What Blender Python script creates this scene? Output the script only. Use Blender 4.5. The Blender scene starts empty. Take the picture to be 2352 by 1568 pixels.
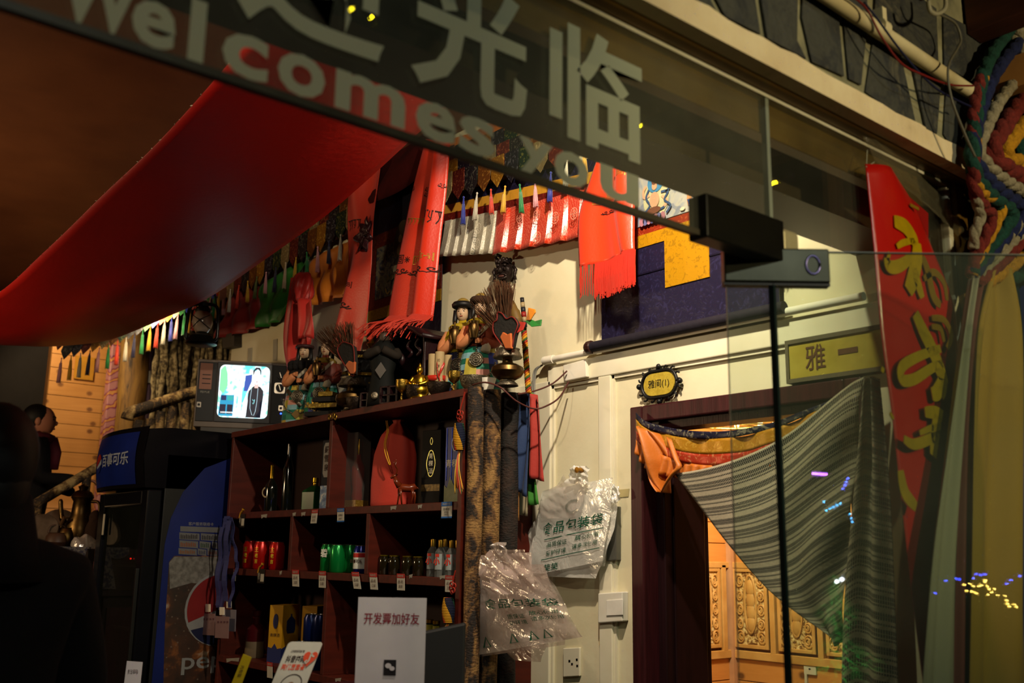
import bpy, bmesh, math, random
from mathutils import Vector, Matrix, noise as mnoise
R_ = math.radians
sin, cos, pi = math.sin, math.cos, math.pi
rnd = random.Random(7)
SC = bpy.context.scene
COL = SC.collection

# ------------------------------------------------------------------ camera, light, exposure
FPX = 2300.0; IW, IH = 2352, 1568
YAW, PITCH, ROLL = R_(40), R_(12), R_(.8)
CAM = Vector((-2.85, -1.33, 1.5))
FWD = Vector((sin(YAW)*cos(PITCH), cos(YAW)*cos(PITCH), sin(PITCH)))
_r0 = Vector((cos(YAW), -sin(YAW), 0)); _u0 = _r0.cross(FWD)
RGT = cos(ROLL)*_r0 + sin(ROLL)*_u0
UPV = -sin(ROLL)*_r0 + cos(ROLL)*_u0
cd = bpy.data.cameras.new('camera'); cam = bpy.data.objects.new('camera', cd); COL.objects.link(cam)
cam.matrix_world = Matrix(((RGT.x, UPV.x, -FWD.x, CAM.x), (RGT.y, UPV.y, -FWD.y, CAM.y), (RGT.z, UPV.z, -FWD.z, CAM.z), (0, 0, 0, 1)))
cd.sensor_width = 36; cd.lens = FPX/IW*36; cd.clip_start = .05
cd.dof.use_dof = True; cd.dof.focus_distance = 4.4; cd.dof.aperture_fstop = 2.8
SC.camera = cam
vs = SC.view_settings
vs.view_transform = 'Standard'; vs.look = 'None'; vs.gamma = 1; vs.use_curve_mapping = False; vs.exposure = 0.0
wd = bpy.data.worlds.new('night'); SC.world = wd; wd.use_nodes = True
wd.node_tree.nodes['Background'].inputs[0].default_value = (.35, .42, .6, 1)
wd.node_tree.nodes['Background'].inputs[1].default_value = .006
SC.cycles.max_bounces = 5; SC.cycles.diffuse_bounces = 3; SC.cycles.glossy_bounces = 3; SC.cycles.transmission_bounces = 3; SC.cycles.transparent_max_bounces = 14; SC.cycles.adaptive_threshold = .02; SC.cycles.sample_clamp_indirect = 4
SC.cycles.caustics_reflective = False; SC.cycles.caustics_refractive = False

def light(name, kind, loc, power, col, size=.1, to=None, spot=None, sy=None):
    l = bpy.data.lights.new(name, kind); o = bpy.data.objects.new(name, l); COL.objects.link(o)
    o.location = loc; l.energy = power; l.color = col
    if kind == 'AREA':
        l.size = size
        if sy: l.shape = 'RECTANGLE'; l.size_y = sy
    else: l.shadow_soft_size = size
    if kind == 'SPOT': l.spot_size = R_(spot or 90); l.spot_blend = .6
    if to is not None: o.rotation_euler = (Vector(to)-Vector(loc)).to_track_quat('-Z', 'Y').to_euler()
    return o
WARM = (1, .74, .42); WARM2 = (1, .8, .53)
WALLC = (1, .84, .62)
light('wall_downlight', 'SPOT', (-1.0, .5, 3.3), 235, WALLC, .03, to=(-.1, 1.9, 2.1), spot=118)
light('entrance_downlight', 'SPOT', (-2.1, .6, 3.0), 48, WALLC, .04, to=(-.3, 2.6, 1.6), spot=95)
light('private_room_lamp', 'POINT', (1.2, 1.75, 2.12), 85, (1, .86, .6), .12)
light('hall_lamp', 'SPOT', (-.7, 6.95, 3.3), 40, (1, .78, .46), .08, to=(-.1, 7.6, 2.5), spot=125)
light('stair_lamp', 'SPOT', (-.3, 5.9, 3.25), 40, WARM, .06, to=(.6, 6.9, 2.4), spot=100)
light('ceiling_fill', 'POINT', (-3.4, 4.6, 2.3), 105, (1, .7, .38), .12)  # added fill out of view, brightens the ceiling and canopy from below
light('street_lamp', 'SPOT', (-.6, -3.0, 2.6), 210, (1, .82, .46), .08, to=(-.25, 0, 2.6), spot=60)
light('shopfront_fill', 'SPOT', (-3.2, -5.6, 4.4), 260, (.95, 1, .85), .1, to=(-1.9, 0, 2.3), spot=50)  # added fill from outside for the glass lettering, banner and tails

# ------------------------------------------------------------------ pixel -> place
def ray(px, py): return RGT*((px-IW/2)/FPX) - UPV*((py-IH/2)/FPX) + FWD
def P_(px, py, ax, v):
    d = ray(px, py); return CAM + d*((v-CAM[ax])/d[ax])
def X(px, py, v=0.0): return P_(px, py, 0, v)
def Y(px, py, v): return P_(px, py, 1, v)
def Z(px, py, v): return P_(px, py, 2, v)
def on(px, x, z):
    q = RGT - FWD*((px-IW/2)/FPX)
    return Vector((x, CAM.y-((x-CAM.x)*q.x+(z-CAM.z)*q.z)/q.y, z))
def ony(px, y, z):
    q = RGT - FWD*((px-IW/2)/FPX)
    return Vector((CAM.x-((y-CAM.y)*q.y+(z-CAM.z)*q.z)/q.x, y, z))
def mpp(p): return (Vector(p)-CAM).dot(FWD)/FPX      # metres per pixel there

# ------------------------------------------------------------------ materials
def lin(h):
    if isinstance(h, str):
        h = h.lstrip('#'); c = [int(h[i:i+2], 16)/255 for i in (0, 2, 4)]
        return tuple(v/12.92 if v <= .04045 else ((v+.055)/1.055)**2.4 for v in c)+(1,)
    return tuple(h)+(1,) if len(h) == 3 else tuple(h)
MATS = {}
class N:
    def __init__(s, name):
        s.m = bpy.data.materials.new(name); s.m.use_nodes = True; s.t = s.m.node_tree
        s.b = s.t.nodes['Principled BSDF']; s.out = s.t.nodes['Material Output']
    def n(s, typ, **kw):
        x = s.t.nodes.new('ShaderNode'+typ)
        for k, v in kw.items(): setattr(x, k, v)
        return x
    def l(s, a, b): s.t.links.new(a, b)
    def math(s, op, a, b=None, c=None):
        x = s.n('Math', operation=op)
        for i, v in enumerate((a, b, c)):
            if v is None: continue
            if isinstance(v, (int, float)): x.inputs[i].default_value = v
            else: s.l(v, x.inputs[i])
        return x.outputs[0]
    def mix(s, f, a, b):
        x = s.n('MixRGB')
        for i, v in zip((0, 1, 2), (f, a, b)):
            if isinstance(v, (int, float)): x.inputs[i].default_value = v
            elif isinstance(v, (tuple, str, list)): x.inputs[i].default_value = lin(v)
            else: s.l(v, x.inputs[i])
        return x.outputs[0]
    def coord(s, kind='Object', scale=None):
        o = s.n('TexCoord').outputs[kind]
        if scale is not None:
            mp = s.n('Mapping'); mp.inputs['Scale'].default_value = scale if isinstance(scale, (tuple, list)) else (scale,)*3
            s.l(o, mp.inputs[0]); o = mp.outputs[0]
        return o
    def noise(s, scale=5, detail=4, co=None, rough=.55, dist=0):
        x = s.n('TexNoise'); x.inputs['Scale'].default_value = scale; x.inputs['Detail'].default_value = detail
        x.inputs['Roughness'].default_value = rough; x.inputs['Distortion'].default_value = dist
        s.l(co or s.coord(), x.inputs['Vector']); return x.outputs['Fac']
    def ramp(s, f, stops):
        x = s.n('ValToRGB'); e = x.color_ramp.elements
        while len(e) < len(stops): e.new(.5)
        for k, (p, c) in enumerate(stops): e[k].position = p; e[k].color = lin(c)
        s.l(f, x.inputs[0]); return x.outputs[0]
    def base(s, v):
        if isinstance(v, (str, tuple)): s.b.inputs['Base Color'].default_value = lin(v)
        else: s.l(v, s.b.inputs['Base Color'])
    def bump(s, h, st=.3, d=.01):
        x = s.n('Bump'); x.inputs['Strength'].default_value = st; x.inputs['Distance'].default_value = d
        s.l(h, x.inputs['Height']); s.l(x.outputs[0], s.b.inputs['Normal'])
    def set(s, rough=.5, metal=0, spec=.5, **kw):
        s.b.inputs['Roughness'].default_value = rough; s.b.inputs['Metallic'].default_value = metal
        s.b.inputs['Specular IOR Level'].default_value = spec
        for k, v in kw.items(): s.b.inputs[k.replace('_', ' ')].default_value = v
        return s
def mat(name, col, rough=.6, metal=0, col2=None, ns=8, nb=None, bs=30, spec=.28, sheen=0, scale=None, sharp=None):
    """plain material with an uneven second tone and fine relief"""
    if name in MATS: return MATS[name]
    s = N(name).set(rough, metal, spec)
    co = s.coord('Object', scale)
    c2 = col2 or tuple(min(1, v*.8) for v in lin(col)[:3])
    f = s.noise(ns, 5, co)
    a, b = (.35, .65) if sharp is None else (.5-sharp, .5+sharp)
    s.base(s.ramp(f, [(a, col), (b, c2)]))
    if nb: s.bump(s.noise(bs, 4, co), nb)
    if sheen: s.b.inputs['Sheen Weight'].default_value = sheen
    MATS[name] = s.m; return s.m
def emis(name, col, st, lit=True):
    if name in MATS: return MATS[name]
    s = N(name); s.b.inputs['Emission Color'].default_value = lin(col); s.b.inputs['Emission Strength'].default_value = st
    s.base((0, 0, 0)); MATS[name] = s.m
    if not lit: s.m.cycles.emission_sampling = 'NONE'
    return s.m
def glass(name, tint='#e8efe6', haze=0.0, hazecol='#c8c8b8', gl=1.0):
    """thin architectural pane: lets light through, mirrors by angle, a little diffuse haze mixed in"""
    if name in MATS: return MATS[name]
    s = N(name); t = s.n('BsdfTransparent'); t.inputs[0].default_value = lin(tint)
    g = s.n('BsdfGlossy'); g.inputs['Roughness'].default_value = .02; g.inputs[0].default_value = (gl, gl, gl, 1)
    lw = s.n('LayerWeight'); lw.inputs[0].default_value = .5
    fr = s.math('ADD', s.math('MULTIPLY', s.math('POWER', lw.outputs['Facing'], 5), .95), .028)
    m = s.n('MixShader'); s.l(fr, m.inputs[0]); s.l(t.outputs[0], m.inputs[1]); s.l(g.outputs[0], m.inputs[2])
    last = m.outputs[0]
    if haze:
        d = s.n('BsdfDiffuse'); d.inputs[0].default_value = lin(hazecol)
        m2 = s.n('MixShader'); f = s.math('MULTIPLY', s.noise(3.5, 5), haze*2); s.l(f, m2.inputs[0])
        s.l(last, m2.inputs[1]); s.l(d.outputs[0], m2.inputs[2]); last = m2.outputs[0]
    s.l(last, s.out.inputs[0]); MATS[name] = s.m; return s.m

# ------------------------------------------------------------------ geometry
class MB:
    def __init__(s): s.v = []; s.f = []; s.uv = None; s.M = Matrix(); s.fm = []; s.mi = 0
    def at(s, loc=(0, 0, 0), rot=(0, 0, 0), sc=(1, 1, 1)):
        from mathutils import Euler
        s.M = Matrix.LocRotScale(Vector(loc), Euler(rot), Vector(sc) if not isinstance(sc, (int, float)) else Vector((sc,)*3)); return s
    def add(s, vs_, fs):
        o = len(s.v); s.v += [s.M @ Vector(p) for p in vs_]; s.f += [tuple(i+o for i in f) for f in fs]; s.fm += [s.mi]*len(fs); return s
    def box(s, a, b):
        (x0, y0, z0), (x1, y1, z1) = a, b
        return s.add([(x0,y0,z0),(x1,y0,z0),(x1,y1,z0),(x0,y1,z0),(x0,y0,z1),(x1,y0,z1),(x1,y1,z1),(x0,y1,z1)],
                     [(0,3,2,1),(4,5,6,7),(0,1,5,4),(1,2,6,5),(2,3,7,6),(3,0,4,7)])
    def cbox(s, c, d): return s.box([c[i]-d[i]/2 for i in range(3)], [c[i]+d[i]/2 for i in range(3)])
    def tube(s, pts, r, n=8, cap=True, flat=None):
        pts = [Vector(p) for p in pts]; m = len(pts); rr = r if isinstance(r, (list, tuple)) else [r]*m
        vs_ = []; up = None
        for i, p in enumerate(pts):
            t = (pts[min(i+1, m-1)]-pts[max(i-1, 0)]); t = t.normalized() if t.length > 1e-9 else Vector((0, 0, 1))
            if up is None: up = t.orthogonal().normalized() if flat is None else Vector(flat)
            a = (up - t*up.dot(t)); a = a.normalized() if a.length > 1e-6 else t.orthogonal().normalized()
            up = a; b = t.cross(a)
            k = 1 if flat is None else .3
            vs_ += [p + (a*cos(2*pi*j/n)*k + b*sin(2*pi*j/n))*rr[i] for j in range(n)]
        fs = [(i*n+j, i*n+(j+1) % n, (i+1)*n+(j+1) % n, (i+1)*n+j) for i in range(m-1) for j in range(n)]
        if cap: fs += [tuple(range(n-1, -1, -1)), tuple(range((m-1)*n, m*n))]
        return s.add(vs_, fs)
    def lathe(s, prof, n=20, c=(0, 0, 0), sq=(1, 1), lobes=None):
        vs_ = []; m = len(prof)
        for r, z in prof:
            for j in range(n):
                a = 2*pi*j/n; k = r*(1+(lobes[0]*cos(lobes[1]*a) if lobes else 0)); vs_.append((c[0]+k*cos(a)*sq[0], c[1]+k*sin(a)*sq[1], c[2]+z))
        fs = [(i*n+j, i*n+(j+1) % n, (i+1)*n+(j+1) % n, (i+1)*n+j) for i in range(m-1) for j in range(n)]
        fs += [tuple(range(n-1, -1, -1)), tuple(range((m-1)*n, m*n))]
        return s.add(vs_, fs)
    def ball(s, c, r, n=12, m=8):
        r = r if isinstance(r, (tuple, list)) else (r,)*3
        vs_ = [(c[0], c[1], c[2]-r[2])]
        for i in range(1, m):
            a = pi*i/m-pi/2
            vs_ += [(c[0]+r[0]*cos(a)*cos(2*pi*j/n), c[1]+r[1]*cos(a)*sin(2*pi*j/n), c[2]+r[2]*sin(a)) for j in range(n)]
        vs_.append((c[0], c[1], c[2]+r[2])); L = len(vs_)-1
        fs = [(0, 1+(j+1) % n, 1+j) for j in range(n)]
        fs += [(1+i*n+j, 1+i*n+(j+1) % n, 1+(i+1)*n+(j+1) % n, 1+(i+1)*n+j) for i in range(m-2) for j in range(n)]
        fs += [(L, 1+(m-2)*n+j, 1+(m-2)*n+(j+1) % n) for j in range(n)]
        return s.add(vs_, fs)
    def prism(s, poly, d, frame=None):
        """poly: 2-D outline; frame (o, ux, uy, n): thickness d along n"""
        o, ux, uy, n = frame or (Vector((0, 0, 0)), Vector((1, 0, 0)), Vector((0, 0, 1)), Vector((0, 1, 0)))
        k = len(poly); A = [o+ux*p[0]+uy*p[1] for p in poly]; B = [p+n*d for p in A]
        return s.add(A+B, [tuple(range(k)), tuple(range(2*k-1, k-1, -1))]+[(i, k+i, k+(i+1) % k, (i+1) % k) for i in range(k)])
    def slab(s, pts, d):
        """3-D outline, thickness vector d"""
        d = Vector(d); pts = [Vector(p) for p in pts]; k = len(pts)
        return s.add(pts+[p+d for p in pts], [tuple(range(k)), tuple(range(2*k-1, k-1, -1))]+[(i, k+i, k+(i+1) % k, (i+1) % k) for i in range(k)])
    def grid(s, fn, nu, nv):
        o = len(s.v); vs_ = [fn(i/nu, j/nv) for j in range(nv+1) for i in range(nu+1)]
        if s.uv is None: s.uv = {}
        for j in range(nv+1):
            for i in range(nu+1): s.uv[o+j*(nu+1)+i] = (i/nu, j/nv)
        return s.add(vs_, [(j*(nu+1)+i, j*(nu+1)+i+1, (j+1)*(nu+1)+i+1, (j+1)*(nu+1)+i) for j in range(nv) for i in range(nu)])
    def build(s, name, m, parent=None, smooth=False, solid=0, world=False, bevel=0, sub=0, base=True):
        me = bpy.data.meshes.new(name)
        off = Vector((0, 0, 0)); vs_ = s.v
        if parent is not None and world:
            inv = tmat(parent).inverted(); vs_ = [inv @ p for p in vs_]
        elif parent is None and base and vs_:
            off = Vector([(min(p[i] for p in vs_)+max(p[i] for p in vs_))/2 for i in range(2)]+[min(p[2] for p in vs_)])
            vs_ = [p-off for p in vs_]
        me.from_pydata([tuple(p) for p in vs_], [], s.f)
        for x in (m if isinstance(m, (list, tuple)) else [m]): me.materials.append(x)
        if isinstance(m, (list, tuple)): me.polygons.foreach_set('material_index', s.fm)
        if s.uv:
            ul = me.uv_layers.new(name='UVMap')
            for lp in me.loops: ul.data[lp.index].uv = s.uv.get(lp.vertex_index, (0, 0))
        if smooth:
            me.shade_smooth()
            if smooth != 'all': me.set_sharp_from_angle(angle=R_(40 if smooth is True else smooth))
        me.update()
        o = bpy.data.objects.new(name, me); COL.objects.link(o); o.location = off
        if parent is not None: o.parent = parent
        if solid:
            md = o.modifiers.new('thickness', 'SOLIDIFY'); md.thickness = solid; md.offset = 0
        if bevel:
            md = o.modifiers.new('edge', 'BEVEL'); md.width = bevel; md.segments = 2; md.limit_method = 'ANGLE'
        if sub:
            md = o.modifiers.new('smooth', 'SUBSURF'); md.levels = sub; md.render_levels = sub
        return o
def tmat(o):
    m = Matrix.LocRotScale(o.location, o.rotation_euler, o.scale)
    return m if o.parent is None else tmat(o.parent) @ m
def tag(o, label=None, cat=None, group=None, kind=None):
    for k, v in (('label', label), ('category', cat), ('group', group), ('kind', kind)):
        if v: o[k] = v
    return o
def thing(name, label, cat, loc=(0, 0, 0), rz=0, group=None, sc=None):
    o = bpy.data.objects.new(name, None); COL.objects.link(o); o.empty_display_size = .05
    o.location = loc; o.rotation_euler = (0, 0, rz)
    if sc: o.scale = (sc,)*3
    return tag(o, label, cat, group)
def struct(o): o['kind'] = 'structure'; return o
def copy_tree(o, parent=None):
    c = o.copy(); COL.objects.link(c)
    c.parent = parent
    for ch in list(o.children): copy_tree(ch, c)
    return c
def lerp(a, b, t): return a+(b-a)*t
def along(pts, t):
    """point at parameter t (0..1 by arc length) of a polyline"""
    L = [0]
    for a, b in zip(pts, pts[1:]): L.append(L[-1]+(Vector(b)-Vector(a)).length)
    d = t*L[-1]
    for i in range(len(pts)-1):
        if d <= L[i+1] or i == len(pts)-2:
            k = 0 if L[i+1] == L[i] else (d-L[i])/(L[i+1]-L[i]); return lerp(Vector(pts[i]), Vector(pts[i+1]), k)
def smoothpts(pts, n=8):
    """Catmull-Rom through points"""
    pts = [Vector(p) for p in pts]; out = []
    for i in range(len(pts)-1):
        p0, p1, p2, p3 = pts[max(i-1, 0)], pts[i], pts[i+1], pts[min(i+2, len(pts)-1)]
        for k in range(n):
            t = k/n; out.append(.5*((2*p1)+(-p0+p2)*t+(2*p0-5*p1+4*p2-p3)*t*t+(-p0+3*p1-3*p2+p3)*t**3))
    return out+[pts[-1]]
TXT = {}
def text2d(s, bold=0.0, shear=0.0):
    """lettering as 2-D triangles, unit height box; returns verts, faces, aspect"""
    k = (s, bold, shear)
    if k in TXT: return TXT[k]
    cu = bpy.data.curves.new('lettering', 'FONT'); cu.body = s; cu.size = 1; cu.offset = bold; cu.shear = shear; cu.resolution_u = 3
    o = bpy.data.objects.new('lettering', cu); COL.objects.link(o)
    dg = bpy.context.evaluated_depsgraph_get(); me = bpy.data.meshes.new_from_object(o.evaluated_get(dg))
    V = [(v.co.x, v.co.y) for v in me.vertices]; Fs = [tuple(p.vertices) for p in me.polygons]
    bpy.data.objects.remove(o); bpy.data.curves.remove(cu); bpy.data.meshes.remove(me)
    x0, x1 = min(v[0] for v in V), max(v[0] for v in V); y0, y1 = min(v[1] for v in V), max(v[1] for v in V)
    h = y1-y0; V = [((x-x0)/h, (y-y0)/h) for x, y in V]
    TXT[k] = (V, Fs, (x1-x0)/h); return TXT[k]
def put_text(mb, s, o, ux, uy, h, w=None, center=True, bold=0.0, shear=0.0):
    """flat lettering centred at o; ux right, uy up unit vectors; h height; w forces the width"""
    V, Fs, asp = text2d(s, bold, shear); W = w or asp*h; o, ux, uy = Vector(o), Vector(ux), Vector(uy)
    sx = W/asp
    cx, cy = (W/2, h/2) if center else (0, 0)
    mb.add([o+ux*(x*sx-cx)+uy*(y*h-cy) for x, y in V], Fs); return mb
def put_text_fn(mb, s, fn, u0, u1, v0, v1, bold=0.0):
    """lettering wrapped on a surface fn(u,v): box u0..u1 across, v0 (top)..v1 (bottom)"""
    V, Fs, asp = text2d(s, bold)
    mb.add([fn(lerp(u0, u1, x/asp), lerp(v1, v0, y)) for x, y in V], Fs); return mb
def stroke(pts, w, closed=False):
    """2-D polyline thickened to quads: returns verts, faces"""
    V = []; Fs = []; n = len(pts)
    for i, p in enumerate(pts):
        a = pts[(i-1) % n] if closed else pts[max(i-1, 0)]; b = pts[(i+1) % n] if closed else pts[min(i+1, n-1)]
        dx, dy = b[0]-a[0], b[1]-a[1]; L = math.hypot(dx, dy) or 1; nx, ny = -dy/L*w/2, dx/L*w/2
        V += [(p[0]+nx, p[1]+ny), (p[0]-nx, p[1]-ny)]
    m = n if closed else n-1
    Fs = [(2*i, 2*i+1, 2*((i+1) % n)+1, 2*((i+1) % n)) for i in range(m)]
    return V, Fs
def ribbon(Lp, Rp, x=None, y=None, disp=None, sm=True):
    """surface between a left and a right edge given in photo pixels on the plane x= (or y=); disp(u,v) metres towards the room"""
    f = (lambda p: X(p[0], p[1], x)) if x is not None else (lambda p: Y(p[0], p[1], y))
    L = [f(p) for p in Lp]; Rr = [f(p) for p in Rp]
    if sm and len(L) > 2: L = smoothpts(L, 6)
    if sm and len(Rr) > 2: Rr = smoothpts(Rr, 6)
    nrm = Vector((-1, 0, 0)) if x is not None else Vector((0, -1, 0))
    def fn(u, v, off=0.0): return lerp(along(L, v), along(Rr, v), u)+nrm*((disp(u, v) if disp else 0)+off)
    return fn
# ------------------------------------------------------------------ shared materials
CREAM = mat('cream_paint', '#d9d2b4', .55, col2='#cfc6a4', ns=3, nb=.06, bs=40)
CREAM2 = mat('cream_trim', '#dcd6c0', .4, col2='#d2cbb0', ns=4)
MAROON = mat('maroon_wood', '#3a1519', .4, col2='#2a0f12', ns=6, scale=(8, 8, .6), nb=.1, bs=20)
DARKWOOD = mat('dark_wood', '#241014', .4, col2='#1a0b0d', ns=5, scale=(8, 8, .5))
BLACK = mat('black_plastic', '#0a0a0c', .45, col2='#060607')
BLACKM = mat('black_matt', '#0b0a0b', .8, col2='#060606')
WHITE = mat('white_plastic', '#dcd8cc', .35, col2='#d2cdbd')
BRASS = mat('brass', '#a88a3c', .35, 1, col2='#7d6428', ns=14, nb=.25, bs=60)
OLDBRASS = mat('aged_brass', '#6a5330', .38, 1, col2='#3f2f1c', ns=9, nb=.08, bs=40)
BRONZE = mat('dark_bronze', '#3d332b', .45, .9, col2='#241d18', ns=10, nb=.3, bs=110)
SILVER = mat('old_silver', '#8c8370', .4, .9, col2='#4a4438', ns=30, nb=.45, bs=110)
GOLD = mat('gold', '#c8a432', .3, 1, col2='#8a6a18', ns=10)
def wood(name, c1, c2, knot='#5a3013', axis='y', knots=True):
    if name in MATS: return MATS[name]
    s = N(name).set(.5); sc = {'y': (9, .7, 9), 'x': (.7, 9, 9), 'z': (9, 9, .7)}[axis]
    oi = s.n('ObjectInfo'); add = s.n('VectorMath', operation='ADD'); s.l(s.coord('Object'), add.inputs[0])
    mul = s.n('VectorMath', operation='SCALE'); mul.inputs[0].default_value = (7, 13, 5); s.l(oi.outputs['Random'], mul.inputs['Scale']); s.l(mul.outputs[0], add.inputs[1])
    mp = s.n('Mapping'); mp.inputs['Scale'].default_value = sc; s.l(add.outputs[0], mp.inputs[0])
    g = s.noise(3, 6, mp.outputs[0], .6, 1.5)
    c = s.mix(g, c1, c2)
    if knots:
        v = s.n('TexVoronoi', voronoi_dimensions='2D'); v.inputs['Scale'].default_value = 5; v.inputs['Randomness'].default_value = 1
        sp = s.n('SeparateXYZ'); s.l(add.outputs[0], sp.inputs[0]); cm = s.n('CombineXYZ'); s.l(s.math('MULTIPLY', sp.outputs[0 if axis == 'x' else 1], .8), cm.inputs[0]); s.l(sp.outputs[2], cm.inputs[1]); s.l(cm.outputs[0], v.inputs['Vector'])
        k = s.ramp(v.outputs['Distance'], [(.06, (1, 1, 1)), (.13, (0, 0, 0))])
        c = s.mix(s.math('MULTIPLY', k, .85), c, knot)
    hv = s.mix(s.math('MULTIPLY', oi.outputs['Random'], .35), c, c2); s.base(hv)
    s.bump(g, .1); MATS[name] = s.m; return s.m
PINE_Y = wood('knotty_pine', '#c98f4c', '#a96f33', axis='x')
PINE_R = wood('room_pine', '#e0a055', '#c98238', axis='y')

# ------------------------------------------------------------------ the setting
def sbox(name, a, b, m, bevel=0, parent=None):
    o = MB().box(a, b).build(name, m, parent, bevel=bevel, world=True)
    if parent is None: struct(o)
    return o
FLOORM = mat('stone_floor', '#4a4038', .35, col2='#3a322c', ns=3)
sbox('floor', (-6, -4, -.1), (3.2, 9, 0), FLOORM)
CEILM = mat('ceiling_paint', '#7a4a2c', .6, col2='#643a22', ns=1.5)
sbox('ceiling', (-6, .12, 3.6), (0, 9, 3.7), CEILM)
# the long cream wall with the private-room doorway
wr = MB(); D0, D1, DH = .33, 1.318, 2.062
wr.box((0, D1, 0), (.1, 5.05, 3.6)).box((0, -.02, 0), (.1, D0, 3.6)).box((0, D0, DH), (.1, D1, 3.6))
struct(wr.build('wall_right', CREAM))
sbox('wall_left', (-4.6, .1, 0), (-4.5, 9, 3.6), mat('left_wall_paint', '#3c2b20', .8))
sbox('wall_alcove', (2.3, 5, 0), (2.4, 9, 3.9), mat('alcove_paint', '#6b5a48', .8))
sbox('wall_alcove_front', (.1, 4.95, 0), (2.4, 5.05, 3.9), mat('alcove_paint', '#6b5a48'))
sbox('ceiling_alcove', (0, 4.95, 3.9), (2.4, 9, 4), CEILM)
sbox('wall_back_dark', (-4.6, 7.7, 0), (-.47, 7.8, 3.6), mat('back_dark', '#17110d', .9))
# far pine wall, plank by plank
wb = struct(MB().box((-.47, 7.62, 0), (2.4, 7.72, 3.9)).build('wall_back', mat('far_ground', '#7a4d22', .8)))
pm = MB().box((-.235, -.012, 0), (.235, .012, .113)).build('plank', PINE_Y, wb)
pm.location = (-.235-wb.location.x, 7.6-wb.location.y, 1.0)
for i in range(1, 19):
    c = pm.copy(); COL.objects.link(c); c.parent = wb; c.location = (-.235-wb.location.x, 7.6-wb.location.y+rnd.uniform(-.003, .003), 1.0+i*.118)
# lintel over the entrance, inside
LINT = mat('lintel_brown', '#4b3a26', .45, col2='#3a2d1e', ns=2)
sbox('wall_front_lintel', (-4.6, .16, 2.46), (0, .34, 3.6), LINT)
# trims on the cream wall: rail, stiles
TR = -.022
zr0, zr1 = 2.205, 2.292
sbox('trim_1', (TR, .0, zr0), (.0, 1.80, zr1), CREAM2, .004)
y0, y1 = on(1403, TR, 1.9).y, on(1374, TR, 1.9).y
sbox('trim_2', (TR, y0, .1), (0, y1, zr0), CREAM2, .004)
y0, y1 = on(1263, TR, 1.9).y, 2.02
sbox('trim_3', (TR, y0, .1), (0, y1, zr0+.02), CREAM2, .004)
sbox('trim_4', (-.012, on(1403, TR, 1.9).y-.012, .1), (0, on(1403, TR, 1.9).y, zr0), CREAM2)
sbox('trim_5', (-.012, .0, zr0-.014), (0, 1.80, zr0), CREAM2)
sbox('trim_6', (-.012, on(1263, TR, 1.9).y-.012, .1), (0, on(1263, TR, 1.9).y, zr0), CREAM2)
sbox('trim_7', (TR, .0, 0), (0, on(1374, TR, 1.9).y+.5, .12), CREAM2)
# doorway frame
df = MB(); FW = .062
dr = thing('door_1', None, None, (0, .82, 0)); struct(dr)
MB().box((-.03, D1-FW, 0), (.12, D1, DH)).build('jamb', MAROON, dr, world=True, bevel=.006)
MB().box((-.03, D0, 0), (.12, D0+FW, DH)).build('jamb', MAROON, dr, world=True, bevel=.006)
MB().box((-.03, D0+FW, DH-FW), (.12, D1-FW, DH)).build('head', MAROON, dr, world=True, bevel=.006)
MB().box((.0, D0+FW, DH-FW-.03), (.1, D1-FW, DH-FW)).build('stop', MAROON, dr, world=True)
lf = thing('room_door', 'dark brown door leaf standing open inside the private room doorway', 'door', (.2, 1.235, 0))
MB().box((.045, 1.215, .01), (.3, 1.255, 1.985)).build('leaf', DARKWOOD, lf, world=True, bevel=.004)
for z0, z1 in ((.15, .85), (1.0, 1.85)): MB().box((.09, 1.208, z0), (.27, 1.216, z1)).build('panel', DARKWOOD, lf, world=True, bevel=.006)
# private room shell
RX, RY = 2.0, 2.44
sbox('wall_room_back', (RX, -.4, 0), (RX+.1, RY+.1, 2.9), mat('room_ground', '#8a5522', .8))
sbox('wall_room_side', (.1, RY, 0), (RX, RY+.1, 2.9), mat('room_ground', '#8a5522', .8))
sbox('wall_room_near', (.1, -.5, 0), (RX, -.4, 2.9), mat('room_ground', '#8a5522', .8))
sbox('ceiling_room', (.1, -.4, 2.9), (RX, RY, 3), mat('room_ceiling', '#a8753c', .8))
WB, WS = bpy.data.objects['wall_room_back'], bpy.data.objects['wall_room_side']
def planks(par, axis, a0, a1, plane, zs):
    for z0, z1 in zs:
        b = MB().box((plane-.012, a0, z0+.002), (plane, a1, z1-.002)) if axis == 'x' else MB().box((a0, plane-.012, z0+.002), (a1, plane, z1-.002))
        b.build('plank', PINE_R if axis == 'x' else wood('room_pine_side', '#e0a055', '#c98238', axis='x'), par, world=True, bevel=.003)
ZP = [(.1+i*.12, .1+(i+1)*.12) for i in range(7)] + [(1.46+i*.12, 1.46+(i+1)*.12) for i in range(12)]
planks(WB, 'x', -.4, RY, RX, ZP); planks(WS, 'y', .1, RX, RY, ZP)
def carved():
    s = N('carved_wood').set(.6); co = s.coord('Object')
    v = s.n('TexVoronoi', feature='SMOOTH_F1'); v.inputs['Scale'].default_value = 42; s.l(co, v.inputs['Vector'])
    f = s.noise(30, 3, co, .5, 2.2); h = s.math('ADD', s.math('MULTIPLY', v.outputs['Distance'], .6), f)
    s.base(s.ramp(h, [(.6, '#ead29a'), (.76, '#cfa862'), (.9, '#7a4e1e')])); s.bump(s.math('MULTIPLY', h, -1), .9, .012); return s.m
CARV = carved(); CARVF = mat('carved_frame', '#d6a862', .5, col2='#c2904a')
def scroll2d(n=26, turns=1.6, r=.05):
    return [(r*(1-i/n)*cos(turns*2*pi*i/n), r*(1-i/n)*sin(turns*2*pi*i/n)) for i in range(n)]
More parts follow.
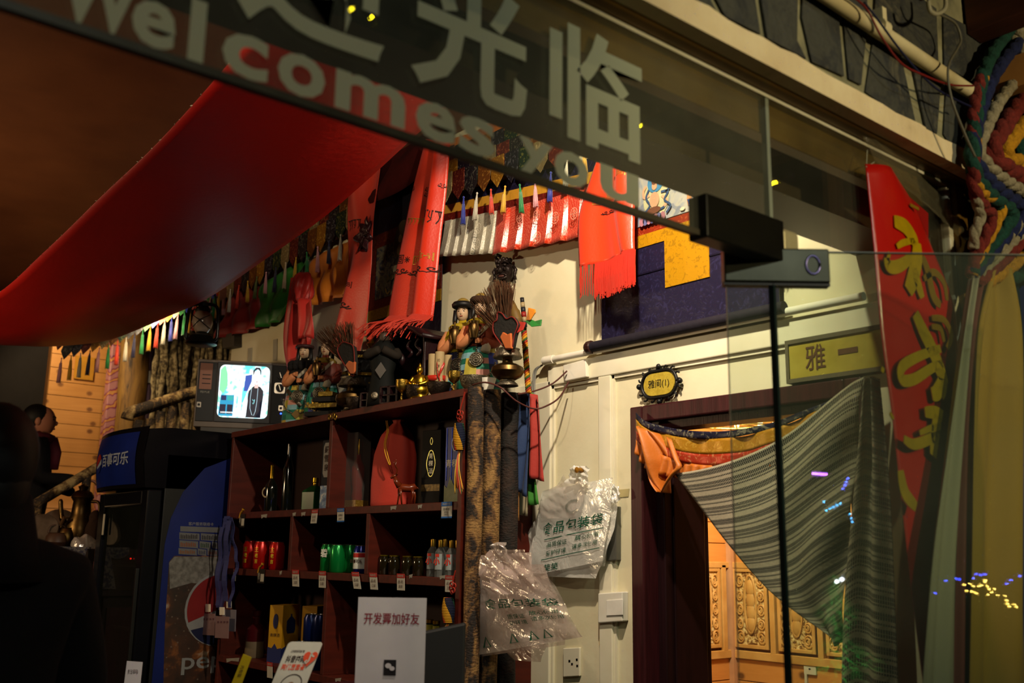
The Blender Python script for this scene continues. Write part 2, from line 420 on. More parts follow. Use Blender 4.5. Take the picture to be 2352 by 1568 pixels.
def carved_panel(par, o, ux, n, w, z0, z1):
    """carved screen panel: board, raised border, mirrored scrolls, a tall medallion"""
    uz = Vector((0, 0, 1)); h = z1-z0
    b = MB().slab([o+ux*a+uz*c for a, c in ((0, z0), (w, z0), (w, z1), (0, z1))], n*.014).build('carved_panel', CARV, par, world=True)
    f = MB(); t = .02
    for a0, a1, c0, c1 in ((0, t, z0, z1), (w-t, w, z0, z1), (t, w-t, z0, z0+t), (t, w-t, z1-t, z1)):
        f.slab([o+ux*a+uz*c for a, c in ((a0, c0), (a1, c0), (a1, c1), (a0, c1))], n*.026)
    f.build('border', CARVF, b, world=True, bevel=.003)
    m = MB(); C0 = o+ux*(w/2)+uz*(z0+h/2)+n*.018
    for sx in (-1, 1):
        for cz, r in ((-.36, .26), (-.2, .2), (-.02, .23), (.15, .2), (.34, .27)):
            for fl in (1, -1):
                sc = [(sx*(w*.30+p[0]*.8), h*cz+fl*p[1]) for p in scroll2d(16, 1.3, w*r*.62)]
                m.tube([C0+ux*p[0]+uz*p[1] for p in sc], .006, 5)
    m.tube([C0+ux*(w*.17*cos(a))+uz*(h*.05+h*.36*sin(a)) for a in [2*pi*i/24 for i in range(25)]], .008, 5)
    for cz in (-.2, -.05, .1, .25): m.ball(C0+uz*(h*cz), (.012, .03, .05) if abs(ux.y) > .5 else (.03, .012, .05), 8, 6)
    m.build('carving', CARVF, b, world=True, smooth=True)
uy_, ux_ = Vector((0, -1, 0)), Vector((1, 0, 0))
ya = on(1690, RX, 1.2).y
for k in range(5):
    carved_panel(WB, Vector((RX, ya-k*.30, 0)), uy_, Vector((-1, 0, 0)), .235, 1.0, 1.44)
    MB().box((RX-.03, ya-k*.30-.285, .98), (RX, ya-k*.30-.25, 1.46)).build('stile', CARVF, WB, world=True, bevel=.004)
xa = ony(1625, RY, 1.2).x
for k in range(4):
    carved_panel(WS, Vector((RX-.12-.235-k*.30, RY, 0)), ux_, Vector((0, -1, 0)), .235, 1.0, 1.44)
    MB().box((RX-.12-k*.30+.01, RY-.03, .98), (RX-.12-k*.30+.05, RY, 1.46)).build('stile', CARVF, WS, world=True, bevel=.004)
for par, a, b in ((WB, (RX-.03, -.4, .94), (RX, RY, .985)), (WB, (RX-.03, -.4, 1.44), (RX, RY, 1.475)), (WS, (.1, RY-.03, .94), (RX, RY, .985)), (WS, (.1, RY-.03, 1.44), (RX, RY, 1.475))):
    MB().box(a, b).build('rail', CARVF, par, world=True, bevel=.004)
MB().box((RX-.045, RY-.045, 0), (RX, RY, 2.9)).build('corner_post', mat('corner_post', '#c89a70', .5), WB, world=True)

# ------------------------------------------------------------------ shopfront
ALU = mat('white_aluminium', '#cfc9b4', .4, col2='#c0b99e')
GILT = mat('gilt_frame', '#7a5a24', .4, .25, col2='#5c4216', ns=4)
GT = glass('transom_glass', '#f2f5ee', .05, '#b9b59c')
GS = glass('side_glass', '#f3f7f2', .02, '#b9b59c')
GL = glass('door_glass', '#eef4ee', .03, '#aab8a8')
GEDGE = mat('glass_edge', '#2b3329', .3, col2='#3b3a2a', ns=3)
zt = 2.588
w1 = thing('window_1', None, None, (-2.3, 0, 2.186)); struct(w1)
MB().box((-4.4, -.005, 2.19), (-.955, .005, zt)).build('pane', GT, w1, world=True)
MB().box((-4.4, -.0075, 2.179), (-.955, .0075, 2.192)).build('pane_edge', mat('transom_edge', '#4a4230', .4, col2='#3b3424'), w1, world=True)
s = N('frosted_lettering'); d = s.n('BsdfDiffuse'); d.inputs[0].default_value = lin('#c6ccb2'); t_ = s.n('BsdfTranslucent'); t_.inputs[0].default_value = lin('#c6ccb2'); m_ = s.n('MixShader'); m_.inputs[0].default_value = .55
s.l(d.outputs[0], m_.inputs[1]); s.l(t_.outputs[0], m_.inputs[2]); s.l(m_.outputs[0], s.out.inputs[0]); LETT = s.m
tx = MB(); ux = Vector((1, 0, 0)); uz = Vector((0, 0, 1))
for ch, p0, p1, zz0, zz1 in (('W', 128, 312, 2.193, 2.29), ('e', 300, 400, 2.193, 2.263), ('l', 430, 466, 2.193, 2.29), ('c', 507, 612, 2.193, 2.263), ('o', 634, 742, 2.193, 2.263), ('m', 766, 926, 2.195, 2.263), ('e', 950, 1042, 2.193, 2.263), ('s', 1050, 1132, 2.193, 2.263), ('y', 1186, 1264, 2.189, 2.26), ('o', 1268, 1346, 2.193, 2.263), ('u', 1372, 1462, 2.195, 2.263)):
    xa, xb = ony(p0, 0, 2.23).x, ony(p1, 0, 2.23).x
    tx = MB(); put_text(tx, ch, ((xa+xb)/2, -.0065, (zz0+zz1)/2), ux, uz, zz1-zz0, xb-xa, bold=.03); tx.build('lettering', LETT, w1, world=True)
for ch, xc in (('欢', -2.475), ('迎', -2.16), ('光', -1.842), ('临', -1.523)):
    put_text(tx := MB(), ch, (xc, -.0065, 2.415), ux, uz, .25, .262, bold=.022); tx.build('lettering', LETT, w1, world=True)
w2 = thing('window_2', None, None, (-.5, 0, 0)); struct(w2)
MB().box((-.948, -.005, .02), (-.06, .005, zt)).build('pane', GS, w2, world=True)
MB().box((-.955, -.007, .02), (-.946, .007, 2.2)).build('pane_edge', mat('side_glass_edge', '#10201f', .3), w2, world=True)
MB().box((-.957, -.007, 2.2), (-.944, .007, zt)).build('silicone_joint', mat('silicone', '#7d8272', .5), w2, world=True)
fr = struct(thing('trim_8', None, None, (-2, 0, zt)))
MB().box((-4.4, -.012, zt-.006), (-.03, .012, zt+.008)).build('glazing_bead', ALU, fr, world=True, bevel=.002)
MB().box((-4.4, -.094, zt+.004), (.05, .16, zt+.03)).build('gilt_soffit', GILT, fr, world=True)
MB().box((-4.4, .012, zt-.09), (.0, .05, zt+.01)).build('gilt_bar', GILT, fr, world=True, bevel=.003)
MB().box((-4.4, -.055, zt+.002), (.0, -.045, zt+.012)).build('soffit_strip', mat('gilt_light', '#a07a35', .4, .6), fr, world=True)
f2 = struct(thing('trim_9', None, None, (-.06, 0, 0)))
MB().box((-.085, -.013, 0), (-.06, .013, zt)).build('glazing_post', ALU, f2, world=True, bevel=.003)
MB().box((-.06, -.03, 0), (-.0, .06, zt+.01)).build('gilt_post', GILT, f2, world=True, bevel=.003)
# exterior lintel: plaster lip and stone cladding
zl0, zl1 = 2.59, 2.652
s = N('lip_plaster').set(.8); s.base(s.ramp(s.noise(5, 6), [(.35, '#d8c6a0'), (.6, '#c9b38c'), (.75, '#8f7d60')])); s.bump(s.noise(50, 5), .4); LIPM = s.m
lip = MB(); n = 70; pa = []
for i in range(n+1):
    x = lerp(-4.4, .06, i/n); pa.append((x, zl1+.012*mnoise.noise(Vector((x*9, 0, 0)))+.006*mnoise.noise(Vector((x*40, 3, 0)))))
lip.slab([Vector((x, -.1, z)) for x, z in [(-4.4, zl0), (.06, zl0)]+pa[::-1]], (0, .04, 0)); struct(lip.build('trim_10', LIPM))
s = N('mortar').set(.9); s.base(s.ramp(s.noise(12, 6), [(.3, '#8a8464'), (.6, '#6e6a50'), (.75, '#4a483a')])); s.bump(s.noise(60, 5), .25, .004); MORT = s.m
s = N('dark_stone').set(.75); f = s.noise(5, 8, None, .7, 1.2); s.base(s.ramp(f, [(.3, '#1f201e'), (.45, '#35352d'), (.55, '#1b1d1f'), (.66, '#4c4838'), (.75, '#282722')])); s.bump(s.noise(14, 8), .7, .02); STONE = s.m
wf = struct(MB().box((-4.4, -.092, 2.62), (.1, .16, 3.7)).build('wall_front', MORT))
struct(MB().box((.0, -.02, 0), (1.6, .06, 3.7)).build('wall_front_pier', mat('pier_render', '#3b3022', .9, nb=.4)))
def stone(pix):
    pts = [Y(a, b, -.094) for a, b in pix]; c = sum(pts, Vector())/len(pts); pts = [c+(p-c)*.94 for p in pts]
    o = MB().slab(pts, (0, -.006+rnd.uniform(-.002, .002), 0)).build('stone', STONE, wf, world=True, bevel=.002); return o
for pix in ([(1925, -30), (1990, -60), (1990, 60), (1975, 205), (1945, 190)], [(1840, -80), (1918, -30), (1938, 185), (1860, 150), (1835, 40)],
            [(1998, 30), (2066, 110), (2105, 290), (2045, 262), (1982, 215), (2003, 70)], [(2082, 115), (2160, 165), (2148, 315), (2122, 302)],
            [(2170, 170), (2250, 215), (2255, 385), (2180, 340), (2162, 310)], [(2260, 220), (2330, 260), (2330, 430), (2262, 388)],
            [(2005, -80), (2150, 20), (2155, 152), (2075, 102), (2000, 20)], [(1760, -120), (1830, -80), (1828, 100), (1850, 145), (1755, 95), (1740, 0)],
            [(1640, -180), (1752, -120), (1732, 0), (1745, 88), (1660, 45), (1615, -40)], [(1500, -220), (1630, -180), (1608, -40), (1650, 38), (1560, -8), (1490, -60)],
            [(1340, -280), (1490, -225), (1482, -60), (1540, -15), (1400, -85), (1330, -140)], [(2160, 25), (2280, 90), (2270, 215), (2162, 155)]): stone(pix)
# outdoor ceiling: dark boards and three joists
OUTW = mat('outdoor_timber', '#4a2413', .6, col2='#33180c', ns=4, scale=(6, .6, 6))
oc = struct(MB().box((-4.4, -1.0, 3.32), (1.6, -.1, 3.4)).build('ceiling_outdoor', mat('outdoor_boards', '#1a0f09', .8)))
for xx in (-.42, -.06, .3, -.8, -1.2): MB().box((xx, -1.0, 3.04), (xx+.09, -.1, 3.32)).build('joist', OUTW, oc, world=True, bevel=.004)
# ------------------------------------------------------------------ red canopy cloth under the ceiling
def canopy():
    Rp = smoothpts([(-.75, .75, 3.37), (-.75, 1.477, 3.205), (-.75, 2.188, 3.033), (-.75, 2.671, 2.946), (-.75, 3.597, 2.835), (-.75, 4.18, 2.819), (-.75, 5.272, 2.836), (-.75, 6.3, 2.96), (-.75, 7.0, 3.12)], 8)
    Lp = smoothpts([(-1.72, .75, 3.10), (-1.7, 1.3, 2.99), (-1.7, 1.945, 2.888), (-1.7, 2.557, 2.839), (-1.7, 3.287, 2.783), (-1.7, 4.007, 2.742), (-1.72, 5.0, 2.77), (-1.75, 6.0, 2.9), (-1.75, 6.9, 3.1)], 8)
    def fn(u, v):
        p = lerp(along(Lp, v), along(Rp, v), u); p.z -= .05*sin(pi*u)*(.4+v) - .006*mnoise.noise(Vector((u*5, v*9, 1))); return p
    s = N('red_canopy_cloth').set(.5, spec=.32); s.b.inputs['Specular Tint'].default_value = (1, .55, .75, 1); co = s.coord('Object')
    sp = s.ramp(s.noise(26, 3, s.coord('Object', (1.6, .7, 1)), .6), [(.73, (0, 0, 0)), (.76, (1, 1, 1))])
    s.base(s.mix(s.math('MULTIPLY', sp, .5), s.mix(s.noise(3, 3), '#c0170c', '#ab1409'), '#3a0805')); s.bump(s.noise(35, 5), .12)
    s.b.inputs['Transmission Weight'].default_value = 0
    o = MB().grid(fn, 24, 60).build('canopy_cloth', s.m, smooth='all', solid=.003)
    tag(o, 'glossy red cloth sheet sagging in a long strip under the brown ceiling', 'cloth')
    e = MB()
    for i in range(60):
        v = .1+.8*i/60+rnd.uniform(-.004, .004); p = fn(0, v); e.tube([p, p+Vector((-rnd.uniform(.001, .006), rnd.uniform(-.012, .012), rnd.uniform(-.003, .002)))], .0012, 3)
    e.build('frayed_thread', mat('pale_thread', '#d8c8a8', .8), o, world=True)['kind'] = 'stuff'
canopy()

# ------------------------------------------------------------------ helpers for cloth
def satin(name, c1, c2=None, rough=.38, sheen=.06, motif=None):
    if name in MATS: return MATS[name]
    s = N(name).set(rough, spec=.6); s.b.inputs['Sheen Weight'].default_value = sheen
    c = s.mix(s.noise(4, 3), c1, c2 or c1)
    if motif:
        w = s.n('TexWave', wave_type='RINGS'); w.inputs['Scale'].default_value = 26; w.inputs['Distortion'].default_value = 9; w.inputs['Detail'].default_value = 2.5; w.inputs['Detail Scale'].default_value = 2.2
        s.l(s.coord('Object'), w.inputs['Vector']); k = s.ramp(w.outputs['Fac'], [(.72, (0, 0, 0)), (.8, (1, 1, 1))])
        c = s.mix(s.math('MULTIPLY', k, .45), c, motif)
    s.base(c); s.bump(s.noise(90, 2), .08); MATS[name] = s.m; return s.m
REDS = satin('coral_satin', '#cc3016', '#bd2810'); RED2 = satin('scarlet_cloth', '#b3231b', '#a01c16', .5)
def tassel(par, p, L, m, d=.011):
    """hanging silk tassel: knot bead, neck and flared threads"""
    mb = MB(); p = Vector(p); sw = rnd.uniform(-.12, .12)*L
    mb.ball(p+Vector((0, 0, -.006)), .0055, 8, 6); 
    n = 10
    mb.tube([p, p+Vector((0, sw*.1, -.02)), p+Vector((0, sw*.3, -.035)), p+Vector((0, sw*.7, -.035-(L-.035)*.6)), p+Vector((0, sw, -L))], [.002, .004, .006, d*.75, d*.8], 8)
    for j in range(n):
        a = 2*pi*j/n; q = p+Vector((cos(a)*d*.5, sw*.4+sin(a)*d*.5, -.04)); e = p+Vector((cos(a)*d, sw+sin(a)*d, -L-rnd.uniform(0, .008)))
        mb.tube([q, lerp(q, e, .5)+Vector((cos(a)*.001, 0, 0)), e], .0016, 4)
    return mb.build('tassel', m, par, world=True, smooth='all')
TC = {k: mat('silk_'+k, c, .5, sheen=.3, ns=30) for k, c in dict(blue='#1c2b8e', white='#b9b3a2', red='#c6361c', yellow='#c99b1e', green='#157a3c', pink='#c98f96', navy='#16163c', cream='#b7a488', olive='#4f5a20').items()}
def brocade(name, c, m):
    if name in MATS: return MATS[name]
    s = N(name).set(.35, .25); f = s.noise(34, 4, None, .6, 2.0); k = s.ramp(f, [(.55, (0, 0, 0)), (.6, (1, 1, 1))])
    s.base(s.mix(s.math('MULTIPLY', k, .7), c, m)); s.bump(f, .3, .004); MATS[name] = s.m; return s.m
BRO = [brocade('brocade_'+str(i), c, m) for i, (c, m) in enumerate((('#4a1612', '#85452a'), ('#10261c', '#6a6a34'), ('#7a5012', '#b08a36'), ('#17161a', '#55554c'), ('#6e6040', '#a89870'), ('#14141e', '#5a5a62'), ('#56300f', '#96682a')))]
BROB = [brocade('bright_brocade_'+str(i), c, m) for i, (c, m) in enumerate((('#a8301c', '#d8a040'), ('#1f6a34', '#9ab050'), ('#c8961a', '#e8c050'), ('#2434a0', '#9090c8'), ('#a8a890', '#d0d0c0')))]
def patch(par, c, w, h, nx, m, tail=.55):
    """pointed brocade tab: square top, arrow bottom"""
    uy = Vector((0, -1, 0)); uz = Vector((0, 0, 1)); pts = [(-w/2, h*.5), (w/2, h*.5), (w/2, -h*(.5-tail*.6)), (0, -h*.5), (-w/2, -h*(.5-tail*.6))]
    b = MB().prism(pts, .004, (Vector(c), uy, uz, Vector((-1, 0, 0)))).build('brocade_tab', m, par, world=True)
    return b
def curvepts(pix, x): return smoothpts([X(a, b, x) for a, b in pix], 8)
def tab_valance(name, label, rows, tassels, cols, mats, w, h, x, tl):
    """rows: list of pixel polylines the tab tops hang from; tassels: polyline of the tassel knots"""
    a0 = X(*rows[-1][0], x); t = thing(name, label, 'valance', a0)
    for r, pix in enumerate(rows):
        C = curvepts(pix, x-.004*r); L = sum((b-a).length for a, b in zip(C, C[1:])); n = max(2, int(L/w))
        for k in range(n):
            p = along(C, (k+(.5 if r % 2 else .05))/n)
            patch(t, p+Vector((0, 0, -h*.3)), w*.92, h, -1, mats[(k*3+r*2) % len(mats)])
    if tassels:
        C = curvepts(tassels, x-.02); L = sum((b-a).length for a, b in zip(C, C[1:])); n = cols and len(cols)
        for k in range(n): tassel(t, along(C, (k+.5)/n), tl*rnd.uniform(.9, 1.1), TC[cols[k]])
    return t
# ------------------------------------------------------------------ right valance: pleated frill with three bands, brocade tabs and tassels
def pleat(n, a):
    return lambda u, v: a*(.25+.75*v)*(.5+.5*sin(2*pi*n*u-.6))
VX = -.075
vt = thing('pleated_valance', 'pleated frill, white then red, under navy, gold and maroon bands, on the cream wall', 'valance', X(1180, 580, VX))
bands = [((1022, 448), (1400, 352), (1400, 385), (1022, 472)), ((1020, 472), (1400, 385), (1400, 412), (1020, 492)), ((1018, 492), (1400, 412), (1400, 436), (1018, 515))]
for (tl, tr, br, bl), (nm, m) in zip(bands, (('navy_band', brocade('navy_band', '#15132a', '#3a3654')), ('gold_band', satin('gold_band', '#b8831c', '#a57214')), ('maroon_band', brocade('maroon_band', '#5e1410', '#8a3020')))):
    MB().grid(ribbon([tl, bl], [tr, br], x=VX+.02), 30, 2).build(nm, m, vt, world=True, solid=.004)
WSAT = satin('white_damask', '#a9a391', '#9c967f', .35, motif='#d6d0bd'); RSAT = satin('red_damask', '#c23418', '#b12a12', .3, motif='#e87a5c')
def saw(n, a): return lambda u, v: a*(.35+.65*v)*((lambda f: f/.86 if f < .86 else (1-f)/.14)((u*n) % 1.0))
MB().grid(ribbon([(1022, 508), (1016, 550), (1008, 590)], [(1142, 484), (1138, 530), (1131, 583)], x=VX, disp=saw(6, .016)), 84, 8).build('white_frill', WSAT, vt, world=True, solid=.002, smooth=25)
MB().grid(ribbon([(1142, 484), (1138, 530), (1131, 586)], [(1342, 436), (1342, 490), (1341, 546)], x=VX-.003, disp=lambda u, v: saw(6, .024)(u, v)-.0*u), 84, 8).build('red_frill', RSAT, vt, world=True, solid=.002, smooth=25)
# round longevity motifs on the frill
for px, py in ((1098, 524), (1095, 560), (1194, 500), (1232, 495), (1275, 500), (1234, 545), (1318, 490)):
    mo = MB(); c = X(px, py, VX-.05); r = .021
    for rr in (1, .55):
        V, Fs = stroke([(cos(2*pi*i/14)*r*rr, sin(2*pi*i/14)*r*rr*1.2) for i in range(14)], .003, True); mo.add([c+Vector((0, -a, b)) for a, b in V], Fs)
    for q in ([(-.02, 0), (.02, 0)], [(0, -.024), (0, .024)], [(-.009, -.01), (-.009, .01)], [(.009, -.01), (.009, .01)]):
        V, Fs = stroke(q, .003); mo.add([c+Vector((0, -a, b)) for a, b in V], Fs)
    mo.build('woven_motif', satin('woven_motif', '#d88a74', '#d0806a') if px > 1130 else satin('pale_motif', '#c4beac', '#bcb6a4'), vt, world=True)
tab_valance('brocade_valance', 'overlapping dark brocade tabs with coloured silk tassels above the red and white frill',
            [[(1030, 352), (1110, 325), (1220, 285), (1340, 225)], [(1025, 385), (1110, 358), (1220, 315), (1345, 262)], [(1025, 412), (1110, 385), (1220, 345), (1350, 300)]],
            [(1050, 455), (1100, 440), (1165, 425), (1240, 410), (1360, 320)], ['blue', 'white', 'red', 'yellow', 'green', 'pink', 'blue', 'white', 'yellow'], BRO, .095, .15, -.115, .13)
hb = MB().grid(ribbon([(1020, 330), (1022, 392)], [(1345, 190), (1350, 240)], x=-.1, disp=lambda u, v: .01*sin(20*u)), 20, 3).build('orange_heading', satin('orange_heading', '#b5651a', '#a2560f', .6), bpy.data.objects['brocade_valance'], world=True, solid=.003)
# ------------------------------------------------------------------ left valance
lv = thing('coloured_valance', 'gathered frill of red, green and orange cloth under maroon band, left of the scarves', 'valance', X(650, 760, -.06))
ORG = satin('orange_cloth', '#c4720f', '#b5650c', .6); GRN = satin('green_cloth', '#1d7a22', '#155f1a', .5); RDC = satin('red_cloth', '#8a1a17', '#761411', .55)
for nm, m, L, Rr, a, n in (('orange_frill', ORG, [(716, 600), (716, 705)], [(812, 545), (806, 678)], .035, 3.3),
                           ('green_frill', GRN, [(600, 658), (598, 756)], [(715, 585), (655, 735)], .05, 2.2),
                           ('red_frill', RDC, [(535, 672), (500, 780)], [(602, 655), (602, 756)], .05, 2.6)):
    MB().grid(ribbon(L, Rr, x=-.05, disp=(lambda a, n: lambda u, v: a*(.2+.8*v)*(.5+.5*sin(2*pi*n*u))+.012*sin(9*v+5*u))(a, n)), 26, 12).build(nm, m, lv, world=True, solid=.003, smooth='all')
MB().grid(ribbon([(505, 668), (505, 690)], [(830, 470), (830, 520)], x=-.075), 20, 2).build('maroon_band', satin('band_brown', '#5a2a12', '#4a1f0e', .7), lv, world=True, solid=.004)
MB().grid(ribbon([(500, 655), (500, 668)], [(830, 440), (830, 470)], x=-.074), 20, 2).build('black_band', satin('band_black', '#141010', '#0d0a0a', .7), lv, world=True, solid=.004)
MB().grid(ribbon([(490, 590), (490, 668)], [(838, 350), (838, 452)], x=-.06, disp=lambda u, v: .015*sin(22*u)), 40, 4).build('ochre_heading', satin('ochre_heading', '#8a4a12', '#7a3e0c', .7), lv, world=True, solid=.003, smooth='all')
tab_valance('tab_valance', 'dim overlapping brocade tabs with tassels running along the red canopy edge', 
            [[(520, 612), (640, 535), (740, 472), (830, 415)], [(520, 632), (640, 560), (740, 500), (830, 445)], [(530, 650), (640, 582), (740, 527), (830, 470)]],
            [(520, 668), (640, 610), (740, 560), (825, 515)], ['white', 'red', 'yellow', 'olive', 'pink', 'navy', 'cream', 'yellow', 'green', 'pink', 'navy', 'white', 'red'], BRO, .11, .17, -.1, .15)
# ------------------------------------------------------------------ far bright tab valance at the stair
fv = thing('bunting_valance', 'bright brocade tabs and tassels strung across the far stair opening', 'valance', (-.2, 5.6, 2.7))
def fpt(px, py, y): return Y(px, py, y)
C1 = [fpt(130, 830, 6.6), fpt(240, 800, 6.5), fpt(340, 758, 6.3), fpt(440, 712, 5.9), fpt(520, 668, 5.4)]; C1 = smoothpts(C1, 8)
n = 24; fc = ['pink', 'yellow', 'white', 'navy', 'pink', 'green', 'red', 'white', 'navy', 'green', 'yellow', 'red', 'white', 'blue', 'pink', 'green', 'yellow', 'red', 'white', 'blue', 'pink', 'green', 'yellow', 'pink']
for k in range(n):
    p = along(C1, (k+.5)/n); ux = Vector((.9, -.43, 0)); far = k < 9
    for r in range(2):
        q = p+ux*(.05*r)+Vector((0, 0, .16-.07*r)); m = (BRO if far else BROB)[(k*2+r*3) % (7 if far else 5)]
        MB().prism([(-.035, .07), (.04, .08), (.01, -.03), (-.035, -.085), (-.06, -.02)], .004, (q, ux, Vector((0, 0, 1)), Vector((-.43, -.9, 0)))).build('brocade_tab', m, fv, world=True)
    tassel(fv, p+Vector((0, 0, .02)), .19, TC[fc[k]], .016)

# ------------------------------------------------------------------ scarves
INK = mat('scarf_print', '#2a0f0c', .7); GOLDINK = mat('scarf_gold_print', '#b98a3a', .4, .5)
def cloud(mb, fn, u, v, su, sv, off=.003):
    """wish-cloud scroll ornament"""
    for dx, k in ((-.5, 1), (.5, -1)):
        pts = [(dx+k*.42*(1-i/18)*cos(2.2*2*pi*i/18*.6+pi), .1+.42*(1-i/18)*sin(2.2*2*pi*i/18*.6+pi)) for i in range(18)]
        V, Fs = stroke(pts, .13); mb.add([fn(u+a*su, v-b*sv, off) for a, b in V], Fs)
    V, Fs = stroke([(-1.1, -.15), (-.8, -.35), (-.45, -.3), (-.2, -.5), (0, -.42), (.2, -.5), (.45, -.3), (.8, -.35), (1.1, -.15)], .14); mb.add([fn(u+a*su, v-b*sv, off) for a, b in V], Fs)
def meander(mb, fn, u, v, su, sv, off=.003):
    for pts in ([(-1, -1), (-1, 1), (1, 1), (1, -1), (-1, -1)], [(.55, -.55), (-.55, -.55), (-.55, .55), (.55, .55), (.55, -.1), (-.1, -.1), (-.1, .2)]):
        V, Fs = stroke(pts, .26); mb.add([fn(u+a*su, v+b*sv, off) for a, b in V], Fs)
def star(mb, fn, u, v, su, sv, off=.003):
    for a in range(4):
        V, Fs = stroke([(cos(a*pi/4), sin(a*pi/4)), (-cos(a*pi/4), -sin(a*pi/4))], .22); mb.add([fn(u+p*su, v+q*sv, off) for p, q in V], Fs)
def script(mb, fn, u0, u1, v, sv, n=7, off=.003):
    """flowing scarf script: head strokes with hanging tails"""
    r = random.Random(int(u0*100+v*1000))
    for k in range(n):
        u = lerp(u0, u1, (k+.5)/n); w = (u1-u0)/n*.42
        for pts in ([(-1, -1), (1, -1)], [(0, -1), (r.uniform(-.5, .5), 0), (r.uniform(-.2, .8), .6), (-.4, 1+r.random()*.5)], [(.7, -1), (.6, r.uniform(0, 1))]):
            V, Fs = stroke(pts, .3); mb.add([fn(u+a*w, v+b*sv, off) for a, b in V], Fs)
def orn(f, m, par, fn, *a):
    mb = MB(); f(mb, fn, *a); o = mb.build('print', m, par, world=True); 
    if f is script: o['kind'] = 'stuff'
def fringe(par, fn, m, n, L, u0=0, u1=1, v=1.0, r=.0022, stray=.004, name='fringe'):
    mb = MB()
    for i in range(n):
        u = lerp(u0, u1, (i+.5)/n)+rnd.uniform(-.3, .3)/n; p = fn(u, v); l = L*rnd.uniform(.85, 1.1); a = rnd.uniform(-stray, stray); b = rnd.uniform(-.004, .008)
        mb.tube([p+Vector((0, 0, .004)), p+Vector((-b, a*.5, -l*.5)), p+Vector((-b*.5, a, -l))], [r, r, r*.7], 4)
    return mb.build(name, m, par, world=True)
def scarf(name, label, L, Rr, x, disp, m, nu=28, nv=36):
    fn = ribbon(L, Rr, x=x, disp=disp); a = fn(.5, 1); t = thing(name, label, 'scarf', a)
    MB().grid(fn, nu, nv).build('cloth', m, t, world=True, solid=.002, smooth='all'); return t, fn
def fold(cs):
    return lambda u, v: sum(a*math.exp(-((u-c)/w)**2) for c, w, a in cs)
# bright scarf on the right of the frill
t, fn = scarf('khata_scarf', 'bright coral satin scarf with long fringe, hanging beside the pale thangka', [(1398, 320), (1370, 400), (1341, 490), (1338, 545), (1340, 617)], [(1466, 330), (1470, 400), (1472, 480), (1474, 560), (1476, 580)], -.12,
              lambda u, v: .06*math.exp(-((u-.75-.1*v)/.25)**2)+.03*math.exp(-((u-.1)/.2)**2)-.02*math.exp(-((u-.45-.3*v)/.08)**2)*v, satin('coral_satin_bright', '#d63a18', '#cc3012', .33))
for u, v in ((.5, .6), (.66, .56), (.8, .53)): orn(cloud, INK, t, fn, u, v, .13, .034)
orn(meander, GOLDINK, t, fn, .3, .5, .08, .026); orn(meander, GOLDINK, t, fn, .5, .47, .08, .026); orn(star, INK, t, fn, .55, .32, .05, .018); orn(meander, GOLDINK, t, fn, .8, .3, .08, .022); orn(script, INK, t, fn, .3, .95, .09, .02); orn(script, INK, t, fn, .5, .95, .2, .014, 5)
fringe(t, lambda u, v: fn(u, v), satin('red_fringe', '#b3230f', '#a51d0b', .5), 190, .135, .26, 1, r=.003); fringe(t, fn, satin('red_fringe', '#b3230f'), 10, .13, 0, .28, stray=.002)
# tall central scarf
t, fn = scarf('khata_scarf', 'tall coral scarf with wish-cloud print, fringe resting on the dark shrine', [(985, 322), (955, 440), (930, 560), (905, 690), (900, 740)], [(1040, 330), (1032, 440), (1018, 560), (1006, 690), (1000, 738)], -.2,
              lambda u, v: .07*math.exp(-((u-.78)/.18)**2)+.03*math.exp(-((u-.2)/.3)**2)-.025*math.exp(-((u-.58)/.06)**2), REDS)
orn(meander, INK, t, fn, .1, .66, .085, .022); orn(meander, GOLDINK, t, fn, .5, .665, .09, .022); orn(meander, GOLDINK, t, fn, .85, .65, .09, .022); orn(star, INK, t, fn, .28, .663, .06, .018); orn(star, INK, t, fn, .68, .655, .06, .018)
for u, v in ((.14, .725), (.55, .735), (.85, .72)): orn(cloud, INK, t, fn, u, v, .19, .036)
orn(script, INK, t, fn, .6, .99, .43, .03, 4); orn(script, GOLDINK, t, fn, .1, .5, .45, .014, 5)
for v in (.0, .03): orn(cloud, INK, t, fn, .45, .27+v, .05, .03)
orn(cloud, INK, t, fn, .05, .27, .05, .03); orn(cloud, INK, t, fn, .95, .25, .05, .03)
FR2 = satin('coral_fringe', '#b8301a', '#a92712', .5)
mb = MB()
for i in range(90):
    u = i/89; p = fn(u, 1); d = Vector((-rnd.uniform(.03, .08), .02+.10*(1-u)*rnd.random(), -rnd.uniform(.01, .05)))
    mb.tube([fn(u, .97), p+Vector((-.03, 0, .0)), p+d*1.0+Vector((-.02, 0, -.005)), p+d*1.35+Vector((-.02, 0, -.03))], .0026, 4)
mb.build('fringe', FR2, t, world=True)
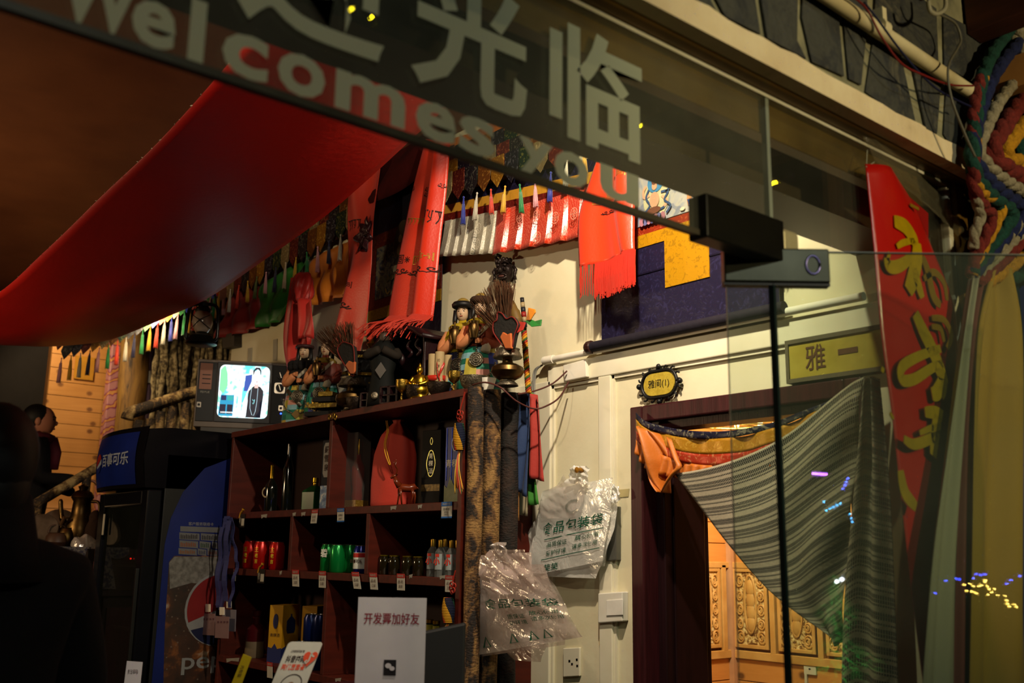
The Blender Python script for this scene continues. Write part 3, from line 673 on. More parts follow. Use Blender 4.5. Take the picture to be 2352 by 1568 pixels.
# left scarf
t, fn = scarf('khata_scarf', 'coral scarf with folded hem, hanging left of the dark thangka above the pagoda box', [(815, 370), (802, 560), (785, 690), (770, 770), (765, 800)], [(872, 330), (862, 560), (850, 650), (830, 760), (812, 840)], -.16,
              lambda u, v: .05*math.exp(-((u-.35)/.25)**2)*(1-.4*v)+.02*sin(5*u+7*v), satin('dim_coral', '#b02c18', '#9e2412', .45))
orn(meander, INK, t, fn, .2, .66, .1, .014); orn(meander, INK, t, fn, .45, .66, .1, .014); orn(cloud, INK, t, fn, .3, .76, .3, .036); orn(script, INK, t, fn, .05, .5, .36, .02, 4)
MB().grid(lambda u, v: fn(.72+.26*v*cos(2*pi*u)*(1+.2*sin(7*2*pi*u)), .42+.075*v*sin(2*pi*u)*(1+.2*sin(7*2*pi*u)), .012+.012*sin(9*v+3*sin(4*pi*u))), 40, 6).build('dark_rosette', brocade('dark_rosette', '#2c0f16', '#4a2630'), t, world=True, solid=.004, smooth='all')
# knotted far scarf
t, fn = scarf('khata_scarf', 'dull red scarf tied in a knot, hanging above the black-robed figurine', [(676, 640), (668, 690), (658, 760), (656, 820), (664, 880)], [(712, 640), (716, 690), (718, 740), (716, 775), (712, 790)], -.14,
              lambda u, v: .04*sin(pi*u)+.02*sin(12*u+4*v), RED2)
MB().grid(lambda u, v: X(lerp(684, 716, u)+8*sin(3*v), lerp(690, 778, v)-6*sin(pi*u), -.2)+Vector((-.02*sin(7*u+3*v), 0, 0)), 14, 12).build('loop', RED2, t, world=True, solid=.003, smooth='all')
kc = X(695, 660, -.17); MB().grid(lambda u, v: kc+Vector((.05*cos(2*pi*u)*sin(pi*v), .062*sin(2*pi*u)*sin(pi*v), .085*cos(pi*v)))*(1+.35*sin(5*2*pi*u+6*v)*sin(pi*v)+.2*mnoise.noise(Vector((u*6, v*5, 4)))), 30, 16).build('knot', RED2, t, world=True, smooth='all')
# swagged dark red cloth in the corner above the dark thangka
fn = ribbon([(800, 440), (850, 420), (930, 370)], [(990, 300), (1010, 310), (1020, 318)], x=-.1, disp=lambda u, v: .05*sin(9*u+4*v)+.03*v)
tag(MB().grid(lambda u, v: lerp(lerp(X(790, 350, -.1), X(1030, 200, -.12), u), lerp(X(860, 470, -.13), X(1000, 350, -.15), u), v)+Vector((-.03*sin(8*v+3*u), 0, -.05*sin(pi*u)*v)), 24, 12).build('swag_cloth', mat('dark_red_swag', '#3c0c09', .95, col2='#2c0806', spec=.1), smooth='all', solid=.004),
    'dark red swag of cloth slung above the dim thangka', 'cloth')
# ------------------------------------------------------------------ flat pieces on the wall, given by photo pixels
def wslab(pix, x, d=.004, mb=None):
    mb = mb or MB(); return mb.slab([X(a, b, x) for a, b in pix], (-d, 0, 0))
def strip(top, bot, x, disp=None, sm=True):
    """cloth band: u runs along the top/bottom edges, v from top to bottom"""
    T = [X(a, b, x) for a, b in top]; B = [X(a, b, x) for a, b in bot]
    if sm: T = smoothpts(T, 8); B = smoothpts(B, 8)
    return lambda u, v, off=0.0: lerp(along(T, u), along(B, u), v)+Vector((-1, 0, 0))*((disp(u, v) if disp else 0)+off)
def disc(mb, c, r, x, n=20, sy=1.0, d=.003, rot=0):
    mb.slab([Vector((x, c.y-r*(cos(a)*cos(rot)-sy*sin(a)*sin(rot)), c.z+r*(cos(a)*sin(rot)+sy*sin(a)*cos(rot)))) for a in [2*pi*i/n for i in range(n)]], (-d, 0, 0)); return mb
def line(mb, pix, x, w, d=.003):
    pts = [X(a, b, x) for a, b in pix]; pts = smoothpts(pts, 5) if len(pts) > 2 else pts
    V, Fs = stroke([(-p.y, p.z) for p in pts], w); mb.add([Vector((x, -a, b)) for a, b in V], Fs); return mb
# ------------------------------------------------------------------ pale thangka on the right
TX = -.03
NAVY = brocade('navy_brocade', '#1d1a34', '#2c2a4e'); GOLDB = brocade('gold_brocade', '#b5830f', '#8a6410'); REDB = brocade('red_brocade', '#8a2a14', '#b0562a')
tk = thing('thangka', 'thangka with pale painting over navy and gold brocade, rolled rod at its foot', 'scroll', X(1570, 790, TX))
yl, yr = X(1383, 700, TX).y, X(1792, 700, TX).y
zb, zt_ = X(1383, 795, TX).z, 3.25
def ybox(nm, m, y0, y1, z0, z1, x=TX, d=.004): return MB().box((x-d, min(y0, y1), z0), (x, max(y0, y1), z1)).build(nm, m, tk, world=True)
ybox('navy_ground', NAVY, yl, yr, zb, zt_)
pl, pr = X(1463, 500, TX).y, X(1680, 455, TX).y
zp = X(1475, 522, TX).z
ybox('red_border', REDB, pl+.03, pr-.03, zp-.035, zt_-.03, TX-.004)
ybox('gold_border', GOLDB, pl+.06, pr-.06, zp-.085, zp-.035, TX-.004)
s = N('thangka_painting').set(.6); f = s.noise(7, 5, None, .6, 1.5); w = s.n('TexWave', wave_type='BANDS'); w.inputs['Scale'].default_value = 5; w.inputs['Distortion'].default_value = 14; w.inputs['Detail'].default_value = 3; s.l(s.coord('Object'), w.inputs['Vector'])
c = s.ramp(f, [(.35, '#8f93a0'), (.5, '#a3a19b'), (.62, '#7d8698'), (.7, '#b8b49f')]); s.base(s.mix(s.math('MULTIPLY', s.ramp(w.outputs['Fac'], [(.82, (0, 0, 0)), (.9, (1, 1, 1))]), .45), c, '#3d4d78'))
ybox('painting', s.m, pl, pr, zp, zt_-.06, TX-.008)
px_ = TX-.013
def tcol(k, c): return mat('thangka_'+k, c, .6, ns=20)
m = MB(); disc(m, X(1508, 455, px_), .066, px_, sy=1.25); m.build('aura', tcol('aura', '#b9b795'), tk, world=True)
m = MB(); disc(m, X(1507, 420, px_), .04, px_-.003); m.build('halo', tcol('halo', '#3f7fb0'), tk, world=True)
m = MB(); disc(m, X(1506, 428, px_), .013, px_-.006, sy=1.3); disc(m, X(1506, 460, px_), .024, px_-.006, sy=1.35)
line(m, [(1492, 448), (1480, 455), (1478, 440), (1484, 428)], px_-.006, .012); line(m, [(1520, 448), (1532, 462), (1522, 476)], px_-.006, .012); m.build('deity_body', tcol('skin', '#c59c80'), tk, world=True)
m = MB(); disc(m, X(1506, 418, px_), .013, px_-.007, sy=1.0); wslab([(1499, 418), (1503, 408), (1506, 414), (1509, 407), (1514, 418)], px_-.007, .003, m); disc(m, X(1505, 484, px_), .035, px_-.007, sy=.4); m.build('deity_dress', tcol('dress', '#6a4030'), tk, world=True)
for k, pts in enumerate(([(1490, 436), (1484, 455), (1492, 472), (1482, 488)], [(1518, 440), (1534, 438), (1526, 458), (1540, 470), (1530, 488)], [(1528, 440), (1538, 430)], [(1500, 470), (1512, 480), (1526, 474)])):
    m = MB(); line(m, pts, px_-.008, .009); m.build('blue_scarf', tcol('scarf', '#2f4a72'), tk, world=True)
for k in range(7):
    m = MB(); disc(m, X(1478+k*8, 512-k*2.6, px_), .012, px_-.008, sy=1.5); m.build('lotus_petal', tcol('petal'+str(k % 2), ('#9a6a78', '#5a5f8c')[k % 2]), tk, world=True)
for pts in ([(1480, 375), (1498, 388), (1520, 392), (1545, 402), (1565, 405)], [(1475, 395), (1485, 384), (1495, 380)], [(1550, 395), (1570, 412), (1590, 415)]):
    m = MB(); line(m, pts, px_-.004, .018); m.build('hill_line', tcol('hill', '#44587f'), tk, world=True)
m = MB(); line(m, [(1583, 470), (1580, 455), (1583, 440), (1586, 455), (1583, 470)], px_-.004, .012); m.build('jewel_flame', tcol('flame', '#b98358'), tk, world=True)
m = MB(); wslab([(1579, 458), (1588, 456), (1584, 474)], px_-.008, .003, m); m.build('jewel', tcol('jewel', '#2f4f8c'), tk, world=True)
for a, b in ((1570, 480), (1597, 472), (1600, 425), (1640, 465), (1655, 445), (1630, 440), (1555, 430)):
    m = MB(); disc(m, X(a, b, px_), .012, px_-.004, 10, .6); m.build('cloud', tcol('cloud', '#c5bfa8'), tk, world=True)
for k in range(5):
    m = MB(); disc(m, X(1632+k*11, 474-k*4, px_), .012, px_-.005, 10, 1.2); m.build('lotus_petal', tcol('petal'+str(k % 2), '#9a6a78'), tk, world=True)
g0, g1 = X(1530, 600, TX).y, X(1632, 600, TX).y; zg = X(1530, 662, TX).z
ybox('gold_panel', GOLDB, g0, g1, zg, zp-.04, TX-.005)
ybox('seam', brocade('navy_seam', '#131024', '#1c1a34'), yl, yr, X(1470, 630, TX).z-.006, X(1470, 630, TX).z, TX-.005, .003)
MB().tube([Vector((TX-.02, yl+.045, zb)), Vector((TX-.02, yr-.03, zb))], .021, 14).build('roller', mat('roller_cloth', '#17131f', .8, nb=.3), tk, world=True, smooth=True)
MB().lathe([(.0, 0), (.022, .002), (.027, .012), (.027, .03), (.021, .034)], 14).build('roller_knob', mat('roller_knob', '#2e1612', .4), tk).matrix_local = Matrix.Translation(Vector((TX-.02, yl+.07, zb))-tk.location) @ Matrix.Rotation(pi/2, 4, 'X')
# red scarf seen through the side glass
t, fn = scarf('khata_scarf', 'red scarf with fringe at the right edge of the pale thangka, behind the patch fitting', [(1672, 430), (1674, 500), (1676, 560)], [(1790, 455), (1792, 510), (1795, 570)], -.06, lambda u, v: .03*sin(9*u), satin('deep_red', '#8a1712', '#7a120d', .5), 20, 12)
fringe(t, fn, satin('red_fringe', '#b3230f'), 60, .06)
# ------------------------------------------------------------------ dim thangka in the middle, shade of scarf and swag put into its colours
t2 = thing('thangka', 'dim thangka with dark painting in red and gold borders, between two coral scarves', 'scroll', X(930, 790, -.04))
TX2 = -.04
def y2box(nm, m, y0, y1, z0, z1, x, d=.004): return MB().box((x-d, min(y0, y1), z0), (x, max(y0, y1), z1)).build(nm, m, t2, world=True)
ya, yb = X(848, 720, TX2).y, X(1015, 690, TX2).y
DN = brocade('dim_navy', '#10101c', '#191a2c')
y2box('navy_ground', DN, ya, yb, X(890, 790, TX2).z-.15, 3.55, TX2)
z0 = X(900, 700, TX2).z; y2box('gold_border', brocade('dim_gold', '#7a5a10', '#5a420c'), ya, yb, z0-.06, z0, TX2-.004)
y2box('red_border', brocade('shaded_red', '#4a1610', '#6a3018'), ya, yb, z0, 3.2, TX2-.004)
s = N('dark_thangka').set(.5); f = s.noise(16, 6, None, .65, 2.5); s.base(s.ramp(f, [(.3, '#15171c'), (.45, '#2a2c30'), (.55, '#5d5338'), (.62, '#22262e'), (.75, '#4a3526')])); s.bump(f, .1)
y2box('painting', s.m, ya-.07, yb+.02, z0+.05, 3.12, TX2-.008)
xx = TX2-.014
m = MB(); disc(m, X(925, 555, xx), .075, xx, sy=1.6); m.build('aura', mat('dim_aura', '#3a3220', .6, ns=20), t2, world=True)
m = MB(); disc(m, X(922, 548, xx), .018, xx-.004, sy=1.2); disc(m, X(924, 572, xx), .04, xx-.004, sy=.9); m.build('deity', mat('dim_deity', '#6a5a3c', .6, ns=30), t2, world=True)
m = MB(); disc(m, X(922, 598, xx), .06, xx-.004, sy=.5); m.build('deity_robe', mat('dim_robe', '#1a1816', .6), t2, world=True)
m = MB(); wslab([(900, 612), (945, 598), (945, 610), (905, 625)], xx-.005, .003, m); m.build('throne_cloth', mat('dim_cloth', '#7a745f', .6), t2, world=True)
for k in range(6): m = MB(); disc(m, X(892+k*9, 640-k*3, xx), .016, xx-.003, 10, 1.1); m.build('lotus_petal', mat('dim_petal', '#4c432c', .6), t2, world=True)
for k, (a, b) in enumerate(((885, 662), (905, 660))): m = MB(); line(m, [(a, b), (a+4, b+12), (a+10, b+6)], xx-.003, .01); m.build('emblem', mat('dim_emblem', '#7a6128', .6), t2, world=True)

# ------------------------------------------------------------------ carved mask on the wall
mc = X(1160, 623, -.04)
mk = thing('wall_mask', 'small dark bronze grimacing mask hanging on the cream wall above the brooms', 'mask', mc, R_(-65))
MASK = mat('mask_bronze', '#2d2320', .35, .5, col2='#1b1412', ns=14, nb=.5, bs=50)
mb = MB().ball((0, 0, 0), (.042, .045, .058), 18, 14)
f = [Vector(p) for p in mb.v]
for i, p in enumerate(f):
    if p.y < 0: p += Vector((0, -.006*cos(p.z*110)-.004*cos(p.x*150), 0))
mb.v = f; mb.build('face', MASK, mk, smooth='all')
mb = MB().ball((0, -.05, -.005), (.012, .014, .016)).ball((-.018, -.044, -.001), .009).ball((.018, -.044, -.001), .009); mb.build('nose', MASK, mk, smooth='all')
for sx in (-1, 1):
    MB().ball((sx*.017, -.042, .018), (.010, .008, .008)).build('eye', MASK, mk, smooth='all')
    MB().tube([(sx*.006, -.046, .03), (sx*.018, -.044, .036), (sx*.032, -.03, .03)], .005, 6).build('brow', MASK, mk, smooth='all')
    MB().tube([(sx*.045, -.005, .02), (sx*.056, -.004, .0), (sx*.05, -.004, -.02), (sx*.053, -.004, -.045)], [.006, .009, .006, .009], 8).build('ear', MASK, mk, smooth='all')
MB().tube([(.024*cos(a), -.043+.008*abs(cos(a)), -.033+.012*sin(a)) for a in [2*pi*i/14 for i in range(15)]], .005, 6).build('mouth', MASK, mk, smooth='all')
MB().ball((0, -.04, -.033), (.016, .006, .006)).build('tongue', mat('mask_tongue', '#4a2a24', .5), mk, smooth='all')
for k in range(5): MB().ball(((k-2)*.017, -.018, .052-.004*abs(k-2)), (.010, .012, .012), 8, 6).build('crown_skull', MASK, mk, smooth='all')
MB().tube([(-.03, .0, .05), (-.045, -.01, .068), (-.03, -.02, .076), (-.015, -.01, .068)], .008, 6).build('topknot', MASK, mk, smooth='all')
MB().tube([(-.02, -.01, -.055), (-.005, -.02, -.075), (.012, -.01, -.06), (.03, -.01, -.08)], .008, 6).build('beard', MASK, mk, smooth='all')

# ------------------------------------------------------------------ doorway hanging: bands, frill, striped cloth
dh = thing('door_curtain', 'doorway hanging of orange frill bands and black striped cream cloth pulled aside', 'curtain', X(1760, 1300, -.06))
top = [(1465, 948), (1500, 972), (1600, 990), (1720, 984), (1850, 945), (1960, 895)]
def shift(pts, ds): return [(a, b+d) for (a, b), d in zip(pts, ds)]
e1 = shift(top, (14, 16, 18, 16, 14, 10)); e2 = shift(top, (40, 44, 52, 52, 46, 34)); e3 = shift(top, (60, 62, 76, 78, 70, 50)); e4 = shift(top, (90, 110, 112, 108, 92, 62))
DX = -.05
bnd = brocade('curtain_navy', '#14152c', '#7d7a66'); bgo = brocade('curtain_gold', '#a8781a', '#c49a3a'); brd = brocade('curtain_red', '#a3331a', '#c88a5a'); bor = satin('curtain_orange', '#c26a08', '#b05c06', .55)
wv = lambda a, n: (lambda u, v: a*sin(2*pi*n*u)+.01)
MB().grid(strip(top, e1, DX, wv(.006, 4)), 60, 3).build('navy_band', bnd, dh, world=True, solid=.003, smooth='all')
MB().grid(strip(e1, e2, DX, wv(.008, 5)), 60, 5).build('gold_band', bgo, dh, world=True, solid=.003, smooth='all')
MB().grid(strip(e2, e3, DX, wv(.008, 5)), 60, 4).build('dragon_band', brd, dh, world=True, solid=.003, smooth='all')
MB().grid(strip(e3, e4, DX, lambda u, v: .016*sin(2*pi*26*u)*v+.01), 160, 5).build('orange_frill', bor, dh, world=True, solid=.002, smooth='all')
bl = ribbon([(1468, 978), (1480, 1010), (1488, 1065), (1500, 1105), (1518, 1130)], [(1545, 1010), (1570, 1055), (1580, 1075), (1560, 1095), (1530, 1132)], x=DX-.02, disp=lambda u, v: .03*sin(7*u+2*v)+.015*sin(17*u-3*v))
MB().grid(bl, 40, 24).build('orange_gather', bor, dh, world=True, solid=.002, smooth='all')
def stripes():
    s = N('striped_cloth').set(.85); uv = s.n('UVMap'); sep = s.n('SeparateXYZ'); s.l(uv.outputs[0], sep.inputs[0])
    u, v = sep.outputs[0], sep.outputs[1]
    p = s.math('FRACT', s.math('MULTIPLY', v, 7.5))
    def band(c, w): return s.math('LESS_THAN', s.math('ABSOLUTE', s.math('SUBTRACT', p, c)), w)
    d1 = s.math('MAXIMUM', band(.12, .05), band(.24, .05)); d2 = s.math('MAXIMUM', band(.62, .06), band(.75, .05)); d3 = s.math('MAXIMUM', band(.87, .03), band(.42, .03))
    dk = s.math('MAXIMUM', s.math('MAXIMUM', d1, d2), d3)
    dash = s.math('GREATER_THAN', s.math('FRACT', s.math('MULTIPLY', u, 110)), .28)
    dk = s.math('MULTIPLY', dk, dash)
    f = s.noise(120, 2); cr = s.mix(f, '#a79f88', '#857d69')
    mid = s.math('MULTIPLY', band(.17, .05), .55); cr2 = s.mix(mid, cr, '#3a372f')
    s.base(s.mix(dk, cr2, '#121110')); s.bump(f, .3, .003); return s.m
STR = stripes()
fold_l = [(2000, 868), (1985, 985), (1968, 1130), (1952, 1290), (1940, 1470)]
ed = [(1562, 1088), (1610, 1150), (1690, 1255), (1790, 1365), (1935, 1470)]
def sagfn(u, v):
    L = smoothpts([X(a, b, -.06) for a, b in ed], 6); Rr = smoothpts([X(a, b, -.06) for a, b in fold_l], 6); return L, Rr
Ls, Rs = sagfn(0, 0)
def clothfn(u, v):
    p = lerp(along(Ls, v), along(Rs, v), u); p.z -= .07*sin(pi*min(1, u*1.05))*(1-v*.75)*(1-.3*u)
    p.x -= .022*sin(9*u+3*v)*u+.015*sin(17*v+6*u)*u + .03; return p
MB().grid(clothfn, 50, 60).build('striped_cloth', STR, dh, world=True, solid=.003, smooth='all')
Lf = smoothpts([X(a, b, -.085) for a, b in [(1998, 868), (1985, 985), (1968, 1130), (1950, 1290), (1938, 1470), (1934, 1700)]], 6)
Rf = smoothpts([X(a, b, -.085) for a, b in [(2012, 868), (2030, 1050), (2040, 1200), (2046, 1340), (2052, 1500), (2060, 1730)]], 6)
mb = MB(); mb.grid(lambda u, v: lerp(along(Lf, v), along(Rf, v), u)+Vector((-.03*math.exp(-((u-.3)/.2)**2)-.02*sin(11*u), 0, 0)), 30, 70)
for k in mb.uv: u, v = mb.uv[k]; mb.uv[k] = (u*.3, v*1.5+(abs(u-.32)*-.22 if u < .32 else -(u-.32)*.05+.0)+u*.0)
for k in mb.uv:
    u, v = mb.uv[k]
mb.build('gathered_fold', STR, dh, world=True, solid=.003, smooth='all')

# ------------------------------------------------------------------ signs and fittings on the wall
def txt(par, s_, o, ux, uy, h, m, w=None, bold=0.0, nm='lettering', shear=0.0):
    b = MB(); put_text(b, s_, o, ux, uy, h, w, bold=bold, shear=shear); return b.build(nm, m, par, world=True)
UY = Vector((0, -1, 0)); UZ = Vector((0, 0, 1)); NX = Vector((-1, 0, 0))
pc = X(1517, 882, -.012)
pq = thing('room_plaque', 'gold nameplate reading 雅间(1) in a black scrolled frame', 'sign', pc)
W2, H2 = .085, .055
def cart(w, h, n=40):
    out = []
    for i in range(n):
        a = 2*pi*i/n; c, s_ = cos(a), sin(a); k = (abs(c)**3.2+abs(s_)**3.2)**(-1/3.2); out.append((w*c*k*(1+.05*cos(4*a)), h*s_*k*(1+.06*cos(2*a))))
    return out
MB().prism(cart(W2*.86, H2*.82), .01, (pc, UY, UZ, NX)).build('plate', mat('gold_leaf_plate', '#c2ab3e', .45, .3, col2='#ab9430', ns=60, nb=.2, bs=150), pq, world=True)
fr_ = cart(W2*.98, H2*.98, 48)
MB().tube([pc+NX*.008+UY*a+UZ*b for a, b in fr_+fr_[:1]], .0065, 8).build('frame', BLACK, pq, world=True, smooth='all')
for a in range(16):
    th = 2*pi*a/16+.2; r = cart(W2*1.08, H2*1.1, 16)[a]; m = MB()
    m.tube([pc+NX*.008+UY*(r[0]+.012*cos(t*4+th))+UZ*(r[1]+.010*sin(t*4+th)) for t in [i/8 for i in range(9)]], .0038, 6); m.build('scroll', BLACK, pq, world=True, smooth='all')
for a, b in ((0, H2*1.22), (0, -H2*1.22), (W2*1.2, 0), (-W2*1.2, 0)): MB().ball(pc+NX*.008+UY*a+UZ*b, .011).build('finial', BLACK, pq, world=True, smooth='all')
txt(pq, '雅间(1)', pc+NX*.0115, UY, UZ, .036, mat('ink', '#1b1608', .6), .105, bold=.004)
# long yellow board over the door
b0, b1 = X(1818, 840, -.02).y, .07; zc0, zc1 = X(1820, 872, -.02).z, X(1820, 792, -.02).z
bd = thing('name_board', 'long yellow signboard with brown calligraphy, dark frame, above the doorway', 'sign', Vector((-.02, (b0+b1)/2, zc0)))
MB().box((-.03, b1, zc0), (0, b0, zc1)).build('board', mat('yellow_board', '#a8983a', .6, col2='#988728', nb=.15), bd, world=True)
fm = mat('board_frame', '#5d5542', .6)
for a, b in (((-.036, b1, zc1), (0, b0+.012, zc1+.014)), ((-.036, b1, zc0-.014), (0, b0+.012, zc0)), ((-.036, b0, zc0), (0, b0+.012, zc1))): MB().box(a, b).build('frame_bar', fm, bd, world=True)
CAL = mat('calligraphy', '#5a3a22', .6)
for ch, px, py in (('雅', 1872, 820), ('一', 1947, 805)): txt(bd, ch, X(px, py, -.032), UY, UZ, .085 if ch == '雅' else .018, CAL, .075 if ch == '雅' else .07, bold=.004)
# conduit along the rail, with box and cable
cd_ = thing('conduit', 'white wiring conduit with elbow along the top of the wall rail', 'conduit', X(1300, 830, -.04))
za = zr1+.02
MB().tube([(-.035, X(1250, 835, -.035).y, za), (-.035, .3, za)], .014, 12).build('tube', WHITE, cd_, world=True, smooth=True)
MB().tube([(-.035, X(1250, 835, -.035).y+.0, za), (-.035, X(1272, 832, -.035).y, za)], .019, 12).build('end_socket', WHITE, cd_, world=True, smooth=True)
for k in range(2):
    q = X(1246, 838, -.03); MB().tube(smoothpts([q, X(1232-k*4, 850, -.03), X(1228-k*4, 880, -.03), X(1227-k*5, 930, -.03)], 6), .004, 8).build('grey_cable', mat('grey_cable', '#8a8a84', .5), cd_, world=True, smooth='all')
jb = X(1326, 850, -.03)
jx = tag(wslab([(1300, 840), (1352, 826), (1354, 866), (1304, 876)], -.022, .018).build('junction_cover', WHITE, bevel=.003), 'flat white plastic cover box under the conduit at the wall rail', 'box')
cb = MB().tube(smoothpts([X(1302, 852, -.05), X(1270, 880, -.12), X(1230, 897, -.2), X(1190, 905, -.3), ], 8), .0035, 8)
tag(cb.build('cable', mat('brown_cable', '#4a2420', .5), smooth='all'), 'thin brown cable sagging from the white box to the birch logs', 'cable')
cb = MB().tube(smoothpts([X(1306, 876, -.05), X(1285, 912, -.12), X(1255, 932, -.2), X(1225, 938, -.25), X(1185, 920, -.32), X(1150, 890, -.37), X(1115, 878, -.38), X(1085, 884, -.37)], 8), .0035, 8)
tag(cb.build('cable', mat('brown_cable', '#4a2420'), smooth='all'), 'longer brown cable drooping in a loop over the silver bowl', 'cable')
# switch, socket, sticker, metal box
sw = thing('light_switch', 'white rocker light switch surface mounted beside the doorway', 'switch', X(1414, 1425, -.02))
wslab([(1388, 1362), (1444, 1358), (1444, 1426), (1388, 1430)], -.0, .035).build('box', WHITE, sw, world=True, bevel=.004)
wslab([(1394, 1378), (1432, 1375), (1432, 1412), (1394, 1414)], -.035, .004).build('rocker', mat('switch_rocker', '#e4e0d6', .3), sw, world=True, bevel=.002)
st = tag(wslab([(1377, 1368), (1411, 1366), (1412, 1470), (1406, 1481), (1377, 1482)], -.002, .002).build('sticker', mat('yellow_sticker', '#c79a1c', .4, col2='#b98c14')), 'yellow printed sticker on the wall, half behind the switch', 'sticker')
m = MB(); wslab([(1382, 1425), (1397, 1423), (1397, 1445), (1382, 1447)], -.0045, .001, m); m.build('red_print', mat('sticker_red', '#a83a1e', .5), st, world=True)
txt(st, '8888', X(1384, 1467, -.005), UY, UZ, .012, INK, .022)
tag(wslab([(1404, 1165), (1427, 1163), (1427, 1286), (1405, 1288)], -.0, .03).build('meter_box', mat('grey_metal', '#6c6c66', .4, .6), bevel=.003), 'narrow grey metal box on the wall right of the plastic bags', 'box')
sk = thing('wall_socket', 'dull cream double power socket low on the wall under the bags', 'socket', X(1325, 1550, -.01))
wslab([(1298, 1488), (1336, 1486), (1336, 1552), (1298, 1554)], -.0, .012).build('plate', CREAM2, sk, world=True, bevel=.003)
for a, b in ((1306, 1515), (1312, 1522), (1323, 1512), (1324, 1526)): wslab([(a, b), (a+4, b), (a+4, b+5), (a, b+5)], -.012, .001).build('slot', BLACK, sk, world=True)
for k, (a, b, c, d) in enumerate(((1412, 1120, 20, 8), (1428, 1252, 18, 12), (1462, 1060, 8, 30))):
    pass
tp = tag(wslab([(1412, 1125), (1446, 1122), (1444, 1140), (1412, 1143)], -.001, .002).build('tape_scrap', mat('yellowed_tape', '#b5a878', .5)), 'scrap of yellowed tape stuck on the wall above the metal box', 'tape')
for k, (px, py0, py1) in enumerate(((570, 800, 830), (628, 780, 828))):
    tag(wslab([(px, py0), (px+9, py0-2), (px+8, py1), (px-1, py1)], -.003, .002).build('tape_strip', mat('white_tape', '#aaa695', .5)), ('left', 'right')[k]+' strip of white tape on the wall above the television', 'tape', 'tape strips above the television')
bk = thing('wall_bracket', 'grey wall bracket at the corner below the red frill', 'bracket', X(545, 800, -.05))
wslab([(528, 772), (556, 766), (556, 798), (530, 803)], -.0, .06).build('body', mat('bracket_grey', '#4a443c', .6), bk, world=True, bevel=.004)

q = X(1862, 1530, 1.985); t = thing('wall_socket', 'white socket plate with surface cable inside the private room', 'socket', q)
MB().cbox(q, (.02, .075, .085)).build('plate', WHITE, t, world=True, bevel=.003); MB().box((1.975, q.y+.02, .1), (1.988, q.y+.035, q.z-.04)).build('cable_trunking', WHITE, t, world=True)
for dz in (-.012, .012): MB().cbox(q+Vector((-.011, 0, dz)), (.002, .012, .006)).build('slot', BLACK, t, world=True)

lc = X(1690, 972, 1.2); t = thing('ceiling_lamp', 'warm chandelier glowing inside the private room above the curtain', 'lamp', lc)
MB().tube([lc+Vector((.2*cos(a), .2*sin(a), 0)) for a in [2*pi*i/24 for i in range(25)]], .008, 8).build('ring', BRASS, t, world=True, smooth='all'); MB().tube([lc, Vector((lc.x, lc.y, 2.9))], .006, 8).build('rod', BRASS, t, world=True)
for i in range(10):
    a = 2*pi*i/10; q = lc+Vector((.2*cos(a), .2*sin(a), .018)); MB().ball(q, (.014, .014, .022), 10, 8).build('bulb', emis('warm_bulb', '#ffd890', 9, False), t, world=True, smooth='all'); MB().tube([lc, q-Vector((0, 0, .018))], .004, 6).build('arm', BRASS, t, world=True)
# ------------------------------------------------------------------ open display cabinet
CF, CY0, CY1, CZ = -.40, 1.89, 4.06, 2.16
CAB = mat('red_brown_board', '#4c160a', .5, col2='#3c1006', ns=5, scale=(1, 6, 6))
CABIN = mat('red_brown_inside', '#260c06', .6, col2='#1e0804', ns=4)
cab = thing('display_cabinet', 'tall red-brown open shelf cabinet stocked with drinks against the cream wall', 'cabinet', ((CF-.02)/2, (CY0+CY1)/2, 0))
def cbx(nm, a, b, m=CAB, bv=.002): return MB().box(a, b).build(nm, m, cab, world=True, bevel=bv)
cbx('side_panel', (CF, CY0, 0), (-.02, CY0+.028, CZ-.03)); cbx('side_panel', (CF, CY1-.028, 0), (-.02, CY1, CZ-.03))
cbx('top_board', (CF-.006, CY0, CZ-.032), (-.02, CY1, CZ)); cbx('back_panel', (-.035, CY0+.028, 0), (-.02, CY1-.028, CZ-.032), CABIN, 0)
Z1, Z2, Z3 = 1.705, 1.405, .945
for z in (Z1, Z2, Z3, .45): cbx('shelf', (CF, CY0+.028, z-.034), (-.035, CY1-.028, z))
def div(px, py, z0, z1):
    y = X(px, py, CF).y; cbx('divider', (CF, y-.014, z0), (-.035, y+.014, z1-.034))
div(757, 1050, Z1, CZ); div(667, 1240, Z2, Z1); div(843, 1240, Z2, Z1); div(744, 1430, Z3, Z2)
def base(px, x, z): return on(px, x, z)
FACE = R_(-70)   # turned to the room and a little to the entrance
def item(name, label, cat, px, x, z, group=None, rz=FACE): return thing(name, label, cat, base(px, x, z), rz, group)
def wpx(n, o): return n*mpp(o.location)
def local_txt(par, s_, o, h, m, w=None, bold=0.0, nm='lettering'): 
    b = MB(); put_text(b, s_, o, (1, 0, 0), (0, 0, 1), h, w, bold=bold); return b.build(nm, m, par)
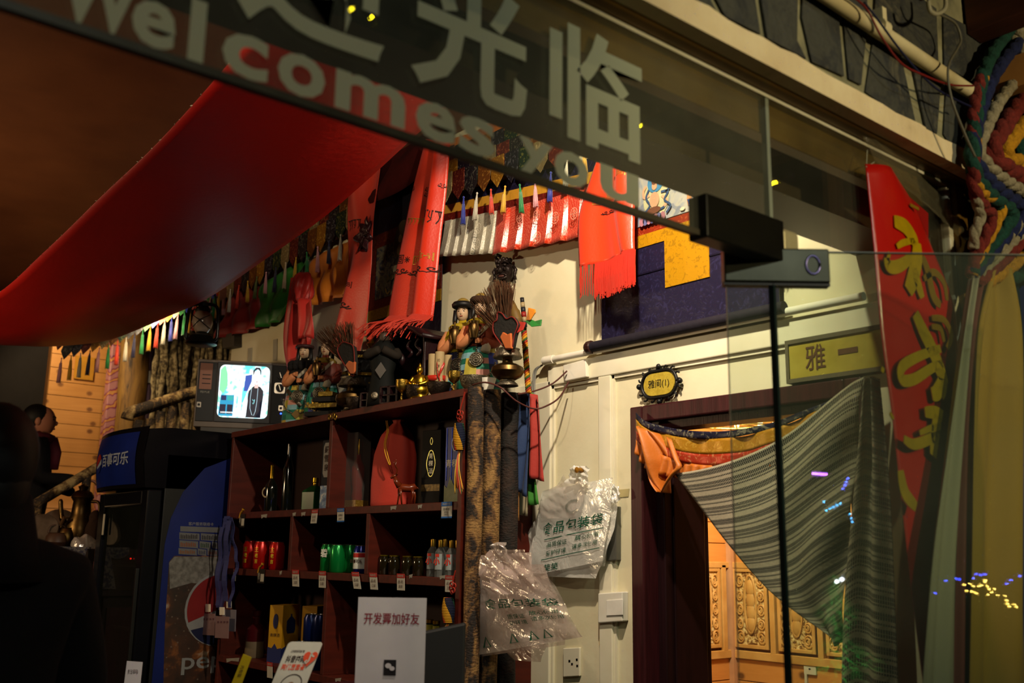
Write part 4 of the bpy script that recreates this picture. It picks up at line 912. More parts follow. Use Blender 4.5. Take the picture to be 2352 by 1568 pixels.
# ---- boxes and bottles, upper right bay
def carton(name, label, px, x, z, wp, hp, m, depth=.09, rz=R_(-78), group=None):
    t = item(name, label, 'box', px, x, z, group, rz); w, h = wpx(wp, t), wpx(hp, t); 
    MB().box((-w/2, 0, 0), (w/2, depth, h)).build('carton', m, t, bevel=.002); return t, w, h
GRN_GOLD = mat('foil_green_gold', '#8a8a52', .3, .8)
t, w, h = carton('liquor_box', 'black barley liquor box with oval gold emblem, behind the deer figurine', 987, -.30, Z1, 58, 172, mat('black_carton', '#0a0908', .6, col2='#070606', spec=.12))
def ovalring(mb, c, rx, rz, wd, y):
    V, Fs = stroke([(c[0]+rx*cos(2*pi*i/28)*(1+.08*cos(8*pi*i/28)), c[1]+rz*sin(2*pi*i/28)) for i in range(28)], wd, True); mb.add([(a, y, b) for a, b in V], Fs)
mb = MB(); ovalring(mb, (0, h*.55), w*.21, h*.175, .004, -.001); mb.build('emblem_frame', GRN_GOLD, t)
mb = MB(); ovalring(mb, (0, h*.85), w*.06, h*.045, .003, -.001); mb.build('logo', GRN_GOLD, t)
for k, ch in enumerate('青稞酒'): local_txt(t, ch, (0, -.0015, h*(.65-.1*k)), h*.075, mat('silver_ink', '#9a988c', .4, .4))
MB().box((-w/2, -.0015, h*.18), (w/2, 0, h*.27)).build('gold_band', mat('dull_gold_foil', '#5a4a2a', .4, .7, ns=60, col2='#2a2418'), t)
t, w, h = carton('liquor_box', 'blue barley liquor box with mountain print at the end of the shelf', 1036, -.30, Z1, 44, 178, mat('blue_foil_carton', '#12205c', .3, .3, col2='#0d1745'))
MB().prism([(-w/2, .0), (w/2, 0), (w/2, h*.3), (w*.3, h*.2), (w*.1, h*.26), (-w*.1, h*.36), (-w*.3, h*.2), (-w/2, h*.24)], -.002, (Vector((0, 0, 0)), Vector((1, 0, 0)), Vector((0, 0, 1)), Vector((0, 1, 0)))).build('mountain_print', mat('mountain_print', '#6f7a52', .5, col2='#8c8f70', ns=20), t)
for k in (-.4, -.05): MB().box((w*k, -.002, h*.3), (w*k+.003, 0, h*.98)).build('foil_line', mat('blue_foil', '#3a52c8', .2, .8), t)
local_txt(t, '青稞', (w*.0, -.0022, h*.52), h*.1, mat('silver_ink', '#9a988c'))
mb = MB(); ovalring(mb, (w*.2, h*.78), w*.2, h*.1, .003, -.0022); mb.build('logo', mat('silver_ink', '#9a988c'), t)
# red drawstring bag
t = item('drawstring_bag', 'red cloth drawstring gift bag with yellow cord on the top shelf', 'bag', 880, -.28, Z1); h = wpx(205, t); w = wpx(118, t)
def bagfn(u, v):
    a = 2*pi*u; prof = [(0, .44), (.03, .49), (.3, .5), (.6, .47), (.82, .36), (.92, .2), (.965, .10), (1, .13)]
    for (z0, r0), (z1, r1) in zip(prof, prof[1:]):
        if v <= z1: r = lerp(r0, r1, (v-z0)/(z1-z0)); break
    r *= w*(1+.05*sin(7*a)*(.3+v)+.03*mnoise.noise(Vector((cos(a)*2, sin(a)*2, v*5)))); return Vector((r*cos(a)+w*.08*v*v, r*.55*sin(a)+w*.28, v*h))
MB().grid(bagfn, 48, 30).build('bag', satin('red_bag_cloth', '#b32810', '#a2210b', .75), t, smooth='all')
mb = MB()
for dx in (0, .008): mb.tube(smoothpts([(w*.05+dx, -.02, h*.97), (w*.06+dx, -w*.05, h*.85), (w*.12+dx, -w*.2, h*.7), (w*.2+dx*1.5, -w*.26, h*.58), (w*.3+dx, -w*.26, h*.46)], 5), .0022, 6)
mb.tube([(w*.3, -w*.26, h*.46), (w*.3+.008, -w*.26, h*.46)], .003, 6); mb.build('cord', mat('yellow_cord', '#d8a020', .6), t, smooth='all')
# deer figurine
t = item('deer_figurine', 'small glossy brown wooden deer with antlers beside the red bag', 'figurine', 925, -.375, Z1, rz=R_(-35)); S_ = wpx(104, t)
DEER = mat('polished_rosewood', '#6a2a12', .25, col2='#4f1c0b', ns=9)
mb = MB(); mb.tube([(-.12*S_, 0, .36*S_), (-.02*S_, 0, .37*S_), (.14*S_, 0, .36*S_), (.24*S_, 0, .38*S_), (.3*S_, 0, .36*S_)], [.05*S_, .095*S_, .085*S_, .09*S_, .03*S_], 12)
mb.tube([(-.08*S_, 0, .4*S_), (-.16*S_, 0, .5*S_), (-.19*S_, 0, .6*S_)], [.08*S_, .055*S_, .04*S_], 10)
mb.tube([(-.16*S_, 0, .63*S_), (-.22*S_, 0, .62*S_), (-.29*S_, 0, .575*S_)], [.045*S_, .042*S_, .022*S_], 10); mb.build('body', DEER, t, smooth='all')
for x0, x1, y in ((-.08, -.12, .04), (-.06, -.02, -.04), (.22, .26, .04), (.2, .17, -.04)):
    MB().tube([(x0*S_, y*S_, .34*S_), (lerp(x0, x1, .4)*S_+(.03*S_ if x0 > 0 else 0), y*S_, .19*S_), (x1*S_, y*S_, 0)], [.045*S_, .022*S_, .016*S_], 8).build('leg', DEER, t, smooth='all')
for sy in (-1, 1):
    MB().tube(smoothpts([(-.17*S_, sy*.02*S_, .66*S_), (-.15*S_, sy*.08*S_, .78*S_), (-.2*S_, sy*.16*S_, .86*S_), (-.17*S_, sy*.2*S_, .98*S_)], 4), [.014*S_]*8+[.012*S_]*4+[.004*S_], 6).build('antler', DEER, t, smooth='all')
    MB().tube([(-.18*S_, sy*.13*S_, .83*S_), (-.24*S_, sy*.17*S_, .93*S_)], [.01*S_, .004*S_], 6).build('antler_tine', DEER, t, smooth='all')
    MB().tube([(-.16*S_, sy*.03*S_, .65*S_), (-.14*S_, sy*.1*S_, .67*S_)], [.02*S_, .006*S_], 6).build('ear', DEER, t, smooth='all')
MB().tube([(.3*S_, 0, .38*S_), (.34*S_, 0, .35*S_)], [.02*S_, .008*S_], 6).build('tail', DEER, t, smooth='all')
# clear gift case with red bottle
t, w, h = carton('gift_case', 'clear display case with red and gold liquor bottle, left of the red bag', 797, -.31, Z1, 52, 175, glass('clear_case', '#cfc9c4', .08, '#c8c0b8'))
MB().lathe([(w*.2, .03), (w*.26, h*.16), (w*.22, h*.25), (w*.3, h*.42), (w*.3, h*.55), (w*.12, h*.66), (w*.09, h*.74), (w*.09, h*.8)], 18, (w*.16, .045, 0)).build('bottle', mat('red_lacquer', '#8c140e', .15, col2='#7a0f0a'), t, smooth=True)
MB().lathe([(w*.11, h*.72), (w*.12, h*.82), (w*.09, h*.86), (w*.06, h*.92)], 14, (w*.16, .045, 0)).build('cap', GOLD, t, smooth=True)
MB().box((-w/2, .002, 0), (w/2, .088, h*.11)).build('gold_plinth', brocade('gold_plinth', '#8a6a20', '#c8a850'), t)
MB().box((-w*.48, .06, h*.11), (-w*.06, .064, h*.9)).build('inner_card', mat('mauve_card', '#3a2c38', .5), t)
mb = MB(); ovalring(mb, (-w*.27, h*.74), w*.05, h*.04, .003, .058); mb.build('logo', GOLD, t)
local_txt(t, '青稞', (-w*.27, .057, h*.62), h*.04, GOLD)
# ---- upper left bay
def bottle(name, label, px, x, z, prof, hp, mglass, cap, group=None, n=18, capm=None, sq=(1, 1)):
    t = item(name, label, 'bottle', px, x, z, group); h = wpx(hp, t)
    MB().lathe([(r*h, q*h) for r, q in prof], n, sq=sq).build('glass', mglass, t, smooth=True)
    if cap: MB().lathe([(r*h, q*h) for r, q in cap], 14, sq=sq).build('cap', capm or GOLD, t, smooth=True)
    return t, h
DKG = mat('dark_bottle_glass', '#0c0f0b', .1, col2='#080a08', spec=.7)
wine = [(.0, 0), (.13, .0), (.135, .03), (.135, .5), (.12, .58), (.045, .70), (.042, .8)]
t, h = bottle('wine_bottle', 'dark wine bottle with gold neck foil in the upper left bay', 620, -.30, Z1, wine, 108, DKG, [(.048, .72), (.046, .98), (.05, 1.0), (.0, 1.0)])
mb = MB(); [mb.add([(a*h, -.137*h, b*h) for a, b in V], Fs) for V, Fs in [stroke([(-.02+.1*cos(a), .42+.1*sin(a)) for a in [pi*.6+i*.3 for i in range(11)]], .03)]]; mb.build('crescent_label', mat('pale_label', '#8a7a5c', .5), t)
t, h = bottle('wine_bottle', 'tall slim black bottle with silver foil top standing in the dark bay', 657, -.26, Z1, [(0, 0), (.075, 0), (.078, .03), (.075, .62), (.05, .72), (.03, .78), (.03, .88)], 158, DKG, [(.034, .84), (.032, .99), (0, 1)], capm=mat('silver_foil', '#6a6a6c', .25, .9))
t = item('ceramic_bottle', 'square green ceramic liquor bottle with stacked gold cap', 'bottle', 708, -.30, Z1); h = wpx(72, t); w = wpx(40, t)
MB().box((-w/2, -w*.1, 0), (w/2, w*.6, h*.62)).add([(-w/2, -w*.1, h*.62), (w/2, -w*.1, h*.62), (w/2, w*.6, h*.62), (-w/2, w*.6, h*.62), (w*.05, w*.1, h*.8), (w*.4, w*.1, h*.8), (w*.4, w*.4, h*.8), (w*.05, w*.4, h*.8)], [(0, 1, 5, 4), (1, 2, 6, 5), (2, 3, 7, 6), (3, 0, 4, 7), (4, 5, 6, 7)]).build('body', mat('green_ceramic', '#14401e', .3, col2='#0f3418', ns=5), t, bevel=.006)
MB().lathe([(w*.14, h*.78), (w*.16, h*.8), (w*.14, h*.88), (w*.18, h*.9), (w*.18, h*1.04), (0, h*1.05)], 12, (w*.22, w*.25, 0)).build('cap', GOLD, t, smooth=True)
t, w, h = carton('liquor_box', 'navy liquor box with white lettered plaque and snow mountain photo', 745, -.32, Z1, 34, 160, mat('navy_carton', '#080d1c', .6, spec=.15))
MB().prism([(-w*.34, h*.52), (-w*.2, h*.46), (w*.2, h*.46), (w*.34, h*.52), (w*.34, h*.9), (w*.2, h*.96), (-w*.2, h*.96), (-w*.34, h*.9)], -.002, (Vector((0, 0, 0)), Vector((1, 0, 0)), Vector((0, 0, 1)), Vector((0, 1, 0)))).build('plaque', mat('white_card', '#8f8d88', .6), t)
for k, ch in enumerate('藏雪泉'): local_txt(t, ch, (0, -.0028, h*(.86-.13*k)), h*.1, INK, w*.44, bold=.02)
MB().box((-w/2, -.002, 0), (w/2, 0, h*.34)).build('mountain_photo', (lambda s: (s.base(s.ramp(s.noise(30, 5), [(.4, '#1c4a8a'), (.52, '#5d86b4'), (.6, '#c0c8cc')])), s.m)[1])(N('mountain_photo')), t)
# ---- middle shelf: cans
def canmesh(): return MB().lathe([(0, 0), (.028, 0), (.033, .006), (.033, .1), (.027, .112), (.0265, .116)], 20)
def can(name, label, px, x, z, m, group, hp=64, sc=1.0, rz=FACE):
    t = item(name, label, 'can', px, x, z, group, rz); k = wpx(hp, t)/.12
    canmesh().at().build('body', m, t, smooth=True).scale = (k, k, k); l = MB().lathe([(.026, .114), (.0275, .119), (.0255, .119), (.024, .115)], 20).build('lid', mat('can_aluminium', '#a8a8a4', .25, .95), t, smooth=True); l.scale = (k, k, k); return t, k
RCAN = mat('red_can', '#a5140d', .25, .35, col2='#97100a', ns=3)
for k, (px, x, pos) in enumerate(((560, -.27, 'leftmost, at the back'), (573, -.33, 'second from the left'), (598, -.35, 'in the middle, nearest the edge'), (622, -.28, 'fourth from the left'), (634, -.33, 'rightmost'))):
    t, q = can('drink_can', 'red herbal tea can with gold lettering, '+pos+' of the row', px, x, Z2, RCAN, 'red tea cans')
    for j, ch in enumerate('王老吉'):
        if k in (1, 2, 4): mb = MB(); put_text(mb, ch, ((.004)*q, -.0345*q, (.082-.024*j)*q), (1, 0, 0), (0, 0, 1), .018*q, bold=.02); mb.build('gold_letter', mat('gold_print', '#c8b030', .3, .6), t)
GCAN = mat('green_can', '#0d7a35', .22, .4, col2='#0a6a2c', ns=3)
for k, (px, x, pos) in enumerate(((752, -.33, 'at the left'), (774, -.35, 'in the middle'), (802, -.29, 'in the shade behind'))):
    t, q = can('drink_can', 'green soda can '+pos+' of the three', px, x, Z2, GCAN, 'green soda cans')
    if k == 0: mb = MB(); put_text(mb, '碧', (.006*q, -.036*q, .08*q), (1, 0, 0), (0, 0, 1), .036*q, bold=.03); mb.build('white_letter', mat('white_print', '#c8ccc4', .4), t)
t, q = can('drink_can', 'blue cola can with red and white band beside the divider', 828, -.34, Z2, mat('blue_can', '#121c68', .22, .4, col2='#0e1654'), 'cola cans')
MB().lathe([(.0338, .02), (.034, .05), (.034, .07), (.0338, .088)], 20).build('white_band', mat('white_print', '#c8ccc4'), t, smooth=True).scale = (q, q, q)
MB().lathe([(.0343, .068), (.0346, .075), (.0343, .086)], 20).build('red_band', mat('red_print', '#a3201c', .4), t, smooth=True).scale = (q, q, q)
mb = MB(); put_text(mb, '百事可乐', (0, -.0352*q, .052*q), (1, 0, 0), (0, 0, 1), .016*q, bold=.02); mb.build('lettering', INK, t)
for k, px in enumerate((882, 905, 935, 960)):
    t = item('honey_jar', ('leftmost', 'second', 'third', 'rightmost')[k]+' dark jar with thin gold lid on the middle shelf', 'jar', px, -.33, Z2, 'gold-lidded jars'); q = wpx(44, t)
    MB().lathe([(0, 0), (.26*q, 0), (.3*q, .06*q), (.3*q, .8*q), (.25*q, .9*q), (.25*q, .93*q)], 16).build('jar', mat('dark_honey_glass', '#141006', .08, col2='#1c1608', spec=.8), t, smooth=True)
    MB().lathe([(.28*q, .92*q), (.29*q, .94*q), (.29*q, .98*q), (.27*q, 1.0*q), (0, 1.0*q)], 16).build('lid', mat('jar_lid_gold', '#8c7a24', .3, .9), t, smooth=True)
CLG = glass('clear_bottle', '#c6ccca', .13, '#c8ccc8', 1.0)
for k, (px, x) in enumerate(((993, -.31), (1011, -.35), (1036, -.355), (1022, -.25), (1050, -.30))):
    t = item('spirit_bottle', ('back left', 'front left', 'front right', 'back middle', 'back right')[k]+' small clear spirit bottle with gold cap and red label', 'bottle', px, x, Z2, 'small clear spirit bottles'); q = wpx(84, t)
    MB().lathe([(0, 0), (.16*q, 0), (.165*q, .04*q), (.16*q, .66*q), (.07*q, .80*q), (.06*q, .86*q)], 8).build('glass', CLG, t, smooth=30)
    MB().lathe([(.075*q, .80*q), (.078*q, .98*q), (.07*q, 1.0*q), (0, 1.0*q)], 14).build('cap', mat('bottle_cap_gold', '#9c7a2a', .35, .8), t, smooth=True)
    MB().grid(lambda u, v: Vector((.165*q*sin((u-.5)*1.6), -.168*q*cos((u-.5)*1.6), lerp(.62, .2, v)*q)), 6, 2).build('label', mat('frosted_label', '#8c9494', .5), t)
    mb = MB(); put_text(mb, '小', (-.02*q, -.172*q, .42*q), (1, 0, 0), (0, 0, 1), .2*q, bold=.05); mb.build('red_letter', mat('red_letter', '#b33022', .5), t)
    MB().box((-.06*q, -.172*q, .54*q), (.06*q, -.168*q, .62*q)).build('red_tag', mat('red_letter', '#b33022'), t)
t = item('glass_globe', 'small smoky glass globe in the shade behind the red cans', 'ornament', 628, -.12, Z2); MB().lathe([(0, 0), (.02, 0), (.02, .1)], 14).build('stand', BLACK, t); MB().ball((0, 0, .16), .045, 16, 12).build('globe', glass('smoky_glass', '#5a5a5a', .05), t, smooth='all')
# ---- lower shelf
t = item('liquor_bottle', 'maroon capped liquor bottle with cream base on the lower shelf', 'bottle', 583, -.30, Z3); q = wpx(105, t)
MB().lathe([(0, 0), (.2*q, 0), (.21*q, .03*q), (.2*q, .34*q)], 18).build('base', mat('cream_ceramic', '#6a5c48', .5), t, smooth=True)
MB().lathe([(.2*q, .34*q), (.195*q, .6*q), (.13*q, .66*q), (.08*q, .7*q), (.08*q, .86*q), (.1*q, .88*q), (.1*q, .98*q), (0, 1.0*q)], 18).build('body', mat('maroon_lacquer', '#3e0c10', .25), t, smooth=True)
for k, (px, x, wp, pos) in enumerate(((628, -.34, 36, 'at the front'), (705, -.22, 40, 'standing further back'))):
    t, w, h = carton('liquor_box', 'yellow and blue liquor box with snow mountain print '+pos, px, x, Z3, wp, 128, mat('yellow_carton', '#a87c0c', .5, col2='#9a700a'), depth=.16, rz=R_(-60), group='yellow liquor boxes')
    for sgn, pts in ((0, None),):
        MB().prism([(-w/2, 0), (w/2, 0), (w/2, h*.26), (w*.2, h*.24), (0, h*.33), (-w*.2, h*.25), (-w/2, h*.27)], -.002, (Vector((0, 0, 0)), Vector((1, 0, 0)), Vector((0, 0, 1)), Vector((0, 1, 0)))).build('blue_print', mat('blue_print', '#1a2350', .5), t)
        MB().prism([(0, 0), (.16, 0), (.16, h*.22), (.12, h*.28), (.08, h*.22), (.04, h*.28), (0, h*.24)], .002, (Vector((w/2, 0, 0)), Vector((0, 1, 0)), Vector((0, 0, 1)), Vector((1, 0, 0)))).build('blue_print', mat('blue_print', '#1a2350'), t)
    MB().prism([(w*.18*cos(2*pi*i/16), h*.72+h*.13*sin(2*pi*i/16)) for i in range(16)], -.003, (Vector((0, 0, 0)), Vector((1, 0, 0)), Vector((0, 0, 1)), Vector((0, 1, 0)))).build('oval_logo', mat('blue_print', '#1a2350'), t)
    local_txt(t, '青稞酒', (0, -.003, h*.48), h*.06, INK, w*.7)
    MB().prism([(.05, h*.5), (.11, h*.5), (.12, h*.55), (.12, h*.72), (.085, h*.8), (.085, h*.84), (.075, h*.84), (.075, h*.8), (.04, h*.72), (.04, h*.55)], .002, (Vector((w/2, 0, 0)), Vector((0, 1, 0)), Vector((0, 0, 1)), Vector((1, 0, 0)))).build('flask_print', mat('blue_print', '#1a2350'), t)
BCAN = mat('energy_blue_can', '#0f1c4c', .25, .4)
for k, (px, x, dz) in enumerate(((712, -.33, .0), (731, -.31, .0), (712, -.335, .13), (733, -.31, .13), (690, -.36, .0))):
    t = thing('drink_can', 'blue beer can '+('left in the lower row', 'right in the lower row', 'left, stacked on top', 'right, stacked on top', 'half behind the tilted card stand')[k], 'can', base(px, x, Z3+dz+(.0)), FACE, 'blue beer cans'); q = 1.08
    canmesh().build('body', BCAN, t, smooth=True).scale = (q,)*3; MB().lathe([(.026, .114), (.0275, .119), (.0255, .119), (.024, .115)], 20).build('lid', mat('can_aluminium', '#a8a8a4'), t, smooth=True).scale = (q,)*3
for k, px in enumerate((982, 998)):
    t, h = bottle('beer_bottle', ('left', 'right')[k]+' dark green beer bottle with yellow neck label, behind the QR sign', px, -.32, Z3, wine, 190, mat('green_bottle', '#101a08', .15, spec=.7), [(.046, .8), (.048, .84), (0, .845)], 'beer bottles', capm=GOLD)
    MB().lathe([(.1*h, .6*h), (.05*h, .7*h), (.047*h, .78*h)], 14).build('neck_label', mat('yellow_label', '#7a741c', .5), t, smooth=True)
# ---- price tags on the shelf edges
WPAPER = mat('tag_paper', '#a9a69a', .7, col2='#9f9c90'); RTAG = mat('tag_red', '#9c1c18', .6); BTAG = mat('tag_blue', '#1a5aa0', .6)
def ptag(px, py, w, h, kind, lean, label, grp, txts=()):
    c = X(px, py, CF-.004); k = mpp(c); w, h = w*k, h*k
    t = thing('price_tag', label, 'label', c+Vector((0, 0, -h)), 0, grp)
    def q(a0, a1, b0, b1, off): return MB().slab([c+UY*(a+lean*b*h/ w*.0+lean*(b)*h)+UZ*(-b*h)+NX*(.012*b*abs(lean)) for a, b in ((a0*w, b0), (a1*w, b0), (a1*w, b1), (a0*w, b1))], NX*off)
    if kind == 'dark':
        q(-.5, .5, 0, 1, .002).build('card', mat('dark_tag', '#1b140c', .5), t, world=True); q(-.02, .44, .35, .88, .003).build('white_field', WPAPER, t, world=True)
        mb = MB(); mb.tube(smoothpts([c+UY*(-.48*w)+UZ*(-.3*h), c+UY*(-.35*w)+UZ*(.05*h), c+UY*(-.1*w)+UZ*(.2*h), c+UY*(.1*w)+UZ*(.35*h)], 5), [.006]*15+[.009], 8); mb.build('cartoon_flag', mat('tag_yellow', '#a87614', .6), t, world=True, smooth='all')
        b = MB(); put_text(b, '特价', c+UY*(-.28*w)+UZ*(-.5*h)+NX*.003, (UY*.0+UZ*-0+UY), UZ, h*.5, w*.3); b.build('lettering', WPAPER, t, world=True)
    else:
        q(-.5, .5, 0, 1, .0015).build('card', WPAPER, t, world=True); q(-.5, .5, 0, .26, .0022).build('heading_strip', RTAG if kind == 'red' else BTAG, t, world=True)
        if kind == 'blue': q(-.5, .5, .9, 1, .0022).build('foot_strip', BTAG, t, world=True)
        b = MB(); put_text(b, '商品标价签', c+NX*.003+UZ*(-.13*h)+UY*(lean*.13*h), UY, UZ, h*.14, w*.75); b.build('heading', WPAPER, t, world=True)
        for s_, z, hh, ww in txts:
            b = MB(); put_text(b, s_, c+NX*(.003+.012*z*abs(lean))+UZ*(-z*h)+UY*(lean*z*h), UY, UZ, h*hh, w*ww); b.build('handwriting', mat('tag_ink', '#4a2c2a', .6) if kind == 'red' else INK, t, world=True)
G = 'price tags on the cabinet shelves'
ptag(724, 1170, 27, 31, 'red', -.1, 'red-headed price tag on the top shelf, left of the blue one', G, (('品名', .52, .2, .6), ('18.00', .78, .18, .5)))
ptag(783, 1167, 30, 31, 'blue', .1, 'small blue price tag under the clear gift case', G, (('青稞酒', .5, .16, .6), ('268元', .75, .16, .5)))
ptag(1027, 1152, 40, 37, 'blue', .0, 'large blue price tag under the blue liquor box', G, (('青稞酒', .45, .16, .6), ('500ml', .62, .12, .4), ('198元', .78, .14, .4)))
ptag(557, 1180, 28, 30, 'dark', 0, 'dark price card with yellow flag on the upper shelf edge', G); ptag(601, 1306, 34, 32, 'dark', 0, 'dark price card with yellow flag below the red cans', G)
ptag(540, 1305, 14, 28, 'red', 0, 'red-headed price tag half hidden by the blue lanyards', G)
for px, py, ln, lb, tx in ((679, 1308, .22, 'below the right end of the red cans', '3.00'), (741, 1311, .1, 'below the first green can', '5.00'), (816, 1313, .5, 'strongly slanted, below the cola can', '5.00'), (857, 1315, .3, 'just right of the slanted one', '12.00'), (921, 1317, .1, 'below the gold-lidded jars', '38.00'), (1033, 1321, .0, 'at the right end below the clear bottles', '20.00')):
    ptag(px, py, 31, 37, 'red', ln, 'red-headed price tag '+lb, G, (('品名', .48, .2, .65), (tx, .76, .18, .5)))
ptag(620, 1520, 26, 34, 'red', .2, 'red-headed price tag on the lowest visible shelf', G)
SCR = {(600, 1182): 'on the upper shelf edge right of the dark price card', (672, 1178): 'on the upper shelf edge, small, below the tall slim bottle', (692, 1177): 'on the upper shelf edge below the green ceramic bottle', (897, 1163): 'on the upper shelf edge in front of the red bag', (960, 1160): 'on the upper shelf edge below the deer figurine', (1010, 1322): 'on the middle shelf edge below the clear bottles', (940, 1320): 'on the middle shelf edge beside the tag for the jars', (642, 1312): 'tiny, on the middle shelf edge right of the red cans', (520, 1512): 'longest, on the lower shelf edge at the left end', (560, 1518): 'on the lower shelf edge beside the yellow card', (770, 1558): 'on the lower shelf edge between the two white stands'}
for px, py, w in ((600, 1182, 14), (672, 1178, 8), (692, 1177, 10), (897, 1163, 14), (960, 1160, 10), (1010, 1322, 16), (940, 1320, 8), (642, 1312, 6), (520, 1512, 30), (560, 1518, 12), (770, 1558, 14)):
    tag(wslab([(px, py), (px+w, py-2), (px+w-2, py+7), (px+w*.4, py+5), (px+1, py+9)], CF-.0005, .0008).build('torn_label', mat('paper_remnant', '#8f8b80', .8)), 'torn white label scrap '+SCR[(px, py)], 'paper scrap', 'torn label scraps on the shelf edges')
# brass coins ornament at the top board
t = thing('brass_ornament', 'small brass coin ornament stuck on the cabinet top edge', 'ornament', X(762, 962, CF-.01))
for px, py in ((757, 957), (766, 954), (771, 958)): MB().tube([X(px, py, CF-.008)+Vector((0, cos(a)*.009, sin(a)*.013)) for a in [2*pi*i/12 for i in range(13)]], .0035, 6).build('ring', BRASS, t, world=True, smooth='all')
# ------------------------------------------------------------------ figurines on the cabinet top
PORC = mat('painted_face', '#b79c7e', .45, col2='#ad9074', ns=6); HAIR = mat('painted_black', '#0c0a0a', .5); SLEEVE = mat('peach_sleeve', '#b87a50', .6, col2='#a66840', ns=12); CUFF = mat('white_cuff', '#a39b88', .7, nb=.4, bs=80)
YEL = mat('mustard_robe', '#a38a16', .6, col2='#8f7812', ns=10); RUST = mat('rust_robe', '#7c3318', .6, col2='#6a2812', ns=10)
APR = [mat('apron_'+str(i), c, .55, ns=16) for i, c in enumerate(('#0f5a48', '#1c2f80', '#a58f38', '#0d6a52', '#b07a6a', '#6f98a0', '#10183a', '#a89a3c', '#1a7060', '#c08a78'))]
def face(t, z, y, s, m=PORC):
    mb = MB().ball((0, y, z), (.042*s, .046*s, .058*s), 16, 12)
    mb.ball((0, y-.046*s, z-.006*s), (.007*s, .008*s, .012*s), 8, 6); mb.build('head', m, t, smooth='all')
    for sx in (-1, 1):
        MB().ball((sx*.017*s, y-.041*s, z+.008*s), (.008*s, .003*s, .0035*s), 8, 6).build('eye', HAIR, t)
        MB().tube([(sx*.008*s, y-.043*s, z+.02*s), (sx*.02*s, y-.041*s, z+.023*s), (sx*.028*s, y-.036*s, z+.019*s)], .0018*s, 5).build('brow', HAIR, t)
        MB().ball((sx*.043*s, y+.002*s, z-.004*s), (.006*s, .01*s, .014*s), 8, 6).build('ear', m, t, smooth='all')
    MB().ball((0, y-.042*s, z-.027*s), (.012*s, .004*s, .004*s), 8, 6).build('mouth', mat('painted_lips', '#8a3a30', .5), t)
def medallion(t, c, r, m=SILVER):
    mb = MB()
    for rr in (1, .72, .45): mb.tube([(c[0]+r*rr*cos(a), c[1]-.002, c[2]+r*rr*sin(a)) for a in [2*pi*i/20 for i in range(21)]], r*.09, 6)
    for i in range(12): a = 2*pi*i/12; mb.ball((c[0]+r*.86*cos(a), c[1]-.002, c[2]+r*.86*sin(a)), r*.08, 6, 4)
    mb.ball((c[0], c[1]-.003, c[2]), r*.16, 8, 6); o = mb.build('medallion', m, t, smooth='all')
    MB().prism([(c[0]+r*.95*cos(2*pi*i/20), c[2]+r*.95*sin(2*pi*i/20)) for i in range(20)], .003, (Vector((0, c[1], 0)), Vector((1, 0, 0)), Vector((0, 0, 1)), Vector((0, 1, 0)))).build('medallion_back', mat('dark_silver', '#4c463a', .5, .7), o)
